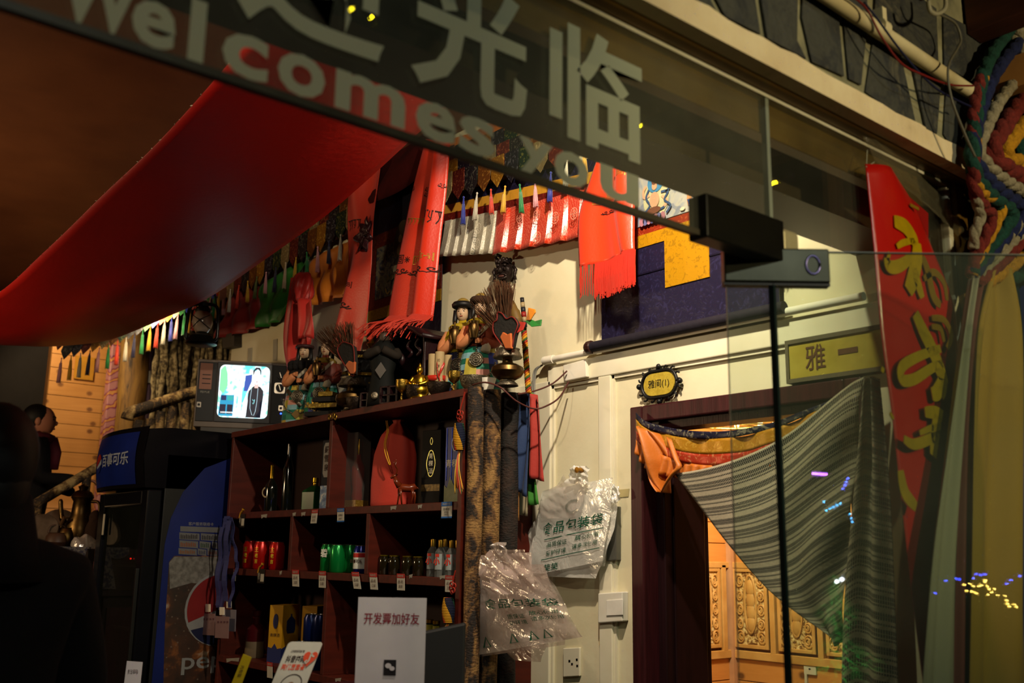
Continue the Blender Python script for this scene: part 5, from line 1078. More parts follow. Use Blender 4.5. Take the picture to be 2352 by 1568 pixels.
def lady(name, label, px, x, top_py, bot_z, rz, hat, robe, shawl, jug=True, dim=False):
    p = on(px, x, bot_z); t = thing(name, label, 'figurine', p, rz, 'painted herder figurines on the cabinet')
    h = (on(px, x, bot_z)-CAM).dot(FWD)/FPX; # metres per px
    H = X(px, top_py, x).z-bot_z
    s = H*1.0; S = lambda v: v*s
    sk = [(.0, 0), (.19, 0), (.21, .05), (.2, .2), (.17, .36), (.14, .47)]
    MB().lathe([(r*s, z*s) for r, z in sk], 24, sq=(1, .72)).build('skirt', mat('figurine_skirt', '#101a2c', .5), t, smooth='all')
    def R(z):
        for (r0, z0), (r1, z1) in zip(sk[1:], sk[2:]):
            if z <= z1: return lerp(r0, r1, max(0, (z-z0)/(z1-z0)))
        return .14
    ap = MB(); nr, nc = 8, 4; r_ = random.Random(px)
    for j in range(nr):
        for i in range(nc):
            a0, a1 = lerp(-1.25, 1.25, i/nc), lerp(-1.25, 1.25, (i+1)/nc); z0, z1 = lerp(.02, .46, j/nr), lerp(.02, .46, (j+1)/nr); ap.mi = r_.choice((0, 0, 3, 3, 1, 2, 4, 5, 6, 7, 8))
            ap.add([(s*(R(z)+.008)*sin(a), -s*.72*(R(z)+.012)*cos(a), s*z) for a, z in ((a0, z0), ((a0+a1)/2, z0), (a1, z0), (a1, z1), ((a0+a1)/2, z1), (a0, z1))], [(0, 1, 4, 5), (1, 2, 3, 4)])
    ap.build('patchwork_apron', APR, t)
    MB().lathe([(S(.14), S(.44)), (S(.165), S(.52)), (S(.175), S(.6)), (S(.15), S(.67)), (S(.08), S(.72)), (S(.04), S(.74)), (S(.036), S(.79))], 20, sq=(1, .68)).build('robe', robe, t, smooth='all')
    MB().tube([(S(.1*cos(a)), S(.07*sin(a)), S(.69-.02*sin(a))) for a in [2*pi*i/18 for i in range(19)]], S(.035), 8).build('collar', shawl, t, smooth='all')
    MB().tube(smoothpts([(S(.1), S(-.04), S(.70)), (S(.06), S(-.12), S(.62)), (S(-.02), S(-.135), S(.54))], 5), S(.02), 6).build('lapel', CUFF, t, smooth='all')
    for sx in (-1, 1):
        MB().tube(smoothpts([(S(sx*.13), 0, S(.66)), (S(sx*.17), S(-.03), S(.56)), (S(sx*.15), S(-.1), S(.48)), (S(sx*.05), S(-.16), S(.5 if sx > 0 else .56))], 5), [S(.042)]*5+[S(.05)]*5+[S(.042)]*5+[S(.03)], 10).build('sleeve', SLEEVE if sx < 0 else robe, t, smooth='all')
        MB().ball((S(sx*.035), S(-.175), S(.5 if sx > 0 else .57)), (S(.026), S(.022), S(.022)), 10, 8).build('hand', SLEEVE, t, smooth='all')
        for k in range(4): MB().tube([(S(sx*.03), S(-.185), S((.5 if sx > 0 else .57)+.018-.012*k)), (S(sx*-.005), S(-.195), S((.5 if sx > 0 else .57)+.016-.012*k))], S(.007), 6).build('finger', SLEEVE, t, smooth='all')
    MB().tube([(S(.1), S(-.13), S(.5)), (S(.08), S(-.15), S(.40))], [S(.04), S(.045)], 10).build('cuff', CUFF, t, smooth='all')
    if jug:
        o = MB().lathe([(0, S(.52)), (S(.035), S(.52)), (S(.05), S(.58)), (S(.052), S(.64)), (S(.04), S(.66)), (S(.044), S(.68)), (0, S(.69))], 14, (S(-.02), S(-.2), 0)).build('jug', OLDBRASS, t, smooth=True)
        MB().tube([(S(.03), S(-.2), S(.65)), (S(.06), S(-.2), S(.63)), (S(.06), S(-.2), S(.58)), (S(.03), S(-.2), S(.56))], S(.008), 6).build('handle', OLDBRASS, o, smooth='all')
        MB().lathe([(S(.008), S(.68)), (S(.012), S(.72)), (0, S(.74))], 8, (S(-.02), S(-.2), 0)).build('spout', OLDBRASS, o)
    face(t, S(.85), S(-.005), s*1.35)
    MB().ball((0, S(.03), S(.86)), (S(.075), S(.06), S(.088)), 14, 10).build('hair', HAIR, t, smooth='all')
    for sx in (-1, 1): MB().tube([(S(sx*.065), S(.0), S(.88)), (S(sx*.075), S(.0), S(.78)), (S(sx*.08), S(.01), S(.70))], [S(.025), S(.024), S(.014)], 8).build('braid', HAIR, t, smooth='all')
    if hat:
        MB().tube([(S(.075*cos(a)), S(.075*sin(a)), S(.925)) for a in [2*pi*i/20 for i in range(21)]], S(.032), 8).build('hat_brim', HAIR if hat == 1 else mat('brown_fur', '#2e1c10', .9, nb=.6), t, smooth='all')
        MB().ball((0, 0, S(.945)), (S(.062), S(.062), S(.055)), 14, 8).build('hat_crown', mat('straw_gold', '#8f7838', .5, .2, nb=.3), t, smooth='all')
    medallion(t, (0, -S(.16), S(.33)), S(.062)); 
    mb = MB()
    for i in range(26):
        a = pi*i/25; mb.ball((S(.17*cos(a)), -S(.11+.05*sin(a)), S(.30-.16*sin(a))), S(.011), 6, 4)
    for i in range(6): mb.ball((0, -S(.15), S(.39+.02*i)), S(.008), 6, 4)
    mb.build('bead_chain', SILVER, t, smooth='all')
    MB().prism([(S(-.05), S(.13)), (0, S(.08)), (S(.05), S(.13)), (0, S(.18))], .006, (Vector((0, -S(.17), 0)), Vector((1, 0, 0)), Vector((0, 0, 1)), Vector((0, 1, 0)))).build('diamond_buckle', mat('buckle_brass', '#7a6238', .5, .5), t)
    return t, s
lady('herder_figurine', 'painted woman figurine in black hat holding a brass jug, left of the bright pair', 1058, -.15, 686, CZ, R_(-52), 1, YEL, YEL)
lady('herder_figurine', 'painted woman figurine with fur hat half hidden behind the right dried brooms', 1100, -.21, 674, CZ, R_(-50), 2, RUST, YEL)
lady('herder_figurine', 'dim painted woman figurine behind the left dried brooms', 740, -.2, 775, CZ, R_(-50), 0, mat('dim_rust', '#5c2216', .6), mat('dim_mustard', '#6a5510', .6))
# black-robed man
t, s = lady('herder_figurine', 'figurine in black fur collar and headband beside the television', 690, -.22, 782, CZ, R_(-48), 0, HAIR, HAIR, jug=False)
FUR = mat('black_fur', '#0b090b', .9, nb=.9, bs=60)
mb = MB()
for i in range(26): a = 2*pi*i/13; mb.ball((s*.14*cos(a), s*.1*sin(a)-.005, s*(.70-.03*(i // 13))), s*.045, 8, 6)
mb.build('fur_collar', FUR, t, smooth='all')
MB().tube([(s*.085*cos(a), s*.085*sin(a), s*.905) for a in [2*pi*i/20 for i in range(21)]], s*.02, 8).build('headband', mat('maroon_band2', '#2e1014', .6), t, smooth='all')
MB().tube([(-s*.13, -s*.13, s*.4), (s*.05, -s*.16, s*.22)], s*.022, 8, flat=(0, 1, 0)).build('silver_sash', SILVER, t, smooth='all')
# dark robed figure by the shrine
t = item('monk_figurine', 'dark robed figurine with folded sleeves and a silver diamond pendant', 'figurine', 876, -.36, CZ, rz=R_(-45)); s = X(876, 765, -.36).z-CZ
MB().lathe([(0, 0), (.2*s, 0), (.19*s, .1*s), (.15*s, .45*s), (.19*s, .62*s), (.2*s, .72*s), (.12*s, .84*s), (.05*s, .9*s)], 18, sq=(1, .7)).build('robe', mat('dark_green_robe', '#070a08', .7, col2='#050605', spec=.15), t, smooth='all')
for sx in (-1, 1): MB().tube(smoothpts([(sx*.17*s, 0, .74*s), (sx*.2*s, -.08*s, .66*s), (sx*.02*s, -.17*s, .74*s)], 5), [.06*s]*10+[.05*s], 8).build('sleeve', mat('grey_sleeve', '#241f1a', .8, spec=.1), t, smooth='all')
MB().ball((0, 0, .93*s), (.07*s, .07*s, .085*s)).build('head', mat('dim_skin', '#3a2c22', .5), t, smooth='all')
MB().prism([(-.075*s, .46*s), (0, .35*s), (.075*s, .46*s), (0, .57*s)], .006, (Vector((0, -.14*s, 0)), Vector((1, 0, 0)), Vector((0, 0, 1)), Vector((0, 1, 0)))).build('diamond_pendant', mat('dull_silver', '#4c4843', .5, .3), t)
MB().ball((-.06*s, -.17*s, .12*s), (.05*s, .012*s, .05*s)).build('round_badge', SILVER, t, smooth='all')
# ------------------------------------------------------------------ brass vases with dried broom fans
def vase(px, x, neck_py, label, tip):
    p = on(px, x, CZ); t = thing('offering_vase', label, 'vase', p, FACE, 'offering vases'); H = X(px, neck_py, x).z-CZ; S = lambda v: v*H
    MB().lathe([(0, 0), (S(.30), 0), (S(.28), S(.05)), (S(.2), S(.12)), (S(.2), S(.16))], 20).build('foot', SILVER, t, smooth=True)
    MB().lathe([(S(.2), S(.15)), (S(.38), S(.25)), (S(.45), S(.38)), (S(.42), S(.5)), (S(.28), S(.58)), (S(.15), S(.62)), (S(.13), S(.72)), (S(.17), S(.76))], 24).build('belly', OLDBRASS, t, smooth=True)
    MB().lathe([(S(.12), S(.74)), (S(.38), S(.75)), (S(.40), S(.78)), (S(.31), S(.95)), (S(.33), S(1.0)), (S(.14), S(1.02))], 24).build('silver_collar', SILVER, t, smooth=True)
    MB().lathe([(S(.13), S(1.0)), (S(.14), S(1.22)), (S(.12), S(1.24))], 14).build('neck', BRASS, t, smooth=True); return t, H
BRM = mat('dried_straw', '#4a2c16', .8, col2='#33200f', ns=30); FELT = mat('grey_felt', '#1f1d1a', .95, col2='#171512', nb=.4, bs=80)
def broom(px, x, label, apex, fans, heart, trim):
    """fan of dried stalks in a scalloped felt sheath; pixel outline on the plane x"""
    t = thing('dried_broom', label, 'bouquet', X(*apex, x), 0, 'dried broom fans')
    for (a, b), (c, d), n in fans:
        mb = MB()
        for i in range(n):
            u = (i+rnd.random())/n; e = X(lerp(a, c, u)+rnd.uniform(-4, 4), lerp(b, d, u)+rnd.uniform(-6, 12), x-rnd.uniform(-.03, .03)); q = X(apex[0]+rnd.uniform(-8, 8), apex[1]-20, x-rnd.uniform(-.01, .01))
            mb.tube([q, lerp(q, e, .5)+Vector((rnd.uniform(-.004, .004), rnd.uniform(-.004, .004), 0)), e], [.0016, .0014, .0009], 4)
        mb.build('stalk_bundle', BRM, t, world=True)['kind'] = 'stuff'
    pts = [X(a, b, x-.035) for a, b in heart]
    sh = MB().slab(pts, (.02, 0, 0)).build('felt_sheath', FELT, t, world=True, bevel=.004)
    MB().tube(smoothpts([p-Vector((.002, 0, 0)) for p in pts+pts[:1]], 4), .0028, 6).build('red_piping', mat('red_piping', '#6a1a14', .7), t, world=True, smooth='all')
    MB().slab([X(a, b, x-.045) for a, b in trim], (.012, 0, 0)).build('orange_tip', satin('orange_tip', '#b3560c', '#9c4808', .7), t, world=True, bevel=.003); return t
vase(1165, -.315, 802, 'brass offering vase with silver collar at the right end of the cabinet', None)
broom(1163, -.315, 'right fan of dried broom stalks in dark felt, above the brass vase', (1162, 800),
      [((1078, 695), (1110, 668), 26), ((1112, 665), (1132, 655), 26), ((1134, 645), (1182, 655), 150), ((1090, 720), (1128, 700), 30)],
      [(1160, 800), (1135, 765), (1134, 742), (1142, 735), (1144, 718), (1154, 720), (1164, 732), (1178, 728), (1190, 745), (1182, 770), (1176, 800)], [(1160, 800), (1148, 774), (1154, 762), (1164, 768), (1172, 764), (1174, 800)])
vase(806, -.33, 868, 'brass offering vase with silver collar at the middle of the cabinet top', None)
broom(806, -.33, 'left fan of dried broom stalks in dark felt, in front of the scarf', (806, 862),
      [((722, 770), (748, 752), 50), ((748, 752), (790, 742), 70), ((792, 742), (812, 745), 70)],
      [(806, 860), (782, 820), (776, 800), (788, 786), (800, 788), (812, 796), (815, 830), (814, 862)], [(804, 858), (793, 838), (800, 828), (808, 832), (814, 830), (813, 858)])
# extras right of the right vase: horn bundle, painted snake stick, silk leaves
t = thing('silk_flower', 'orange, green and red silk petals beside the dried broom', 'flower', X(1205, 770, -.3))
for nm, col, pts in (('orange_petal', '#c77a14', [(1208, 735), (1213, 706), (1228, 710), (1229, 717), (1217, 735)]), ('green_petal', '#1a6a24', [(1205, 738), (1214, 731), (1228, 737), (1243, 733), (1241, 748), (1220, 750)]), ('red_petal', '#a32214', [(1166, 755), (1190, 738), (1206, 740), (1200, 758), (1176, 770)])):
    MB().slab([X(a, b, -.33-.004*k) for k, (a, b) in enumerate(pts)], (.006, 0, 0)).build(nm, satin('silk_'+nm, col, col, .5), t, world=True, bevel=.002)
MB().tube(smoothpts([X(1172, 696, -.3), X(1180, 712, -.3), X(1188, 735, -.3), X(1192, 745, -.3)], 4), [.018]*5+[.022]*5+[.012]*3, 10).build('horn_wrap', mat('brown_paper', '#5a4418', .6), t, world=True, smooth='all')
t = thing('painted_stick', 'dark banded painted stick standing upright behind the silk petals', 'stick', X(1205, 750, -.25))
for k, c in enumerate(('#15171c', '#8a7a58', '#15171c', '#7a1c14', '#8a7a58', '#15171c')): MB().tube([X(1199+k*1.2, 684+k*11, -.25), X(1200+k*1.2, 696+k*11, -.25)], .011-.0008*abs(k-3), 10).build('band', mat('stick_'+c[1:], c, .5), t, world=True, smooth='all')
# ------------------------------------------------------------------ cups and bowls
def goblet(px, x, top_py, label, z=CZ):
    p = on(px, x, z); t = thing('goblet', label, 'goblet', p, 0, 'small brass goblets'); H = X(px, top_py, x).z-z; S = lambda v: v*H
    MB().lathe([(0, S(.42)), (S(.1), S(.43)), (S(.25), S(.55)), (S(.3), S(.72)), (S(.3), S(1.0)), (S(.27), S(1.0)), (S(.26), S(.7)), (0, S(.55))], 20).build('cup', BRASS, t, smooth=True)
    MB().lathe([(0, 0), (S(.16), 0), (S(.15), S(.03)), (S(.05), S(.1)), (S(.04), S(.25)), (S(.07), S(.3)), (S(.04), S(.36)), (S(.1), S(.44))], 16).build('stem', BRASS, t, smooth=True)
goblet(922, -.385, 873, 'small brass goblet in front of the dark shrine'); goblet(1042, -.385, 853, 'small brass goblet in front of the two bright figurines'); goblet(725, -.385, 918, 'small brass goblet at the left end by the television')
def bowl(px, x, top_py, wp, label, m, emb=True, z=CZ):
    p = on(px, x, z); t = thing('bowl', label, 'bowl', p, 0, 'bowls on the cabinet top'); H = max(.03, X(px, top_py, x).z-z); r = wp*mpp(p)/2
    MB().lathe([(0, 0), (r*.55, 0), (r*.6, H*.1), (r*.85, H*.4), (r*.97, H*.8), (r, H), (r*.95, H), (r*.85, H*.5), (0, H*.2)], 28).build('bowl', m, t, smooth=True)
    MB().tube([(r*.985*cos(a), r*.985*sin(a), H) for a in [2*pi*i/28 for i in range(29)]], r*.03, 6).build('rim', OLDBRASS if m is BRONZE else SILVER, t, smooth='all')
bowl(1007, -.345, 880, 56, 'dark embossed bronze bowl in front of the rolled scrolls', BRONZE); bowl(956, -.33, 887, 56, 'dark bronze bowl between the goblet and the scrolls', BRONZE)
bowl(1088, -.33, 866, 68, 'wide silver embossed bowl at the foot of the bright figurines', SILVER); bowl(817, -.37, 914, 48, 'black bronze bowl in front of the left offering vase', BRONZE)
# rolled scrolls with red ribbon
t = item('scroll_bundle', 'two rolled parchment scrolls tied with a red ribbon', 'scrolls', 1000, -.27, CZ, rz=R_(-50)); H = X(1000, 810, -.27).z-CZ; r = 11*mpp(t.location)
PAR = mat('parchment', '#a8946c', .7, col2='#9a855e', ns=5)
for dx, dy, hh in ((-.9*r, .01, .97), (.75*r, -.006, 1.0), (2.2*r, .03, .96)): MB().lathe([(0, 0), (r, 0), (r, H*hh), (r*.7, H*hh), (r*.6, H*hh*.98), (0, H*hh*.98)], 18, (dx, dy, 0)).build('scroll', PAR, t, smooth=True)
for k, ch in enumerate('如意吉祥'): local_txt(t, ch, (.75*r, -r-.007, H*(.82-.12*k)), H*.06, mat('faded_ink', '#5a4630', .7))
rb = satin('red_ribbon', '#b52412', '#a31c0c', .35)
MB().lathe([(r*2.05, H*.42), (r*2.08, H*.52)], 24, (0, .0, 0), sq=(1, .62)).build('ribbon_band', rb, t, smooth='all')
for sx, sz in ((1, 1), (1, -.8), (-.3, 1.0)): MB().grid(lambda u, v: Vector((r*.9+sx*(u*r*1.2)+.1*r*sin(v*6), -r*1.5-.008*sin(pi*u), H*(.47+sz*.28*u)+(v-.5)*.026*(1-.5*abs(u-.5)))), 8, 4).build('ribbon_loop', rb, t, solid=.0015, smooth='all')
# ------------------------------------------------------------------ dark carved shrine
SHR = mat('carved_rosewood', '#1f0c10', .4, col2='#160709', ns=9, nb=.2)
sh = thing('wooden_shrine', 'dark carved wooden shrine with open front and curved roof behind the goblets', 'shrine', on(950, -.17, CZ))
sy0, sy1 = on(974, -.28, CZ).y, on(868, -.28, CZ).y; zs = X(990, 765, -.28).z
MB().box((-.28, sy0, CZ), (-.05, sy0+.016, zs)).build('side_panel', SHR, sh, world=True); MB().box((-.28, sy1-.016, CZ), (-.05, sy1, zs)).build('side_panel', SHR, sh, world=True)
MB().box((-.07, sy0, CZ), (-.05, sy1, zs)).build('back', SHR, sh, world=True); MB().box((-.3, sy0-.01, CZ), (-.05, sy1+.01, CZ+.03)).build('plinth', SHR, sh, world=True, bevel=.004)
ym = (sy0+sy1)/2
MB().grid(lambda u, v: Vector((lerp(-.32, -.04, v), lerp(sy0-.03, sy1+.03, u), zs+.045*sin(pi*u)**1.5-.012*cos(4*pi*u))), 30, 3).build('roof', SHR, sh, world=True, solid=.02, smooth=30)
for a in (.12, .3, .7, .88): MB().tube(smoothpts([Vector((-.285, lerp(sy0, sy1, a), zs-.01)), Vector((-.29, lerp(sy0, sy1, a)+.02, zs-.04)), Vector((-.285, lerp(sy0, sy1, a)-.01, zs-.07)), Vector((-.285, lerp(sy0, sy1, a)+.015, zs-.09))], 5), .008, 6).build('carved_bracket', SHR, sh, world=True, smooth='all')
for y in (sy0+.012, sy1-.012): MB().lathe([(.014, 0), (.01, .03), (.013, .12), (.009, .2), (.014, zs-CZ-.03)], 12, (-.275, y, CZ+.03)).build('column', SHR, sh, world=True, smooth=True)
MB().lathe([(0, .06), (.012, .05), (.018, .03), (.012, .01), (0, 0)], 12, (-.28, ym, zs-.12)).build('pendant', SHR, sh, world=True, smooth=True)
for k in range(7): MB().ball((-.3, lerp(sy0, sy1, .2+.1*k), zs+.03+.012*sin(k)), (.01, .018, .016), 8, 6).build('roof_carving', SHR, sh, world=True, smooth='all')
t = item('gold_statuette', 'small gold seated statuette at the mouth of the shrine', 'statuette', 962, -.33, CZ+.0, rz=R_(-60)); s = X(962, 838, -.33).z-CZ
MB().lathe([(0, 0), (.26*s, 0), (.28*s, .08*s), (.2*s, .14*s), (.24*s, .2*s), (.3*s, .3*s), (.2*s, .4*s), (.2*s, .55*s), (.18*s, .68*s), (.06*s, .74*s)], 16, sq=(1, .8), lobes=(.06, 6)).build('body', GOLD, t, smooth='all')
MB().ball((0, 0, .84*s), (.09*s, .1*s, .12*s)).build('head', GOLD, t, smooth='all'); MB().lathe([(.05*s, .92*s), (.04*s, 1.0*s), (0, 1.06*s)], 10).build('topknot', GOLD, t, smooth=True)
for sx in (-1, 1): MB().tube(smoothpts([(sx*.18*s, 0, .66*s), (sx*.24*s, -.08*s, .5*s), (sx*.06*s, -.2*s, .42*s)], 4), .06*s, 8).build('arm', GOLD, t, smooth='all')
# ------------------------------------------------------------------ gilt pagoda box, censer, carved stands
pg = item('pagoda_box', 'black pagoda casket with gilt eaves and bud finial', 'casket', 846, -.13, CZ, rz=R_(-35)); s = (X(846, 772, -.13).z-CZ)*.95
GE = brocade('gilt_eave', '#6a5418', '#a8903a')
def sq(mb, w, z0, z1, w2=None): w2 = w2 or w; mb.add([(-w, -w, z0), (w, -w, z0), (w, w, z0), (-w, w, z0), (-w2, -w2, z1), (w2, -w2, z1), (w2, w2, z1), (-w2, w2, z1)], [(0, 3, 2, 1), (4, 5, 6, 7), (0, 1, 5, 4), (1, 2, 6, 5), (2, 3, 7, 6), (3, 0, 4, 7)]); return mb
sq(MB(), .26*s, 0, .5*s).build('case', BLACKM, pg); sq(MB(), .2*s, .5*s, .74*s).build('upper_case', BLACKM, pg)
for w, z in ((.32, .5), (.27, .72)): sq(MB(), w*s, z*s, (z+.035)*s, w*.95*s).build('gilt_eave', GE, pg); sq(MB(), w*.95*s, (z+.035)*s, (z+.1)*s, w*.6*s).build('eave_roof', BLACKM, pg)
sq(MB(), .1*s, .8*s, .85*s).build('lid', GE, pg); MB().lathe([(.03*s, .84*s), (.06*s, .88*s), (.035*s, .9*s), (.065*s, .94*s), (0, 1.02*s)], 12).build('bud_finial', GOLD, pg, smooth=True)
for a in range(4): MB().tube([(0, -.27*s, .42*s), (.08*s, -.28*s, .38*s), (.16*s, -.27*s, .43*s)], .01*s, 6).build('gilt_crest', GE, pg).rotation_euler = (0, 0, a*pi/2)
t = item('gilt_tray', 'low gilt pagoda-shaped stand in front of the left woman figurine', 'stand', 750, -.35, CZ, rz=R_(-60)); s = X(750, 892, -.35).z-CZ
for k, (w, z) in enumerate(((.8, .0), (.7, .28), (.55, .5), (.35, .7))): MB().cbox((0, 0, (z+.08)*s), (w*s*1.6, w*s, .16*s)).build('tier', BLACKM if k % 2 == 0 else GE, t, bevel=.003)
MB().lathe([(.05*s, .8*s), (.1*s, .88*s), (0, 1.05*s)], 10).build('finial', GOLD, t, smooth=True)
for k, px in enumerate((852, 900)):
    t = item('carved_stand', ('left', 'right')[k]+' dark openwork wooden stand near the shelf edge', 'stand', px, -.35, CZ, 'openwork stands'); s = X(px, 902-14*k, -.35).z-CZ
    for x0, x1, z0, z1 in ((-.6, .6, 0, .14), (-.6, .6, .45, .56), (-.6, -.46, 0, 1), (.46, .6, 0, 1), (-.1, .1, .1, 1), (-.6, .6, .9, 1)): MB().box((x0*s, -.03, z0*s), (x1*s, .01, z1*s)).build('lattice_bar', SHR, t, bevel=.002)
tag(MB().cbox(on(715, -.39, CZ)+Vector((0, 0, .012)), (.05, .09, .024)).build('paper_block', mat('pinkish_block', '#5a4238', .8), bevel=.003), 'small pinkish block on the cabinet edge under the left goblet', 'block')
# plain white cup behind the silver bowl
t = item('cup', 'small white cup peeking out behind the silver bowl', 'cup', 1120, -.3, CZ); MB().lathe([(0, 0), (.022, 0), (.035, .05), (.032, .05), (.02, .005), (0, .005)], 18).build('cup', WHITE, t, smooth=True)
# ------------------------------------------------------------------ birch logs beside the cabinet
def birch(name, c1, c2, c3):
    if name in MATS: return MATS[name]
    s = N(name).set(.85); f = s.noise(11, 5, s.coord('Object', (1, 1, .6)), .62, .6); g = s.noise(60, 4, s.coord('Object', (1, 1, 2.5)))
    v = s.noise(5, 3, s.coord('Object', (1.3, 1.3, .8)), .5, .3)
    h = s.math('ADD', s.math('ADD', s.math('MULTIPLY', f, .65), s.math('MULTIPLY', v, .35)), s.math('MULTIPLY', s.math('SUBTRACT', g, .5), .16))
    s.base(s.ramp(h, [(.42, c1), (.49, c2), (.53, c3), (.58, c3), (.63, c2)])); s.bump(s.math('ADD', f, g), .7, .01); MATS[name] = s.m; return s.m
BIR = birch('birch_bark', '#8a6838', '#553a1c', '#160d07'); BIR2 = birch('dark_bark', '#2a1a10', '#180e08', '#0a0604'); ENDG = mat('log_end', '#6a5030', .8)
for k, (px0, px1, py, m) in enumerate(((1073, 1109, 889, BIR), (1110, 1149, 896, BIR), (1150, 1190, 903, BIR2))):
    yy = 1.84; c = ony((px0+px1)/2, yy, 1.9); z1 = Y((px0+px1)/2, py, yy).z; r = (px1-px0)/2*mpp(c)
    pts = [Vector((c.x+.006*mnoise.noise(Vector((z*2, k, 0))), yy+.006*mnoise.noise(Vector((z*2, k, 5))), z)) for z in [z1*i/14 for i in range(15)]]
    o = MB().tube(pts, [r*(1.04+.06*mnoise.noise(Vector((k*3, i*.7, 2)))) for i in range(15)], 18).build('log', m, smooth=50)
    tag(o, ('pale birch log nearest the cabinet corner', 'middle birch log with peeling bark', 'dark-barked log nearest the wall')[k], 'log', 'upright logs beside the cabinet')
# ------------------------------------------------------------------ prayer cloth strips and braided strap on the wall edge
cs = thing('prayer_cloth', 'five hanging prayer strips, yellow, blue, white, green and red, beside the logs', 'cloth', X(1215, 1190, -.1))
for nm, col, L, Rr, x in (('yellow_strip', '#a86a0c', [(1192, 902), (1186, 1000), (1182, 1100), (1186, 1195)], [(1203, 902), (1198, 1000), (1194, 1100), (1190, 1195)], -.16), ('white_strip', '#8f8468', [(1200, 905), (1200, 1100), (1196, 1182)], [(1215, 905), (1218, 1100), (1214, 1185)], -.1),
                          ('green_strip', '#2f7a1c', [(1212, 902), (1216, 1000), (1218, 1160)], [(1224, 902), (1230, 1050), (1240, 1158)], -.11), ('blue_strip', '#15305c', [(1196, 904), (1192, 1000), (1180, 1125)], [(1218, 902), (1220, 1000), (1212, 1142)], -.17), ('red_strip', '#9c2418', [(1216, 902), (1222, 1000), (1220, 1098)], [(1236, 908), (1244, 980), (1252, 1106)], -.14)):
    MB().grid(ribbon(L, Rr, x=x, disp=lambda u, v: .012*sin(7*u+2*v)), 10, 20).build(nm, satin('prayer_'+nm, col, col, .8), cs, world=True, solid=.002, smooth='all')
br = thing('braided_strap', 'plaited orange, red and green strap hanging below the silk petals', 'strap', X(1210, 895, -.24))
for k, c in enumerate(('#b86a12', '#8a2412', '#2f4a1c', '#b88a1a')):
    pts = []
    for i in range(60): v = i/59; p = X(lerp(1203, 1214, v), lerp(752, 902, v), -.24); a = 2*pi*(v*7+k/4); pts.append(p+Vector((-.006*cos(a), .009*sin(a), 0)))
    MB().tube(pts, .0055, 6).build('strand', mat('strand_'+str(k), c, .8, nb=.4, bs=90), br, world=True, smooth='all')
def knit_charm(label, pxs):
    """red knotted cord, knitted rainbow barrel, thread tassels"""
    (cx, cy0), (kx, ky), (bx, by0, by1, bw), ty, x = pxs; t = thing('knitted_charm', label, 'charm', X(bx, by1, x), 0, 'knitted rainbow charms'); RC = mat('red_cord', '#8c2214', .6)
    MB().tube([X(cx, cy0, x), X(kx, ky-14, x)], .003, 6).build('cord', RC, t, world=True); 
    for k in range(5): c = X(kx, ky, x); a0 = k*2*pi/5; MB().tube([c+Vector((-.004*(k % 2), .012*cos(a0)+.01*cos(a), .014*sin(a0)+.01*sin(a))) for a in [2*pi*i/10 for i in range(11)]], .0028, 6).build('knot_loop', RC, t, world=True, smooth='all')
    C0, C1_ = X(bx, by0, x), X(bx, by1, x); w = bw*mpp(C0)/2; n = 16; cols = ['#b33a14', '#b8861a', '#101830', '#14402a']
    for i in range(n):
        p = lerp(C0, C1_, (i+.5)/n); rr = w*(.75+.3*sin(pi*(i+.5)/n)); mb = MB(); 
        for q in range(4):
            mb.mi = q; a0 = q*pi/2+i*.12; mb.tube([p+Vector((cos(a0+j*pi/16)*rr, sin(a0+j*pi/16)*rr, 0)) for j in range(9)], (C0.z-C1_.z)/n*.52, 6)
        mb.build('knit_row', [mat('knit'+str(q), c, .8) for q, c in enumerate(cols)], t, world=True, smooth='all')
    for k in range(14):
        a = 2*pi*k/14; q = X(bx, by1, x); e = X(bx+(-10+20*((k*5) % 14)/14), ty+rnd.uniform(-14, 4), x-.01*cos(a)); MB().tube(smoothpts([q+Vector((0, .004*cos(a), 0)), lerp(q, e, .5)+Vector((-.01, 0, 0)), e], 4), .0022, 5).build('thread', TC[('yellow', 'red', 'green', 'yellow')[k % 4]], t, world=True, smooth='all')
knit_charm('rainbow knitted charm on red knotted cord at the cabinet corner', ((1068, 900), (1057, 955), (1055, 972, 1034, 24), 1132, -.43))
knit_charm('second knitted charm lower down, above the dark bin', ((1046, 1310), (1040, 1350), (1030, 1372, 1430, 26), 1460, -.43))
# ------------------------------------------------------------------ plastic bags
def plastic(name, tint, dens=.62):
    if name in MATS: return MATS[name]
    s = N(name); d = s.n('BsdfDiffuse'); d.inputs[0].default_value = lin(tint); tl = s.n('BsdfTranslucent'); tl.inputs[0].default_value = lin(tint); a = s.n('MixShader'); a.inputs[0].default_value = .35; s.l(d.outputs[0], a.inputs[1]); s.l(tl.outputs[0], a.inputs[2])
    g = s.n('BsdfGlossy'); g.inputs['Roughness'].default_value = .18; t = s.n('BsdfTransparent')
    b = s.n('MixShader'); b.inputs[0].default_value = dens; s.l(t.outputs[0], b.inputs[1]); s.l(a.outputs[0], b.inputs[2])
    c = s.n('MixShader'); c.inputs[0].default_value = .16; s.l(b.outputs[0], c.inputs[1]); s.l(g.outputs[0], c.inputs[2])
    bp = s.n('Bump'); bp.inputs['Strength'].default_value = .5; bp.inputs['Distance'].default_value = .01; s.l(s.noise(16, 3, None, .5, 1.5), bp.inputs['Height'])
    for n_ in (d, g): s.l(bp.outputs[0], n_.inputs['Normal'])
    s.l(c.outputs[0], s.out.inputs[0]); MATS[name] = s.m; return s.m
PLW = plastic('white_film', '#efeee8', .85); PLC = plastic('clear_film', '#e6dcd4', .4); PLP = plastic('pink_film', '#e6d0c8', .5)
GINK = mat('green_print', '#10503a', .6)
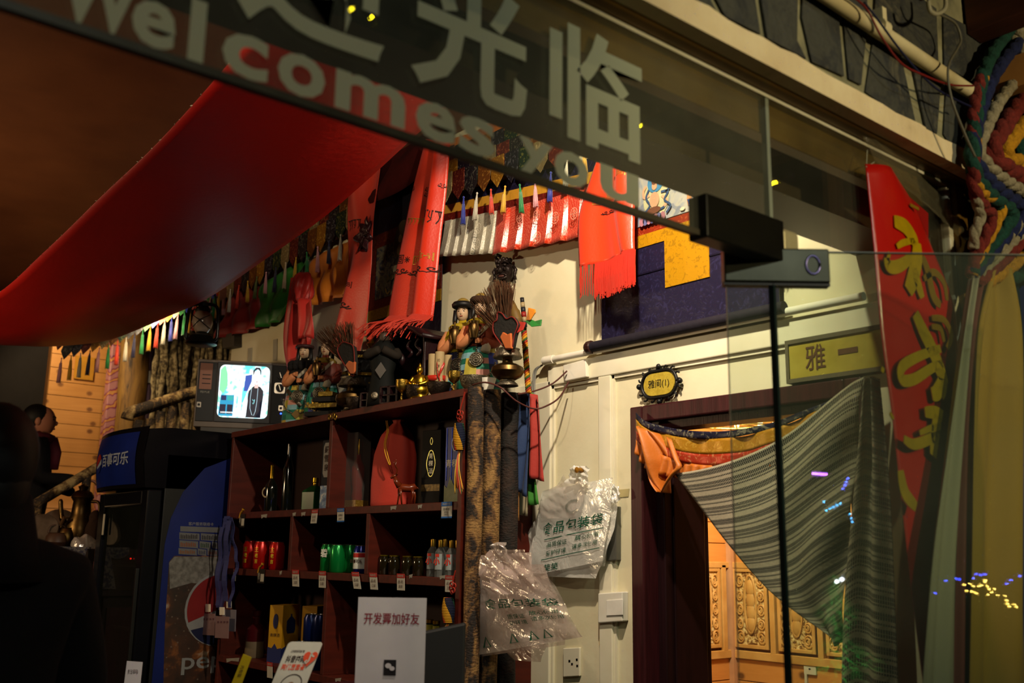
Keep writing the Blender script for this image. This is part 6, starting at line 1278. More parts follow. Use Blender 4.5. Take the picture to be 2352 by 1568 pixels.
def crumple(seed, a=.016): return lambda u, v: a*.55*mnoise.noise(Vector((u*2.6+seed, v*2.6, seed)))+a*.3*abs(mnoise.noise(Vector((u*7-v*4+seed, v*3+seed, 3))))+a*.8*abs(mnoise.noise(Vector((u*2.5-v*2+seed, 7, v))))
def sheetbag(par, L, Rr, x, m, seed, nm='bag_layer', a=.016):
    fn = ribbon(L, Rr, x=x, disp=crumple(seed, a)); MB().grid(fn, 26, 26).build(nm, m, par, world=True, smooth='all'); return fn
b1 = thing('bag_bundle', 'thick stack of white printed food bags hanging from a peg on the wall', 'plastic bags', X(1310, 1325, -.06))
sheetbag(b1, [(1235, 1170), (1205, 1215), (1196, 1290)], [(1300, 1090), (1340, 1200), (1290, 1325)], -.02, PLC, 3)
sheetbag(b1, [(1250, 1150), (1215, 1230), (1200, 1300)], [(1415, 1110), (1408, 1180), (1392, 1300)], -.035, PLW, 5)
sheetbag(b1, [(1255, 1140), (1225, 1230), (1214, 1322)], [(1420, 1125), (1412, 1220), (1370, 1328)], -.05, PLW, 9)
fb = sheetbag(b1, [(1246, 1128), (1232, 1220), (1218, 1322)], [(1408, 1096), (1402, 1180), (1385, 1288)], -.075, PLW, 12, a=.012)
sheetbag(b1, [(1246, 1128), (1244, 1160), (1243, 1190)], [(1345, 1092), (1340, 1150), (1322, 1190)], -.098, PLC, 17, 'folded_flap', .02)
sheetbag(b1, [(1318, 1070), (1306, 1095), (1300, 1110)], [(1350, 1070), (1356, 1095), (1350, 1112)], -.09, PLW, 23, 'hanging_loop', .03)
sheetbag(b1, [(1404, 1110), (1402, 1130), (1404, 1152)], [(1424, 1118), (1428, 1138), (1418, 1156)], -.06, PLW, 31, 'loose_corner', .03)
def ptx(s_, u0, u1, v0, v1, fn, par, bold=.0): bold = .008; b = MB(); put_text_fn(b, s_, lambda u, v: fn(u, v, .004), u0, u1, v0, v1, bold); b.build('print', GINK, par, world=True)
ptx('食品包装袋', .1, .92, .4, .54, fb, b1, .03); ptx('品质保证', .2, .48, .64, .7, fb, b1); ptx('放心使用', .58, .9, .62, .68, fb, b1); ptx('爱护环境', .2, .48, .74, .8, fb, b1); ptx('请多次使用', .56, .9, .72, .78, fb, b1); ptx('笑笑', .2, .4, .9, .99, fb, b1, .04)
mb = MB(); V, Fs = stroke([(.5+.09*cos(a), .26+.07*sin(a)) for a in [.7+i*.33 for i in range(15)]], .03); mb.add([fb(u, v, .004) for u, v in V], Fs); mb.build('logo', GINK, b1, world=True)
for v in (.6, .84): mb = MB(); V, Fs = stroke([(.15, v), (.55, v-.01), (.95, v-.01)], .01); mb.add([fb(u, q, .004) for u, q in V], Fs); mb.build('printed_line', GINK, b1, world=True)
tag(MB().lathe([(0, 0), (.011, 0), (.009, .02), (.012, .03), (0, .034)], 10).at().build('wall_peg', mat('yellow_peg', '#8a5c14', .5)), 'small amber plastic peg holding the upper bags', 'peg'); o = bpy.data.objects['wall_peg']; o.location = X(1337, 1080, -.095); o.rotation_euler = (0, -pi/2, 0)
b2 = thing('bag_bundle', 'lower stack of clear pinkish food bags hanging beside the logs', 'plastic bags', X(1190, 1510, -.3))
sheetbag(b2, [(1060, 1300), (1072, 1400), (1085, 1500)], [(1250, 1295), (1290, 1400), (1340, 1462)], -.30, PLP, 41)
sheetbag(b2, [(1070, 1345), (1085, 1430), (1100, 1508)], [(1255, 1320), (1300, 1410), (1300, 1480)], -.325, PLP, 44)
f2 = sheetbag(b2, [(1056, 1302), (1075, 1390), (1092, 1505)], [(1262, 1318), (1305, 1400), (1342, 1462)], -.35, PLC, 47, a=.02)
sheetbag(b2, [(1120, 1440), (1150, 1480), (1180, 1515)], [(1260, 1440), (1255, 1480), (1242, 1520)], -.28, PLP, 51)
ptx('食品包装袋', .2, .95, .38, .5, f2, b2, .03); ptx('质保证', .42, .6, .58, .64, f2, b2); ptx('放心使用', .64, .92, .55, .61, f2, b2); ptx('护环境', .42, .6, .66, .72, f2, b2); ptx('请多次使用', .64, .95, .63, .69, f2, b2)
for u in (.14, .42, .6, .72):
    mb = MB(); V, Fs = stroke([(u-.035, .93), (u, .82), (u+.035, .93)], .018, True); mb.add([f2(a, b, .004) for a, b in V], Fs); mb.build('recycling_mark', GINK, b2, world=True)
b3 = thing('bag_bundle', 'small crumpled bundle of thin bags on a clear hook over the lower stack', 'plastic bags', X(1170, 1370, -.4))
sheetbag(b3, [(1105, 1275), (1108, 1320), (1130, 1360)], [(1218, 1268), (1228, 1310), (1234, 1352)], -.40, PLP, 61, a=.035); sheetbag(b3, [(1125, 1262), (1118, 1300), (1140, 1365)], [(1215, 1262), (1224, 1300), (1236, 1362)], -.43, PLP, 64, a=.03)
sheetbag(b3, [(1140, 1245), (1134, 1262), (1138, 1290)], [(1160, 1245), (1168, 1262), (1172, 1290)], -.44, PLC, 67, 'hanging_loop', .03)
# ------------------------------------------------------------------ drinks fridge beside the cabinet
FX, FY0, FY1, FZ = -.82, 4.15, 4.93, 2.165
fg = thing('drinks_fridge', 'tall blue and black cola fridge with glass door, left of the cabinet', 'fridge', ((FX-.1)/2, (FY0+FY1)/2, 0))
BLU = mat('fridge_blue', '#0a1a5c', .4, col2='#081449', ns=3)
bdy = MB().box((FX+.09, FY0, .08), (-.1, FY0+.04, 2.02)).box((FX+.09, FY1-.04, .08), (-.1, FY1, 2.02)).box((-.14, FY0+.04, .08), (-.1, FY1-.04, 2.02)).box((FX+.09, FY0+.04, 1.78), (-.14, FY1-.04, 2.02)).box((FX+.09, FY0+.04, .08), (-.14, FY1-.04, .36)); bdy.build('body', BLACK, fg, world=True, bevel=.006)
MB().box((-.16, FY0+.04, .36), (-.14, FY1-.04, 1.78)).build('inner_lining', mat('fridge_lining', '#6a6c60', .5), fg, world=True)
for k in range(4):
    t = thing('water_bottle', ('nearest', 'second', 'third', 'farthest')[k]+' bottle on the upper shelf behind the fridge glass', 'bottle', (FX+.22, FY0+.14+.16*k, 1.415), 0, 'bottles in the fridge')
    MB().lathe([(0, 0), (.03, 0), (.033, .02), (.033, .14), (.014, .18), (.013, .2)], 14).build('glass', mat('bottle_pale', '#4a5450', .2), t, smooth=True); MB().lathe([(.015, .2), (.015, .22), (0, .222)], 10).build('cap', WHITE, t)
sd = MB().slab([Y(a, b, FY0-.001) for a, b in ((378, 1250), (392, 1190), (420, 1130), (470, 1075), (540, 1048))]+[Vector((-.1, FY0-.001, 1.95)), Vector((-.1, FY0-.001, .1)), Vector((FX+.1, FY0-.001, .1))], (0, -.002, 0)).build('blue_side', BLU, fg, world=True)
s = N('cola_print').set(.45); f = s.noise(9, 6, None, .6, .6); v = s.n('TexVoronoi'); v.inputs['Scale'].default_value = 34; s.l(s.coord('Object'), v.inputs['Vector'])
s.base(s.mix(s.ramp(v.outputs['Distance'], [(.08, (1, 1, 1)), (.2, (0, 0, 0))]), s.ramp(f, [(.35, '#1c0d08'), (.55, '#35190c'), (.66, '#6a3a14'), (.74, '#8a7a6a')]), '#5a4a40')); COLA = s.m
def fpoly(nm, pix, off, m, par=sd): return MB().slab([Y(a, b, FY0-.003) for a, b in pix], (0, -off, 0)).build(nm, m, par, world=True)
fpoly('glass_print', [(388, 1290), (400, 1276), (560, 1276), (560, 1700), (372, 1700), (378, 1450)], .001, COLA)
fpoly('foam_print', [(388, 1292), (400, 1278), (560, 1278), (560, 1330), (500, 1345), (440, 1338), (390, 1352)], .002, mat('foam_print', '#6d6a66', .6, col2='#4f4c48', ns=40))
def fdisc(nm, c, rx, rz, a0, a1, off, m, n=28, extra=()):
    o = Y(c[0], c[1], FY0-.003); return MB().slab([o+Vector((rx*cos(a), 0, rz*sin(a))) for a in [lerp(a0, a1, i/n) for i in range(n+(0 if a1-a0 > 6.2 else 1))]], (0, -off, 0)).build(nm, m, sd, world=True)
k = mpp(Y(500, 1400, FY0)); rr = 78*k
fdisc('logo_ring', (503, 1398), rr*1.05, rr*1.05, 0, 2*pi, .003, mat('logo_white', '#7a7a7c', .5)); fdisc('logo_red', (503, 1398), rr*.98, rr*.98, .12*pi, 1.12*pi, .004, mat('logo_red', '#6e0f12', .5)); fdisc('logo_blue', (503, 1402), rr*.98, rr*.98, 1.18*pi, 1.95*pi, .004, mat('logo_blue', '#0c1236', .5))
b = MB(); put_text(b, 'pepsi', Y(486, 1521, FY0-.006), (1, 0, 0), UZ, 46*k, 140*k, bold=.01); b.build('lettering', mat('logo_white', '#7a7a7c'), sd, world=True)
b = MB(); put_text(b, '客户服务联络卡', Y(462, 1203, FY0-.005), (1, 0, 0), UZ, 8*k, 60*k); b.build('table_heading', mat('logo_white', '#7a7a7c'), sd, world=True)
TP = mat('table_paper', '#5c5c5e', .6, col2='#545456'); 
for x0, x1, y0, y1, cc in ((414, 505, 1208, 1220, None), (412, 458, 1222, 1238, '#1c1214'), (461, 504, 1224, 1240, '#15151c'), (412, 455, 1240, 1256, '#7a3c14'), (458, 484, 1242, 1258, '#1c3a20'), (487, 502, 1243, 1258, '#3a3a3a'), (410, 452, 1258, 1272, '#7a4416'), (454, 474, 1259, 1273, '#303040'), (476, 500, 1260, 1274, '#5a2420')):
    o = fpoly('table_cell', [(x0, y0), (x1, y0+3), (x1, y1+3), (x0, y1)], .001, TP)
    if cc:
        mb = MB()
        for i in range(int((x1-x0)/4)-1): mb.slab([Y(a, c, FY0-.0045) for a, c in ((x0+3+4*i, y0+5+(i % 3)), (x0+5+4*i, y0+5+(i % 3)), (x0+5+4*i, y1-1), (x0+3+4*i, y1-1))], (0, -.001, 0))
        mb.build('product_print', mat('product_'+cc[1:], cc, .6), o, world=True)['kind'] = 'stuff'
# header with bulging light box
def headfn(u, v):
    z = lerp(1.83, FZ, v); bul = .05*sin(pi*u)+.02*sin(pi*v); return Vector((FX-.02-bul, lerp(FY0, FY1, u), z))
hd = MB().grid(headfn, 14, 8); hd.slab([Vector((FX-.02, FY0, 1.83)), Vector((FX-.04, FY0, 2.0)), Vector((FX-.02, FY0, 2.15)), Vector((FX+.1, FY0, FZ)), Vector((-.1, FY0, FZ)), Vector((-.1, FY0, 1.83))], (0, FY1-FY0, 0)); hd.build('header', mat('header_black', '#0a090e', .18), fg, world=True, smooth=30)
def hfn(u, v, off=0): p = headfn(lerp(.10, .93, u), lerp(.92, .06, v)); return p+Vector((-.004-off, 0, 0))
s_ = lambda u, v: hfn(1-u, v)
lb = MB().grid(s_, 14, 8).build('light_box', mat('header_blue', '#0b1d66', .3, col2='#0a1650', ns=4), fg, world=True, smooth='all')
b = MB(); put_text_fn(b, '百事可乐', lambda u, v: hfn(1-u, v, .003), .32, .9, .36, .62, .02); b.build('lettering', mat('header_white', '#7f8aa0', .5), lb, world=True)
for nm, a0, a1, col in (('logo_white', 0, 2*pi, '#7f8aa0'), ('logo_red', .15*pi, 1.1*pi, '#7c1a16'), ('logo_blue', 1.2*pi, 1.95*pi, '#101c60')):
    b = MB(); b.add([hfn(1-(.17+.105*cos(lerp(a0, a1, i/20))), .52-.19*sin(lerp(a0, a1, i/20)), .002 if nm == 'logo_white' else .004) for i in range(21)], [tuple(range(21))]); b.build(nm, mat('hdr_'+nm, col, .5), lb, world=True)
# glass door
MB().box((FX, FY0, .3), (FX+.08, FY0+.09, 1.82)).box((FX, FY1-.09, .3), (FX+.08, FY1, 1.82)).box((FX, FY0+.09, 1.74), (FX+.08, FY1-.09, 1.82)).box((FX, FY0+.09, .3), (FX+.08, FY1-.09, .4)).build('door_frame', mat('door_black', '#090a10', .25), fg, world=True, bevel=.008)
MB().box((FX+.02, FY0+.08, .38), (FX+.03, FY1-.08, 1.76)).build('door_glass', glass('fridge_glass', '#a8aca8', .04, '#505850'), fg, world=True)
MB().box((FX-.02, FY0+.02, .8), (FX, FY0+.045, 1.4)).build('door_handle', BLACK, fg, world=True, bevel=.004)
MB().box((FX-.002, FY1-.13, 1.58), (FX, FY1-.10, 1.70)).build('door_sticker', WPAPER, fg, world=True)
for z in (.7, 1.05, 1.4): MB().box((FX+.1, FY0+.05, z), (-.2, FY1-.05, z+.01)).build('fridge_shelf', mat('wire_shelf', '#6a6a68', .4), fg, world=True)
# ------------------------------------------------------------------ lanyards with cards on the cabinet edge
LAN = satin('blue_lanyard', '#0c1a6a', '#0a1450', .5)
ln = thing('lanyard_bunch', 'bunch of blue lanyards with pink badge cards hanging from the cabinet corner', 'lanyards', X(510, 1480, -.45))
for k, (a, b, c, d, w) in enumerate(((520, 1185, 500, 1395, 9), (526, 1185, 508, 1400, 9), (532, 1188, 545, 1290, 7), (545, 1290, 528, 1395, 7), (515, 1190, 496, 1330, 8), (524, 1195, 516, 1380, 10), (510, 1210, 498, 1390, 8))):
    MB().grid(ribbon([(a-w/2, b), ((a+c)/2-w/2+4*sin(k*2), (b+d)/2), (c-w/2, d)], [(a+w/2, b), ((a+c)/2+w/2+4*sin(k*2), (b+d)/2), (c+w/2, d)], x=-.42-.008*k, disp=lambda u, v: .006*sin(4*v*pi+k)), 2, 16).build('strap', LAN, ln, world=True, solid=.0015)
PINKC = mat('pink_card', '#7d6468', .6, col2='#745c60')
for k, (a, b, x) in enumerate(((462, 1407, -.45), (494, 1414, -.47), (510, 1398, -.44))):
    o = MB().slab([X(p, q, x) for p, q in ((a+2, b), (a+33, b+2), (a+31, b+52), (a, b+50))], (-.002, 0, 0)).build('badge_card', PINKC if k < 2 else mat('lilac_card', '#6d6a78', .6), ln, world=True)
    MB().slab([X(p, q, x-.002) for p, q in ((a+11, b-20), (a+22, b-20), (a+22, b-2), (a+11, b-2))], (-.003, 0, 0)).build('clip', WHITE, ln, world=True, bevel=.001)
    if k < 2:
        for j in range(4): MB().slab([X(p, q, x-.003) for p, q in ((a+5+7*j, b+12), (a+9+7*j, b+12), (a+9+7*j, b+16), (a+5+7*j, b+16))], (-.0005, 0, 0)).build('dot_print', mat('dot_print', '#5a3a44', .6), o, world=True)
# ------------------------------------------------------------------ old television
tv = thing('television', 'old portable television with bright screen on top of the fridge', 'television', (-.28, 4.32, FZ))
Ltop, Rtop = Y(455, 833, 4.40), Y(664, 826, 4.16); Lb, Rb = Y(443, 972, 4.40), Y(652, 986, 4.16)
zt0, zt1 = 2.215, (Ltop.z+Rtop.z)/2
o0 = Vector((Ltop.x, Ltop.y, zt0)); ex = Vector((Rtop.x-Ltop.x, Rtop.y-Ltop.y, 0)); TW = ex.length; ex.normalize(); TH = zt1-zt0; en = Vector((ex.y, -ex.x, 0))   # en: out of the screen
def tp(a, b, off=0.0): return o0+ex*(a*TW)+UZ*(b*TH)+en*off
def tvbox(nm, a0, a1, b0, b1, o_, d, m, bv=.003): return MB().slab([tp(a0, b0, o_), tp(a1, b0, o_), tp(a1, b1, o_), tp(a0, b1, o_)], en*d).build(nm, m, tv, world=True, bevel=bv)
TVG = mat('tv_grey', '#5c5148', .4, col2='#50463e'); 
tvbox('case', 0, 1, 0, 1, -.3, .29, TVG, .01); tvbox('bezel', 0, 1, 0, 1, -.012, .012, TVG, .004); tvbox('foot', .08, .92, (FZ-2.215)/TH, 0, -.2, .2, mat('tv_foot', '#3d3a36', .5)); 
tvbox('left_panel', .015, .21, .08, .96, .0, .006, BLACK); tvbox('right_panel', .83, .985, .08, .96, .0, .006, BLACK); tvbox('screen_surround', .215, .825, .08, .97, .0, .008, mat('surround', '#17151a', .35))
def rr2(a0, a1, b0, b1, r, n=8):
    out = []; asp = TW/TH
    for cx, cy, st in ((a1-r, b1-r*asp, 0), (a0+r, b1-r*asp, pi/2), (a0+r, b0+r*asp, pi), (a1-r, b0+r*asp, 1.5*pi)):
        out += [(cx+r*cos(st+i*pi/2/n), cy+r*asp*sin(st+i*pi/2/n)) for i in range(n+1)]
    return out
s = N('tv_picture'); co = s.coord('Generated'); f = s.noise(3.2, 2, s.coord('Generated', (1, 1, 1.4)))
col = s.ramp(f, [(.38, '#4fd0d8'), (.46, '#d8f4ff'), (.56, '#f6fffb'), (.66, '#7fe0c0')]); s.base((0, 0, 0)); s.l(col, s.b.inputs['Emission Color']); s.b.inputs['Emission Strength'].default_value = 1.5; s.set(.3); PIC = s.m
def tvpoly(nm, pts, off, m): return MB().add([tp(a, b, off) for a, b in pts], [tuple(range(len(pts)))]).build(nm, m, tv, world=True)
scr = rr2(.245, .795, .15, .93, .06)
MB().slab([tp(a, b, .008) for a, b in scr], en*.004).build('screen', PIC, tv, world=True)
EM = lambda n_, c, st=1.2: emis('tv_'+n_, c, st, False)
tvpoly('picture_shirt', [(.55, .16), (.56, .34), (.575, .55), (.62, .62), (.65, .64), (.70, .62), (.735, .56), (.74, .4), (.72, .16)], .0125, EM('vest', '#06102e', .7))
tvpoly('picture_sleeve', [(.5, .17), (.525, .4), (.56, .55), (.57, .4), (.56, .17)], .0126, EM('sleeve', '#e8fbff', 1.8)); tvpoly('picture_sleeve', [(.72, .18), (.738, .5), (.76, .45), (.775, .2)], .0126, EM('sleeve', '#e8fbff'))
tvpoly('picture_face', [(.655+.042*cos(2*pi*i/18), .755+.105*sin(2*pi*i/18)) for i in range(18)], .0127, EM('face', '#fff0ee', 1.5)); tvpoly('picture_hair', [(.613, .78), (.61, .86), (.64, .91), (.68, .91), (.70, .86), (.698, .78), (.685, .86), (.66, .885), (.63, .86)], .013, EM('hair', '#1a2240', .6))
tvpoly('picture_neck', [(.635, .6), (.675, .6), (.678, .68), (.632, .68)], .0126, EM('neck', '#f4c8c0', 1.2)); tvpoly('picture_mouth', [(.648, .7), (.668, .7), (.664, .69), (.652, .69)], .0132, EM('lips', '#c07080', .8))
for a in (.637, .668): tvpoly('picture_eye', [(a, .775), (a+.014, .775), (a+.007, .768)], .0132, EM('hair', '#1a2240'))
tvpoly('picture_radio', [(.26, .17), (.415, .17), (.42, .35), (.418, .48), (.275, .48)], .0126, EM('radio', '#1fa8d8', 1.0))
for a0, a1, b0, b1, c in ((.28, .335, .4, .47, '#0a2a6a'), (.345, .41, .4, .47, '#30d0d0'), (.27, .335, .2, .34, '#06123a'), (.35, .41, .2, .34, '#06123a')): tvpoly('picture_radio_part', [(a0, b0), (a1, b0), (a1, b1), (a0, b1)], .0128, EM('radio'+c[1:], c, .8))
tvpoly('picture_green', [(.255, .55), (.3, .5), (.34, .62), (.33, .8), (.3, .92), (.255, .85)], .0125, EM('green', '#8ff0b0', 1.2)); tvpoly('picture_wall', [(.46, .2), (.5, .2), (.505, .62), (.53, .72), (.47, .7)], .0124, EM('pale', '#f8ffff', 2.0)); tvpoly('picture_shade', [(.52, .55), (.56, .55), (.6, .7), (.6, .8), (.53, .78)], .0124, EM('shade', '#3a68d8', .8))
b = MB(); V, Fs = stroke([(.60+.05*sin(i*.55)*.0+.0, .0) for i in range(2)], .01)
nk = [(.605, .6), (.597, .45), (.6, .3), (.625, .2), (.645, .19), (.662, .26), (.672, .4), (.675, .6)]
b = MB(); V, Fs = stroke(nk, .006); b.add([tp(a, c, .0135) for a, c in V], Fs); b.build('picture_necklace', EM('beads', '#b8d8e8', 1.0), tv, world=True)
b = MB(); V, Fs = stroke([(.62, .43), (.632, .41), (.645, .43), (.64, .38), (.632, .36), (.626, .38)], .008); b.add([tp(a, c, .0135) for a, c in V], Fs); b.build('picture_pendant', EM('pend', '#90e8f0', 1.0), tv, world=True)
b = MB(); 
for i in range(9): V, Fs = stroke([(.285+.015*i, .235), (.288+.015*i, .21), (.295+.015*i, .225)], .006); b.add([tp(a, c, .0135) for a, c in V], Fs)
b.build('picture_caption', EM('cap', '#ffffff', 1.5), tv, world=True)
tvbox('slider_plate', .03, .165, .55, .94, .006, .002, mat('copper_plate', '#6e4a3c', .35, .4))
for i, z in enumerate((.76, .70, .63)): tvbox('slider', .06, .15, z, z+.012, .008, .004, BLACK, .001)
for b_, m in ((.81, BLACK), (.62, mat('tv_chrome', '#8a8378', .25, .8))):
    MB().slab([tp(a, c, .006) for a, c in rr2(.855, .975, b_-.08, b_+.08, .02)], en*.003).build('dial_plate', m, tv, world=True)
    d_ = MB(); d_.tube([tp(.915, b_, .009), tp(.915, b_, .022)], TW*.045, 18); d_.build('dial', BLACK, tv, world=True, smooth=True); MB().slab([tp(.9, b_+.04, .022), tp(.908, b_+.045, .022), tp(.93, b_-.04, .022), tp(.922, b_-.045, .022)], en*.004).build('dial_grip', mat('tv_chrome', '#8a8378'), tv, world=True)
for a in (.045, .94): MB().slab([tp(x_, y_, .006) for x_, y_ in rr2(a-.025, a+.025, .28, .36, .008)], en*.003).build('socket_plate', mat('tv_chrome', '#8a8378'), tv, world=True); MB().tube([tp(a, .32, .009), tp(a, .32, .012)], TW*.014, 12).build('socket', BLACK, tv, world=True)
b = MB(); put_text(b, 'FEIYUE', tp(.10, .51, .0075), ex, UZ, TH*.03, TW*.10); b.build('lettering', mat('tv_letter', '#8a8a80', .5), tv, world=True)
MB().ball(tp(.945, .24, .008), .005, 8, 6).build('blue_indicator', emis('blue_led', '#2040ff', 12), tv, world=True)
# ------------------------------------------------------------------ hurricane lantern
lp = Y(461, 792, 3.95); lt = thing('hurricane_lantern', 'black hurricane lantern with cloudy chimney hanging under the red canopy', 'lantern', lp); kk = mpp(lp); H = 100*kk; S = lambda v: v*H
LB = mat('lantern_black', '#0a0b0a', .3, .4, col2='#060706')
MB().lathe([(0, 0), (S(.33), 0), (S(.36), S(.02)), (S(.3), S(.1)), (S(.26), S(.2)), (S(.14), S(.26)), (S(.12), S(.3))], 22).build('fuel_tank', LB, lt, smooth=True)
MB().lathe([(S(.14), S(.3)), (S(.2), S(.4)), (S(.235), S(.52)), (S(.22), S(.66)), (S(.16), S(.78))], 20).build('chimney', (lambda q: q)(mat('cloudy_chimney', '#7a6c60', .15, col2='#6a5e54')), lt, smooth='all')
MB().lathe([(S(.18), S(.78)), (S(.2), S(.82)), (S(.12), S(.9)), (S(.14), S(.98)), (S(.05), S(1.04))], 18).build('cap', LB, lt, smooth=True)
for sx in (-1, 1): MB().tube(smoothpts([(S(sx*.3), 0, S(.1)), (S(sx*.36), 0, S(.2)), (S(sx*.35), 0, S(.6)), (S(sx*.3), 0, S(.9)), (S(sx*.12), 0, S(.97))], 6), S(.04), 10).build('side_tube', LB, lt, smooth='all')
for sx in (-1, 1): MB().tube(smoothpts([(S(sx*.22), S(-.1), S(.36)), (0, S(-.25), S(.53)), (S(-sx*.2), S(-.12), S(.68))], 6), S(.009), 6).build('guard_wire', LB, lt, smooth='all')
MB().tube(smoothpts([(S(-.3), 0, S(.95)), (S(-.2), 0, S(1.25)), (0, 0, S(1.36)), (S(.2), 0, S(1.25)), (S(.3), 0, S(.95))], 6), S(.012), 6).build('bail', LB, lt, smooth='all')
lt.rotation_euler = (0, 0, R_(-40))
MB().tube([lp+Vector((0, 0, S(1.36))), lp+Vector((0, 0, 3.6-lp.z))], .002, 5).build('hanging_wire', LB, lt, world=True)
# ------------------------------------------------------------------ far stair alcove
s = N('painted_column').set(.5); w = s.n('TexWave', wave_type='RINGS'); w.inputs['Scale'].default_value = 2.2; w.inputs['Distortion'].default_value = 12; w.inputs['Detail'].default_value = 3; s.l(s.coord('Object', (2, 2, 1.2)), w.inputs['Vector'])
s.base(s.ramp(w.outputs['Fac'], [(.3, '#a06a6a'), (.6, '#9a6468'), (.72, '#5a2a58'), (.85, '#8a1c2c'), (.95, '#b07a40')])); PCOL = s.m
x0, x1 = ony(240, 7.45, 2.7).x, ony(268, 7.45, 2.7).x
tag(MB().box((x0, 7.4, 0), (x1, 7.5, 3.9)).build('painted_column', PCOL, bevel=.01), 'narrow pink column painted with dragon scrolls beside the pine planks', 'column')
x0, x1 = ony(266, 7.3, 2.7).x, ony(330, 7.3, 2.7).x
pc_ = MB(); pc_.tube([((x0+x1)/2+.01*sin(z*3), 7.3, z) for z in [i*.3 for i in range(14)]], [(x1-x0)/2*(1+.05*sin(i*2)) for i in range(14)], 20)
s = N('old_timber').set(.7); f = s.noise(6, 6, s.coord('Object', (3, 3, .5)), .65, 1); s.base(s.ramp(f, [(.35, '#8a6424'), (.55, '#6e4c18'), (.68, '#2c1a08')])); s.bump(f, .6)
tag(pc_.build('timber_post', s.m, smooth=60), 'thick yellowish round timber post next to the painted column', 'post')
x0, x1 = ony(325, 7.55, 2.7).x, ony(356, 7.55, 2.7).x
tag(MB().grid(lambda u, v: Vector((lerp(x0, x1, u), 7.5-.02*sin(9*u), lerp(3.6, 1.2, v))), 12, 4).build('lavender_cloth', satin('lavender', '#7a5f78', '#6a5068', .7), solid=.004, smooth='all'), 'strip of lavender cloth between the post and rope curtain', 'cloth')
sp = Y(338, 865, 7.46); tag(MB().cbox(sp, (.05, .05, .11)).build('wall_switch', WHITE, bevel=.006), 'small white wall switch beside the rope curtain', 'switch')
tag(MB().cbox(Y(195, 832, 7.57)+Vector((0, 0, -.05)), (.16, .01, .2)).build('paper_notice', mat('yellow_notice', '#b07a1c', .7)), 'yellow paper notice pinned on the pine planks', 'notice')
rc = thing('rope_curtain', 'curtain of knotted grey-brown rope strands hanging by the stair', 'curtain', (.6, 6.9, 1.9))
ROPE = (lambda s: (s.base(s.ramp(s.noise(26, 4), [(.4, '#8a7a58'), (.55, '#4f4126'), (.68, '#1c140a')])), s.bump(s.noise(30, 4), .8, .01), s.m)[2])(N('rope_fibre').set(.9))
for i in range(34):
    px = lerp(352, 534, (i+.5)/34)+rnd.uniform(-2, 2); a = ony(px, 6.9+.06*sin(i*1.3), 3.0); pts = []
    for j in range(26): z = lerp(3.9, 1.9, j/25); pts.append(Vector((a.x+.012*sin(j*.9+i), a.y+.02*sin(j*.35+i*2), z)))
    MB().tube(pts, [.016+.008*(j % 2)+.004*rnd.random() for j in range(26)], 7).build('rope_strand', ROPE, rc, world=True, smooth='all')
# birch balustrade
bb = thing('birch_railing', 'rising birch log railing with short posts in front of the rope curtain', 'railing', (0, 6.3, 2.0))
BR3 = birch('rail_birch', '#8f7a50', '#5a4322', '#1a0f06')
pts = [Y(a, b, 6.3) for a, b in ((292, 962), (300, 948), (340, 935), (390, 918), (440, 902), (520, 885))]
MB().tube(smoothpts(pts, 5), .048, 14).build('rail', BR3, bb, world=True, smooth=60)
for px, py in ((318, 965), (345, 962), (368, 945), (396, 935), (428, 925), (458, 920), (490, 915)):
    q = Y(px, py, 6.3); MB().tube([Vector((q.x, 6.3, q.z)), Vector((q.x+.01, 6.3, 1.3))], .04, 12).build('post', BR3, bb, world=True, smooth=60)
struct(MB().box((-.45, 6.2, 1.2), (2.3, 7.6, 1.32)).build('floor_landing', DARKWOOD)); 
hr = thing('stair_rail', 'sloping birch pole handrail in front of the climbing woman', 'handrail', (-.8, 6.0, .9))
MB().tube([Y(-40, 1230, 6.0), Y(100, 1148, 6.0)+Vector((0, 0, .006)), Y(235, 1066, 6.0)], .034, 12).build('pole', BR3, hr, world=True, smooth=60)
for px, py in ((-20, 1218), (90, 1155), (200, 1090)): q = Y(px, py, 6.0); MB().tube([q, Vector((q.x, 6.0, 0))], .03, 10).build('post', BR3, hr, world=True, smooth=60)
stp = struct(thing('floor_stairs', None, None, (-.9, 6.6, 0)))
for k in range(6): MB().box((-1.65+k*.24, 6.05, 0), (-1.65+(k+1)*.24+.02, 7.0, .28+.17*k)).build('step', DARKWOOD, stp, world=True)
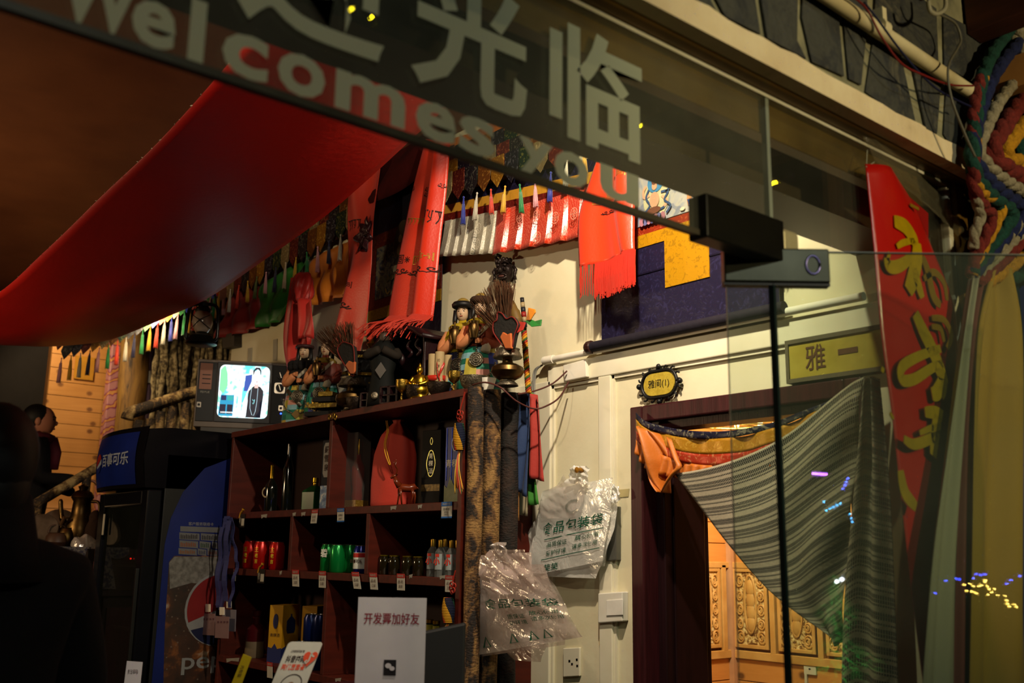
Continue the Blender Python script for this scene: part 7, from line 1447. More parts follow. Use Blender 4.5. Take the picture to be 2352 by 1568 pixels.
# ------------------------------------------------------------------ people
def skin_body(name, m, verts, edges, parent, root=0, sub=2):
    me = bpy.data.meshes.new(name); me.from_pydata([v[:3] for v in verts], edges, []); o = bpy.data.objects.new(name, me); COL.objects.link(o); o.parent = parent
    md = o.modifiers.new('skin', 'SKIN'); md.use_smooth_shade = True
    for i, v in enumerate(verts): me.skin_vertices[0].data[i].radius = (v[3], v[4] if len(v) > 4 else v[3]); me.skin_vertices[0].data[i].use_root = (i == root)
    o.modifiers.new('sub', 'SUBSURF').levels = sub; o.modifiers['sub'].render_levels = sub
    dg = bpy.context.evaluated_depsgraph_get(); me2 = bpy.data.meshes.new_from_object(o.evaluated_get(dg)); o.modifiers.clear(); o.data = me2; me2.name = name; me2.materials.append(m); me2.shade_smooth(); return o
def hand(par, c, d, side, m, s=1.0):
    """palm with five bent fingers along direction d"""
    d = Vector(d).normalized(); sd_ = Vector(side).normalized(); nn = d.cross(sd_)
    mb = MB(); c = Vector(c); mb.tube([c, c+d*.045*s, c+d*.085*s], [.024*s, .032*s, .028*s], 10, flat=nn)
    for k, (o_, L) in enumerate(((-.027, .065), (-.009, .078), (.009, .072), (.026, .055))):
        b0 = c+d*.08*s+sd_*o_*s; mb.tube([b0, b0+d*L*.45*s-nn*.006*s, b0+d*L*.75*s-nn*.022*s, b0+d*L*.85*s-nn*.038*s], [.009*s, .0085*s, .0075*s, .006*s], 8)
    b0 = c+d*.03*s-sd_*.03*s; mb.tube([b0, b0+d*.03*s-sd_*.022*s-nn*.01*s, b0+d*.06*s-sd_*.02*s-nn*.025*s], [.011*s, .0095*s, .007*s], 8); return mb.build('hand', m, par, smooth='all')
SKIN = mat('skin', '#a87058', .5, col2='#9c6650', ns=6); JKT = mat('dark_jacket', '#060507', .9, col2='#040304', nb=.2, spec=.2); BHAIR = mat('black_hair', '#080607', .6, col2='#060505', ns=30, scale=(8, 8, 1))
# woman on the stairs, in profile
wp_ = Y(98, 930, 6.4); fl = wp_.z-1.62
pw = thing('person', 'woman in dark jacket and maroon scarf climbing the stairs behind the birch pole', 'person', (wp_.x-.0, 6.4, fl), R_(68))
V = [(0, 0, .92, .15, .12), (0, .0, 1.12, .15, .11), (0, 0, 1.3, .17, .11), (0, -.005, 1.38, .075, .07), (-.17, 0, 1.32, .07), (.17, 0, 1.32, .07), (-.22, -.06, 1.08, .05), (.22, -.05, 1.08, .05), (-.17, -.3, 1.08, .04), (.2, -.26, 1.0, .04), (-.09, 0, .86, .095), (.09, 0, .86, .095), (-.1, -.12, .5, .065), (.1, .03, .46, .065), (-.1, -.06, .1, .045), (.1, .08, .09, .045), (-.1, -.2, .04, .035), (.1, -.05, .035, .035)]
skin_body('body', JKT, V, [(0, 1), (1, 2), (2, 3), (2, 4), (2, 5), (4, 6), (5, 7), (6, 8), (7, 9), (0, 10), (0, 11), (10, 12), (11, 13), (12, 14), (13, 15), (14, 16), (15, 17)], pw)
hb_ = MB().ball((0, -.01, 1.5), (.072, .092, .112), 18, 14); hb_.ball((0, -.1, 1.49), (.012, .016, .018), 8, 6); hb_.tube([(0, 0, 1.36), (0, 0, 1.43)], .05, 12); hb_.tube([(0, -.07, 1.415), (0, -.04, 1.41)], .03, 8)
hd_ = hb_.build('head', SKIN, pw, smooth='all')
for sx in (-1, 1):
    MB().ball((sx*.03, -.087, 1.515), (.014, .008, .007), 8, 6).build('eye', BHAIR, hd_, smooth='all'); MB().ball((sx*.074, .01, 1.495), (.012, .022, .032), 8, 6).build('ear', SKIN, hd_, smooth='all'); MB().tube([(sx*.012, -.098, 1.533), (sx*.03, -.094, 1.537), (sx*.048, -.083, 1.531)], .004, 5).build('brow', BHAIR, hd_, smooth='all')
MB().ball((0, -.093, 1.45), (.022, .008, .007), 8, 6).build('mouth', mat('lips', '#7a3c38', .5), hd_, smooth='all')
MB().ball((0, .03, 1.53), (.085, .1, .098), 16, 12).ball((0, .12, 1.5), (.06, .055, .06), 12, 8).build('hair', BHAIR, pw, smooth='all')
MB().tube([(.085*cos(a), .075*sin(a)-.005, 1.385+.012*sin(a)) for a in [2*pi*i/18 for i in range(19)]], [.034+.006*sin(i*2.3) for i in range(19)], 10).tube([(0, -.09, 1.38), (.01, -.12, 1.28), (.0, -.12, 1.16)], [.035, .04, .03], 8).build('scarf', mat('maroon_scarf', '#4a0f1e', .8, nb=.3), pw, smooth='all')
hand(pw, (-.17, -.31, 1.075), (.1, -1, .05), (1, 0, 0), SKIN, .9)
# man in black in the foreground left
mp_ = CAM+ray(-6, 944)*2.42; pmn = thing('person', 'man in black jacket seen from behind, dark silhouette at the left edge', 'person', (mp_.x, mp_.y, 0), R_(182)); h = mp_.z
V = [(0, 0, .95, .18, .14), (0, .01, 1.15, .19, .14), (0, .0, 1.38, .21, .13), (0, -.01, h-.28, .08, .08), (-.2, 0, 1.42, .09), (.2, 0, 1.42, .09), (-.28, -.02, 1.12, .07), (.28, -.02, 1.12, .07), (-.24, -.22, .98, .055), (.24, -.22, .98, .055), (-.1, 0, .88, .11), (.1, 0, .88, .11), (-.11, -.02, .48, .08), (.11, -.02, .48, .08), (-.11, .02, .1, .055), (.11, .02, .1, .055), (-.11, -.14, .045, .042), (.11, -.14, .045, .042)]
skin_body('body', JKT, V, [(0, 1), (1, 2), (2, 3), (2, 4), (2, 5), (4, 6), (5, 7), (6, 8), (7, 9), (0, 10), (0, 11), (10, 12), (11, 13), (12, 14), (13, 15), (14, 16), (15, 17)], pmn)
hb_ = MB().ball((0, -.01, h-.125), (.078, .1, .12), 18, 14); hb_.ball((0, -.108, h-.14), (.013, .018, .02), 8, 6); hb_.tube([(0, 0, h-.32), (0, 0, h-.2)], .058, 12); hd_ = hb_.build('head', SKIN, pmn, smooth='all')
for sx in (-1, 1):
    MB().ball((sx*.032, -.094, h-.115), (.014, .008, .007), 8, 6).build('eye', BHAIR, hd_, smooth='all'); MB().ball((sx*.08, .0, h-.135), (.012, .024, .034), 8, 6).build('ear', SKIN, hd_, smooth='all')
MB().ball((0, -.1, h-.185), (.024, .008, .007), 8, 6).build('mouth', mat('lips', '#7a3c38'), hd_, smooth='all')
MB().ball((0, .025, h-.108), (.095, .112, .128), 20, 14).ball((0, .05, h-.18), (.08, .07, .09), 14, 10).build('hair', BHAIR, pmn, smooth='all')
MB().lathe([(.15, h-.4), (.12, h-.3), (.098, h-.2), (.088, h-.19), (.085, h-.28)], 20).build('jacket_collar', JKT, pmn, smooth='all')
for sx in (-1, 1): hand(pmn, (sx*.235, -.24, .975), (-.2*sx, -1, -.1), (1, 0, 0), SKIN)
# ------------------------------------------------------------------ sideboard with kitchen things, left of the fridge
sb = thing('sideboard', 'dark low sideboard crowded with kitchenware left of the fridge', 'sideboard', (-1.15, 5.3, 0))
MB().box((-1.75, 5.05, 0), (-.9, 5.65, 1.22)).build('body', DARKWOOD, sb, world=True); MB().box((-1.78, 5.02, 1.22), (-.88, 5.68, 1.25)).build('top', DARKWOOD, sb, world=True); 
for k in range(2): MB().box((-1.72+.42*k, 5.03, .1), (-1.34+.42*k, 5.05, 1.15)).build('door', MAROON, sb, world=True)
MB().box((-1.75, 5.32, 1.25), (-.9, 5.65, 1.5)).build('raised_shelf', DARKWOOD, sb, world=True)
cx0, cx1 = ony(95, 5.08, 1.4).x, ony(212, 5.08, 1.4).x
bx = thing('cardboard_box', 'brown cardboard box with printed cloth over its edge beside the fridge', 'box', ((cx0+cx1)/2, 5.2, 1.25)); CARD = mat('cardboard', '#2e2118', .85)
for a, b in (((cx0, 5.06, 1.25), (cx1, 5.07, 1.5)), ((cx0, 5.29, 1.25), (cx1, 5.3, 1.5)), ((cx0, 5.07, 1.25), (cx0+.01, 5.29, 1.5)), ((cx1-.01, 5.07, 1.25), (cx1, 5.29, 1.5)), ((cx0, 5.07, 1.25), (cx1, 5.29, 1.26))): MB().box(a, b).build('side', CARD, bx, world=True)
MB().grid(lambda u, v: Vector((lerp(cx0+.04, cx1-.03, u), 5.05-.008*sin(8*u), lerp(1.51, 1.47-.03*sin(5*u), v))), 16, 3).build('printed_cloth', mat('cloth_print', '#5c5550', .8, col2='#2c2838', ns=60, sharp=.05), bx, world=True, solid=.003)
MB().grid(lambda u, v: Vector((lerp(cx1-.13, cx1-.05, u)-.06*v, 5.045, lerp(1.5, 1.26, v))), 6, 8).build('printed_cloth', mat('cloth_print', '#5c5550'), bx, world=True, solid=.003)
MB().ball(Y(114, 1281, 5.04), .005, 8, 6).build('red_indicator', emis('red_led', '#ff2010', 6), bx, world=True)
kp = ony(178, 5.4, 1.5); kt = thing('kettle', 'tall aged brass kettle with domed lid and curved handle', 'kettle', kp, R_(-40)); H = Y(176, 1108, 5.36).z-1.5; S = lambda v: v*H
MB().lathe([(0, 0), (S(.16), 0), (S(.22), S(.15)), (S(.22), S(.35)), (S(.15), S(.5)), (S(.13), S(.72)), (S(.17), S(.78)), (S(.16), S(.8))], 20).build('body', OLDBRASS, kt, smooth=True); MB().lathe([(S(.17), S(.8)), (S(.12), S(.87)), (S(.06), S(.9)), (S(.08), S(.95)), (0, S(1.0))], 16).build('lid', OLDBRASS, kt, smooth=True)
MB().tube(smoothpts([(S(.12), 0, S(.72)), (S(.26), 0, S(.7)), (S(.28), 0, S(.5)), (S(.2), 0, S(.3))], 6), S(.025), 8).build('handle', OLDBRASS, kt, smooth='all'); MB().tube(smoothpts([(S(-.2), 0, S(.3)), (S(-.3), 0, S(.5)), (S(-.34), 0, S(.75))], 6), [S(.05)]*6+[S(.035)]*6+[S(.02)], 8).build('spout', OLDBRASS, kt, smooth='all')
for k, (px, py, r, nm, lb_) in enumerate(((95, 1190, .1, 'wok', 'shallow metal pan leaning at the left among the kitchenware'), (130, 1185, .12, 'pan_lid', 'round steel lid standing upright behind the kitchenware'))):
    q = ony(px, 5.45+.13*k, 1.5)+Vector((0, 0, r)); o = thing(nm, lb_, 'pan', q-Vector((0, 0, r)), R_(-30)); MB().lathe([(0, 0), (r*.6, .01), (r*.9, .03), (r, .045), (r*.98, .05)], 24).build('dish', mat('worn_steel', '#6a6258', .35, .8, col2='#4a4238'), o, smooth=True).matrix_local = Matrix.Translation((0, 0, r)) @ Matrix.Rotation(R_(70), 4, 'X'); MB().tube([(r*.9, .0, r*1.2), (r*1.3, -.05, r*1.9)], .011, 8).build('handle', mat('wood_handle', '#4a3018', .6), o)
for k, (px, r, hh, m, lb_) in enumerate(((128, .075, .09, mat('clay_pot', '#3a2418', .5), 'round brown clay pot in front of the pan lid'), (150, .06, .12, OLDBRASS, 'small dull brass pot next to the kettle'))):
    q = ony(px, 5.38, 1.5); o = thing('pot', lb_, 'pot', q); MB().lathe([(0, 0), (r*.6, 0), (r, hh*.4), (r*.9, hh*.8), (r*.7, hh), (r*.75, hh*1.05)], 20).build('pot', m, o, smooth=True); MB().tube(smoothpts([(-r*.7, 0, hh), (-r*.5, 0, hh*1.5), (r*.5, 0, hh*1.5), (r*.7, 0, hh)], 6), .006, 6).build('handle', m, o, smooth='all')
q = ony(190, 5.16, 1.4); o = MB().grid(lambda u, v: q+Vector((.085*cos(2*pi*u)*sin(pi*v)*(1+.3*mnoise.noise(Vector((u*5, v*5, 2)))), .06*sin(2*pi*u)*sin(pi*v), .09-.09*cos(pi*v)+.02*mnoise.noise(Vector((u*6, v*6, 1))))), 24, 16).build('plastic_bag', PLC, smooth=False); tag(o, 'crumpled clear plastic bag on the carton by the fridge', 'plastic bag')
q = ony(212, 5.3, 1.5); o = MB().grid(lambda u, v: q+Vector((.05*cos(2*pi*u)*sin(pi*v)*(1+.4*mnoise.noise(Vector((u*7, v*7, 2)))), .05*sin(2*pi*u)*sin(pi*v), .12-.12*cos(pi*v))), 20, 14).build('dried_bundle', mat('dried_brown', '#2c1a0f', .9, nb=.8), smooth='all'); tag(o, 'brown dried bundle squeezed against the fridge front', 'bundle')
# ------------------------------------------------------------------ counter with stands in front
def near(px, py, d): return CAM+ray(px, py)*d
q1 = near(898, 1470, 2.85); q2 = near(672, 1530, 2.8); q3 = near(545, 1540, 2.9); q4 = near(1022, 1500, 3.15)
CT = 1.02
ct = thing('counter', 'dark wooden service counter carrying the code stands', 'counter', (q1.x-.1, q1.y+.2, 0))
MB().box((q1.x-.28, q1.y-.3, 0), (q4.x+.18, q1.y+.95, CT-.04)).build('body', DARKWOOD, ct, world=True); MB().box((q1.x-.31, q1.y-.33, CT-.04), (q4.x+.2, q1.y+.98, CT)).build('top', MAROON, ct, world=True, bevel=.004)
ACR = mat('white_print', '#c8ccc4', .4); SIGNW = mat('sign_white', '#a8a4ac', .5, col2='#a09ca4')
def signframe(c, yaw): ux = Vector((cos(yaw), -sin(yaw), 0)); return ux, Vector((-ux.y, ux.x, 0))*-1
ux = Vector((cos(R_(40)), -sin(R_(40)), 0)); un = Vector((-sin(R_(40)), -cos(R_(40)), 0))
k = mpp(q1); w, top_, = 158*k, near(898, 1373, 2.85).z
sg = thing('code_stand', 'upright white acrylic sign headed 开发票加好友 on the counter', 'sign', Vector((q1.x, q1.y, CT)))
c = Vector((q1.x, q1.y, 0))
MB().slab([c+ux*a+UZ*z for a, z in ((-w/2, CT+.01), (w/2, CT+.01), (w/2, top_), (-w/2, top_))], un*-.004).build('panel', SIGNW, sg, world=True); MB().slab([c+ux*a+un*b+UZ*CT for a, b in ((-w/2, .04), (w/2, .04), (w/2, -.06), (-w/2, -.06))], UZ*.008).build('foot', SIGNW, sg, world=True)
b = MB(); put_text(b, '开发票加好友', c+un*.001+UZ*near(898, 1421, 2.85).z, ux, UZ, 26*k, 128*k, bold=.015); b.build('heading', mat('crimson_print', '#6e1426', .6), sg, world=True)
icc = c+un*.001+UZ*near(898, 1531, 2.85).z; MB().slab([icc+ux*a*k+UZ*b_*k for a, b_ in ((-14, -17), (14, -17), (14, 17), (-14, 17))], un*.001).build('chat_icon', mat('icon_black', '#141216', .5), sg, world=True)
for a, b_, r_ in ((-4, 4, 7), (5, -2, 6)): MB().slab([icc+un*.001+ux*(a+r_*cos(t_))*k+UZ*(b_+r_*.8*sin(t_))*k for t_ in [2*pi*i/14 for i in range(14)]], un*.001).build('chat_bubble', SIGNW, sg, world=True)
# tilted card stand
k = mpp(q2); sg = thing('card_stand', 'tilted white card with orange heart and 抖音扫码 lettering on the counter', 'sign', Vector((q2.x, q2.y, CT)))
tl = Vector((ux.x*.2, ux.y*.2, 1)).normalized(); up_ = (UZ+ux*.32-un*.25).normalized(); oc_ = near(668, 1560, 2.8)
def cp(a, b_, off=0): return oc_+ux*(a*k)+up_*(b_*k)+un*off
def rrect(w_, h0, h1, r_): return [(w_-r_+r_*cos(t_), h1-r_+r_*sin(t_)) for t_ in [i*pi/12 for i in range(7)]]+[(-w_+r_-r_*sin(t_), h1-r_+r_*cos(t_)) for t_ in [i*pi/12 for i in range(7)]]+[(-w_, h0), (w_, h0)]
MB().slab([cp(a, b_) for a, b_ in rrect(40, -60, 88, 8)], un*-.004).build('panel', mat('card_white', '#b0aea6', .4), sg, world=True)
MB().slab([oc_-up_*60*k+ux*a-UZ*0 for a in (-.05, .05)]+[Vector((oc_.x, oc_.y, CT))+ux*a-un*.05 for a in (.05, -.05)], un*.004).build('support', mat('card_white', '#b0aea6'), sg, world=True)
for s_, a, b_, hh, ww, m in (('上抖音找周边好店', -10, 66, 6, 32, INK), ('抖音扫码', -8, 48, 17, 44, INK), ('购优惠套餐', -6, 29, 15, 54, mat('orange_print', '#c2452a', .5))): b = MB(); put_text(b, s_, cp(a, b_, .001), ux, up_, hh*k, ww*k, bold=.02); b.build('lettering', m, sg, world=True)
hp = [(16*sin(t_)**3, (13*cos(t_)-5*cos(2*t_)-2*cos(3*t_)-cos(4*t_))) for t_ in [2*pi*i/24 for i in range(24)]]
MB().slab([cp(24+a*1.0, 50+b_*1.3, .0015) for a, b_ in hp], un*.001).build('heart', mat('orange_print', '#c2452a'), sg, world=True)
b = MB(); V, Fs = stroke([(24, 62), (24, 44), (20, 38), (16, 42), (20, 46)], 3.4); b.add([cp(a, c_, .0035) for a, c_ in V], Fs); V, Fs = stroke([(24, 62), (28, 56), (33, 54)], 3.4); b.add([cp(a, c_, .0035) for a, c_ in V], Fs); b.build('note', mat('card_white', '#b0aea6'), sg, world=True)
b = MB(); V, Fs = stroke([(4+24*cos(t_), -12+24*sin(t_)) for t_ in [2*pi*i/24 for i in range(24)]], 2, True); b.add([cp(a, c_, .001) for a, c_ in V], Fs); b.build('ring_print', INK, sg, world=True)
b = MB(); b.add([cp(4+8*cos(2*pi*i/16), -14+9*sin(2*pi*i/16), .001) for i in range(16)], [tuple(range(16))]); b.build('ring_centre', mat('tan_print', '#7a5a48', .6), sg, world=True)
k = mpp(q3); oc_ = near(535, 1585, 2.9); up_ = (UZ+ux*.3).normalized()
yc = MB().slab([oc_+ux*a*k+up_*b_*k for a, b_ in ((-12, -60), (14, -60), (16, 76), (-6, 84))], un*-.003); o = yc.build('card', mat('yellow_card', '#94800a', .5)); tag(o, 'narrow yellow card leaning up from the counter', 'card')
b = MB(); put_text(b, '内有猫', oc_+ux*3*k+up_*44*k+un*.001, up_*-1, ux, 9*k, 26*k); b.build('lettering', INK, o, world=True)
o = thing('card_holder', 'small white printed card at the foot of the fridge', 'card', near(303, 1600, 3.3)); q5 = near(303, 1568, 3.3); k = mpp(q5); MB().slab([q5+ux*a*k+UZ*b_*k for a, b_ in ((-20, -60), (18, -60), (20, 46), (-16, 48))], un*-.003).build('panel', SIGNW, o, world=True)
b = MB(); put_text(b, '扫码', q5+UZ*25*k+un*.001, ux, UZ, 10*k, 24*k); b.build('lettering', INK, o, world=True); MB().slab([q5+ux*a*k+UZ*(-60*k) for a in (-20, 20)]+[Vector((q5.x, q5.y, CT))+ux*a*k for a in (30, -30)], un*.004).build('support', SIGNW, o, world=True)
# dark till monitor behind the sign
k = mpp(q4); mn = thing('till_monitor', 'back of a black till monitor on the counter beside the white sign', 'monitor', Vector((q4.x, q4.y, CT))); un2 = Vector((0, -1, 0)); ux2 = Vector((.93, -.37, 0)); 
tz0, tz1 = near(978, 1452, 3.15).z, near(1066, 1430, 3.15).z; l_ = near(965, 1500, 3.15); r_ = near(1068, 1500, 3.15); ax = (r_-l_); ax.z = 0
MB().slab([Vector((l_.x, l_.y, CT+.05)), Vector((r_.x, r_.y, CT+.05)), Vector((r_.x, r_.y, tz1)), Vector((l_.x, l_.y, tz0))], Vector((-ax.y, ax.x, 0)).normalized()*.03).build('case', mat('monitor_back', '#0e0f11', .6), mn, world=True, bevel=.008)
MB().box((q4.x-.03, q4.y-.0, CT), (q4.x+.03, q4.y+.05, CT+.06)).build('stand', BLACK, mn, world=True)
# ------------------------------------------------------------------ open glass door leaf and patch fittings
PIV = Vector((-.94, 0, 0)); ld = Vector((.766, -.643, 0)); ln_ = Vector((-.643, -.766, 0))
gd = thing('glass_door', 'open frameless glass door leaf with metal patch fitting at its top corner', 'door', PIV)
def lpt(s_, z, off=0): return PIV+ld*s_+UZ*z+ln_*off
SE0, SE1, LZ = -.112, .95, 2.2
MB().slab([lpt(SE0, .02, -.005), lpt(SE1, .02, -.005), lpt(SE1, LZ, -.005), lpt(SE0, LZ, -.005)], ln_*.01).build('pane', GL, gd, world=True)
e = mat('leaf_edge', '#3c463c', .3)
MB().slab([lpt(SE0, LZ, -.0055), lpt(SE1, LZ, -.0055), lpt(SE1, LZ+.002, -.0055), lpt(SE0, LZ+.002, -.0055)], ln_*.011).build('top_edge', e, gd, world=True); MB().slab([lpt(SE0-.001, .02, -.0055), lpt(SE0, .02, -.0055), lpt(SE0, LZ, -.0055), lpt(SE0-.001, LZ, -.0055)], ln_*.011).build('side_edge', e, gd, world=True)
PM = mat('brushed_patch', '#3a3b32', .35, .8, col2='#2a2b24', ns=4)
pf = MB().slab([lpt(SE0-.008, LZ-.078, -.02), lpt(.125, LZ-.078, -.02), lpt(.125, LZ+.004, -.02), lpt(SE0-.008, LZ+.004, -.02)], ln_*.04).build('patch_fitting', PM, gd, world=True, bevel=.004)
for s_ in (.085, .1): pass
MB().tube([lpt(.085+.016*cos(a), LZ-.036+.022*sin(a), .021) for a in [2*pi*i/20 for i in range(21)]], .003, 6).build('lock_ring', mat('ring_steel', '#6a6490', .25, .9), pf, world=True, smooth='all')
MB().slab([lpt(SE0-.008, LZ-.084, -.014), lpt(.125, LZ-.084, -.014), lpt(.125, LZ-.078, -.014), lpt(SE0-.008, LZ-.078, -.014)], ln_*.028).build('gasket', BLACK, pf, world=True)
up = thing('patch_fitting', 'dark metal corner fitting clamped on the fixed glass above the door', 'fitting', (-1.0, 0, 2.17))
a, b_ = Y(1622, 480, -.025).x, Y(1802, 560, -.025).x
MB().box((a, -.026, 2.172), (b_, .026, 2.272)).build('clamp', mat('dark_patch', '#1c1b14', .35, .6, col2='#141310'), up, world=True, bevel=.004); MB().box((b_, -.02, 2.185), (b_+.07, .02, 2.26)).build('sheen_end', mat('sheen_beige', '#b5a982', .4, .3), up, world=True, bevel=.01)  # pale end: bright reflection on the metal put into its colour
# ------------------------------------------------------------------ red paper couplet on the side glass
def yrib(L, Rr, y, disp=None): return ribbon(L, Rr, y=y, disp=disp)
s = N('red_foil_paper').set(.28, spec=.6); s.base(s.mix(s.noise(3, 3), '#b01208', '#9c0e08')); s.bump(s.noise(5, 3), .25, .02); RPAP = s.m
ps = thing('red_couplet', 'shiny red paper banner with gold brush characters on the side glass', 'banner', Y(2120, 1600, -.04))
pfn = yrib([(1979, 379), (1992, 560), (2008, 760), (2038, 950), (2062, 1120), (2090, 1340), (2120, 1620)], [(2042, 396), (2095, 475), (2140, 575), (2186, 690), (2196, 790), (2215, 1100), (2235, 1620)], -.028, lambda u, v: .014*sin(pi*u)+.008*sin(6*v+3*u)+.01)
MB().grid(pfn, 20, 50).build('paper', RPAP, ps, world=True, solid=.0012, smooth='all')
MB().slab([Y(a, c, -.02) for a, c in ((2040, 410), (2131, 490), (2131, 576), (2112, 580), (2080, 500))], (0, -.0015, 0)).build('turned_corner', mat('red_paper_back', '#84100c', .4), ps, world=True)
FOIL = mat('gold_foil', '#d0ac12', .2, .45, col2='#b0940e', ns=9, nb=.35, bs=18); FOIL2 = mat('curl_gold_foil', '#8a6a14', .35, .3)
def gstroke(pix, w, m=FOIL, y=-.062, nm='gold_stroke'):
    pts = smoothpts([Y(a, c, y) for a, c in pix], 6) if len(pix) > 2 else [Y(a, c, y) for a, c in pix]; k = mpp(pts[0]); n = len(pts)
    w *= 1.35; ws = [w*k*(.45+.55*sin(pi*(.15+.7*i/(n-1)))) for i in range(n)]
    Vv = []
    for i, p in enumerate(pts):
        d = (pts[min(i+1, n-1)]-pts[max(i-1, 0)]); L = math.hypot(d.x, d.z) or 1; nx, nz = -d.z/L, d.x/L; Vv += [p+Vector((nx, 0, nz))*ws[i]/2, p-Vector((nx, 0, nz))*ws[i]/2]
    MB().add(Vv, [(2*i, 2*i+1, 2*i+3, 2*i+2) for i in range(n-1)]).build(nm, m, ps, world=True, solid=.002)
for pix, w in (([(2054, 508), (2078, 520), (2096, 545), (2103, 562)], 30), ([(2100, 552), (2075, 557), (2060, 566)], 12), ([(2036, 592), (2042, 612), (2066, 610), (2095, 590)], 24), ([(2043, 580), (2038, 598)], 12), ([(2106, 556), (2106, 592), (2096, 640), (2086, 668)], 34), ([(2098, 610), (2108, 650), (2118, 684)], 22),
               ([(2102, 720), (2120, 760), (2140, 800), (2160, 850), (2172, 890)], 34), ([(2160, 800), (2110, 818), (2072, 842), (2072, 872), (2100, 870), (2140, 845), (2165, 835)], 20), ([(2150, 840), (2165, 870), (2152, 900), (2140, 905)], 30), ([(2160, 905), (2175, 880)], 34),
               ([(2124, 946), (2150, 948), (2172, 960)], 24), ([(2112, 994), (2140, 982), (2165, 975)], 12), ([(2076, 1008), (2100, 1020), (2140, 1006), (2165, 995)], 20), ([(2155, 955), (2152, 1000), (2146, 1050)], 40), ([(2068, 1080), (2078, 1130), (2104, 1164)], 26), ([(2024, 846), (2030, 852)], 14), ([(2044, 948), (2052, 962)], 10), ([(2136, 1320), (2140, 1360)], 14)): gstroke(pix, w)
for pix, w in (([(2118, 590), (2130, 620), (2144, 680), (2160, 700)], 20), ([(2122, 640), (2145, 625), (2168, 650), (2175, 690)], 14), ([(2140, 730), (2168, 735), (2185, 770), (2175, 800)], 14), ([(2140, 750), (2160, 755), (2168, 785)], 12), ([(2090, 470), (2110, 480)], 8)): gstroke(pix, w, FOIL2, -.058, 'gold_curl')
for a, c, r_ in ((2100, 520, 20), (2052, 445, 9), (2036, 440, 8)):
    q = Y(a, c, -.05 if r_ < 10 else -.026); k = mpp(q); MB().tube([q+Vector((r_*k*cos(t_), 0, r_*1.3*k*sin(t_))) for t_ in [2*pi*i/16 for i in range(17)]], .003, 5).build('flower_print', FOIL2 if r_ < 10 else mat('crimson_print2', '#5c0c14', .5), ps, world=True, smooth='all')
MB().tube([Y(1990, 384, -.04), Y(1992, 345, -.03)], .0012, 5).build('hanging_thread', mat('clear_thread', '#a8a48c', .4), ps, world=True)
MB().tube([Y(1990, 384, -.04), Y(2008, 372, -.03)], .0012, 5).build('hanging_thread', mat('clear_thread', '#a8a48c'), ps, world=True)
fl_ = MB().grid(yrib([(1975, 300), (2010, 370), (2120, 470)], [(1995, 310), (2150, 440), (2225, 560)], -.03, crumple(5, .02)), 14, 14).build('clear_film', plastic('torn_film', '#b5ab84', .12), smooth='all'); tag(fl_, 'torn strip of clear plastic film behind the red banner', 'film')
# ------------------------------------------------------------------ woven wool garland with cloth tails, right foreground
gx = -.15
gl = thing('wool_garland', 'thick zigzag garland of coloured wool ropes with cloth tails at the right edge', 'garland', Y(2235, 1560, -.08))
YARN = {k: mat('wool_'+k, c, .95, col2=c2, ns=60, nb=.8, bs=90) for k, c, c2 in (('white', '#8a8068', '#6e654f'), ('red', '#6a2018', '#521812'), ('yellow', '#b07c10', '#8f640c'), ('green', '#123c30', '#0c2c24'), ('blue', '#141c44', '#0f1534'), ('orange', '#a85a10', '#8c480c'), ('navy', '#0f1428', '#0a0e1c'))}
def rope(pix, col, w=22, y=gx):
    P = smoothpts([Y(a, c, lerp(y, -.085, min(1, max(0, (c-390)/230)))) for a, c in pix], 10); k = mpp(P[0]); r_ = w*k/2; L = [0]
    for a, c in zip(P, P[1:]): L.append(L[-1]+(c-a).length)
    mb = MB()
    for ply in (0, pi): 
        pts = []
        for i, p in enumerate(P):
            t_ = (P[min(i+1, len(P)-1)]-P[max(i-1, 0)]).normalized(); sdv = t_.cross(Vector((0, 1, 0))).normalized(); a = L[i]/(r_*3.2)*pi+ply
            pts.append(p+(sdv*cos(a)+Vector((0, 1, 0))*sin(a))*r_*.34)
        mb.tube(pts, r_*.86, 8)
    mb.build('wool_rope', YARN[col], gl, world=True, smooth='all')
end = (2232, 632)
rope([(2420, 120), (2352, 168), (2300, 225), (2262, 300), (2248, 348), (2285, 396), (2330, 428), (2370, 455), (2345, 505), (2290, 572), end], 'white', 24)
rope([(2380, 60), (2290, 160), (2246, 270), (2236, 355), (2262, 405), (2310, 450), (2352, 480), (2320, 530), (2275, 580), end], 'blue', 28)
rope([(2340, 40), (2265, 150), (2238, 290), (2234, 372), (2250, 420), (2290, 462), (2325, 488), (2300, 535), (2262, 580), end], 'green', 28)
rope([(2262, 165), (2243, 240), (2240, 330), (2238, 410), (2262, 448), (2300, 470), (2284, 520), (2258, 570), end], 'yellow', 24)
rope([(2252, 180), (2238, 260), (2236, 380), (2240, 440), (2262, 478), (2278, 500), (2262, 545), (2240, 590), end], 'red', 26)
rope([(2240, 455), (2252, 495), (2240, 530), (2236, 570)], 'white', 22)
rope([(2420, 170), (2345, 235), (2300, 300), (2278, 345), (2310, 385), (2380, 420)], 'red', 34); rope([(2420, 230), (2352, 285), (2322, 320), (2305, 345), (2330, 370), (2390, 395)], 'yellow', 34); rope([(2420, 290), (2360, 325), (2345, 350), (2390, 370)], 'green', 34)
rope([(2400, 520), (2340, 560), (2290, 610), (2240, 650)], 'red', 28); rope([(2400, 560), (2350, 590), (2310, 620), (2262, 650)], 'yellow', 28); rope([(2420, 470), (2370, 520), (2330, 550), (2280, 600), (2236, 640)], 'white', 22)
rope([(2300, 20), (2330, 60), (2352, 130)], 'white', 36)
rope([(2400, 610), (2352, 630), (2320, 640)], 'green', 26); rope([(2400, 440), (2378, 470), (2360, 500), (2330, 545)], 'blue', 26)
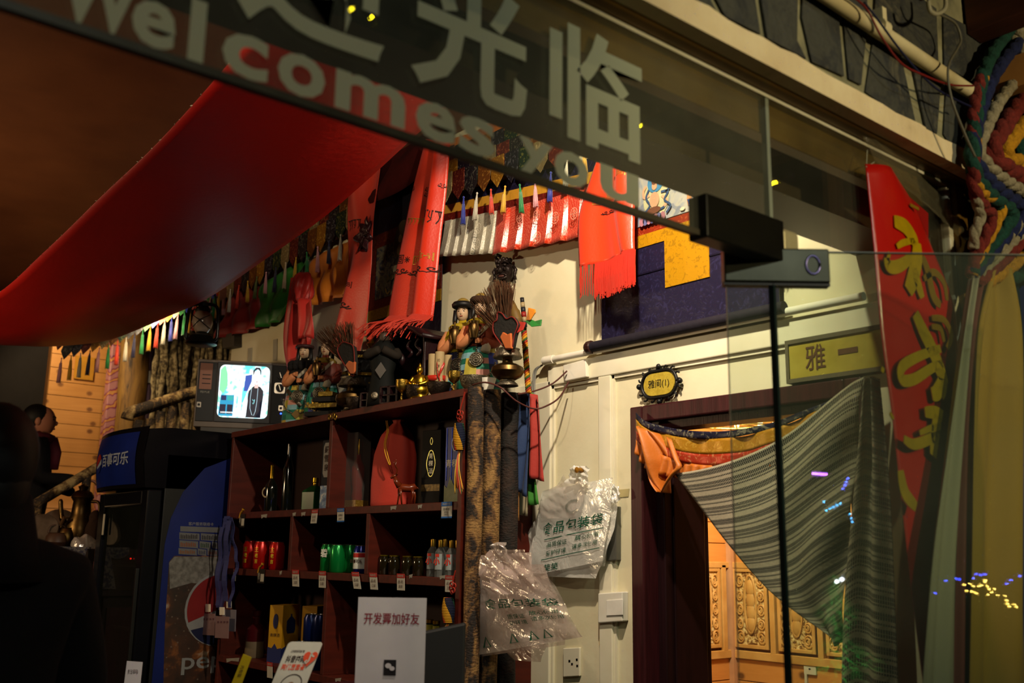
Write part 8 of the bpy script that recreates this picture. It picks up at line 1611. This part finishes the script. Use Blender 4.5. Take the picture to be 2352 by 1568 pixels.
for nm, col, L, Rr, yy in (('blue_tail', '#1c2c84', [(2318, 640), (2338, 900), (2342, 1300), (2345, 1640)], [(2380, 640), (2420, 900), (2430, 1300), (2440, 1640)], -.055), ('teal_tail', '#0f3a44', [(2300, 635), (2325, 800), (2330, 1000), (2332, 1100)], [(2330, 635), (2345, 800), (2352, 1000), (2355, 1100)], -.06),
                           ('yellow_tail', '#8f6f06', [(2262, 620), (2225, 760), (2210, 1000), (2206, 1300), (2206, 1640)], [(2300, 620), (2328, 760), (2336, 1000), (2342, 1300), (2350, 1640)], -.075), ('red_tail', '#5a1608', [(2238, 635), (2212, 760), (2198, 1000), (2188, 1300), (2180, 1640)], [(2256, 632), (2234, 760), (2216, 1000), (2212, 1300), (2212, 1640)], -.085), ('white_tail', '#8a8470', [(2228, 640), (2205, 780), (2165, 1050), (2132, 1300), (2108, 1640)], [(2240, 640), (2222, 780), (2204, 1050), (2192, 1300), (2186, 1640)], -.095)):
    MB().grid(ribbon(L, Rr, y=yy, disp=(lambda A: lambda u, v: A*(.02*sin(7*u+1.5)+.012*sin(15*u+3*v)))(1 if 'yellow' in nm else .35)), 24, 30).build(nm, satin(nm, col, tuple(v*.85 for v in lin(col)[:3]), .8), gl, world=True, solid=.003, smooth='all')
# ------------------------------------------------------------------ conduit and wires under the outdoor ceiling
pp = thing('conduit', 'white plastic conduit with clip running along the dark stone lintel outside', 'conduit', Y(2100, 120, -.13))
A, B = Y(1800, -75, -.13), Y(2231, 213, -.13); MB().tube([A, B], .0195, 14).build('tube', mat('ivory_pipe', '#c2b48c', .45, col2='#b0a27c'), pp, world=True, smooth=True)
q = Y(2015, 62, -.13); MB().tube([q, q+(B-A).normalized()*.03], .025, 14).build('coupling', mat('ivory_pipe', '#c2b48c'), pp, world=True, smooth=True); MB().cbox(Y(2020, 42, -.12), (.02, .03, .05)).build('clip', mat('ivory_pipe', '#c2b48c'), pp, world=True)
def wire(lbl, pix, y, r_, col): tag(MB().tube(smoothpts([Y(a, c, y) for a, c in pix], 8), r_, 8).build('wire', mat('wire_'+col[1:], col, .5), smooth='all'), lbl, 'wire')
wire('thin red wire drooping in front of the white conduit', [(1955, -10), (1990, 20), (2025, 85), (2070, 145), (2120, 172), (2180, 194), (2235, 197)], -.17, .0028, '#6a1410')
wire('thin blue wire crossing the white conduit', [(1985, 5), (2020, 50), (2060, 105), (2110, 165), (2160, 210), (2230, 245)], -.165, .0028, '#101434')
wire('grey cable hanging from the joist down the stone lintel', [(2130, -5), (2142, 24), (2165, 36), (2195, 55), (2207, 90), (2200, 110), (2178, 155), (2185, 225), (2215, 305), (2240, 360)], -.18, .0035, '#5a5648')
wire('white cable loop wound around the outdoor joist', [(2170, -20), (2172, 12), (2165, 26), (2150, 32), (2136, 24), (2132, 4)], -.2, .006, '#8f8a74')
# ------------------------------------------------------------------ lights out in the street, mirrored in the glass
def mirror(px, py, n, o, D):
    d = ray(px, py); t_ = (o-CAM).dot(n)/d.dot(n); h_ = CAM+d*t_; rr_ = d-n*(2*d.dot(n)); return h_+rr_.normalized()*D
def bulbs(name, label, pts, plane, D, col, st, r_, cat='string lights'):
    n, o = plane; t = thing(name, label, cat, mirror(pts[0][0], pts[0][1], n, o, D)); P = [mirror(a, c, n, o, D) for a, c in pts]
    for p in P: MB().ball(p, r_, 8, 6).build('bulb', emis('bulb_'+name+col, col, st, False), t, world=True)
    if len(P) > 1: MB().tube([p+Vector((0, 0, r_)) for p in P], .002, 4).build('wire', BLACK, t, world=True)
LEAF = (ln_, PIV)
bulbs('fairy_lights', 'string of small warm fairy lights across the street', [(2215, 1342), (2220, 1356), (2232, 1358), (2236, 1345), (2248, 1346), (2254, 1344), (2228, 1340), (2262, 1336), (2268, 1346), (2272, 1352), (2278, 1360), (2284, 1352), (2242, 1362), (2270, 1366), (2292, 1366), (2308, 1368), (2312, 1378), (2314, 1386), (2318, 1392), (2330, 1388), (2334, 1393), (2264, 1332)], LEAF, 3.6, '#ffd060', 260, .0035)
bulbs('fairy_lights', 'string of small blue fairy lights across the street', [(2148, 1362), (2172, 1333), (2196, 1328), (2204, 1330), (2236, 1328), (2242, 1318), (2252, 1320), (2262, 1319), (2312, 1340), (2322, 1332), (2342, 1322)], LEAF, 3.65, '#3048ff', 260, .0035)
bulbs('sign_tubes', 'pink and cyan glowing sign tubes across the street', [(1868, 1087), (1874, 1088), (1880, 1088), (1886, 1089), (1892, 1089), (1898, 1089)], LEAF, 3.8, '#b060ff', 220, .006, 'neon sign')
bulbs('sign_tubes', 'blue glowing sign tube across the street', [(1936, 1122), (1940, 1114), (1944, 1106), (1948, 1098)], LEAF, 3.8, '#3050ff', 220, .0045, 'neon sign')
bulbs('sign_tubes', 'cyan dotted glowing sign across the street', [(1898, 1172), (1906, 1168), (1914, 1164), (1922, 1160), (1930, 1156), (1892, 1152), (1952, 1180), (1955, 1190), (1958, 1198)], LEAF, 3.8, '#40b0ff', 90, .005, 'neon sign')
bulbs('street_bulb', 'white street bulb behind the lit conifer', [(1922, 1335), (1934, 1330)], LEAF, 3.9, '#e8f0ff', 120, .01, 'lamp')
FRONT = (Vector((0, -1, 0)), Vector((0, 0, 0)))
bulbs('eave_lamps', 'yellow lamps on the building across the street', [(806, 22), (852, 40), (1467, 290), (1777, 420)], FRONT, 3.0, '#ffe020', 60, .012, 'lamp')
# conifer lit green across the street
c0 = mirror(1920, 1420, *LEAF, 4.1); cf = thing('conifer', 'small conifer lit by a green floodlight across the street', 'tree', Vector((c0.x, c0.y, 0)))
mb = MB(); hx = c0.z+.25
for i in range(2600):
    t_ = rnd.random()**.7; z = lerp(c0.z-.9, hx, t_); rad = (1-t_)*.55*rnd.random()**.5*(.6+.4*sin(z*22)); a = rnd.uniform(0, 2*pi); p = Vector((c0.x+rad*cos(a), c0.y+rad*sin(a), z)); d = Vector((cos(a), sin(a), rnd.uniform(-.5, .3)))*.07; sd2 = Vector((-sin(a), cos(a), 0))*.008
    mb.add([p-sd2, p+sd2, p+d], [(0, 1, 2)])
mb.build('needles', mat('conifer_green', '#2f7a3a', .8), cf, world=True)['kind'] = 'stuff'
MB().tube([Vector((c0.x, c0.y, 0)), Vector((c0.x, c0.y, hx-.1))], [.04, .01], 8).build('trunk', BR3, cf, world=True)
light('green_floodlight', 'SPOT', (c0.x+.7, c0.y+.9, c0.z+.3), 900, (.25, 1, .45), .05, to=c0, spot=60)
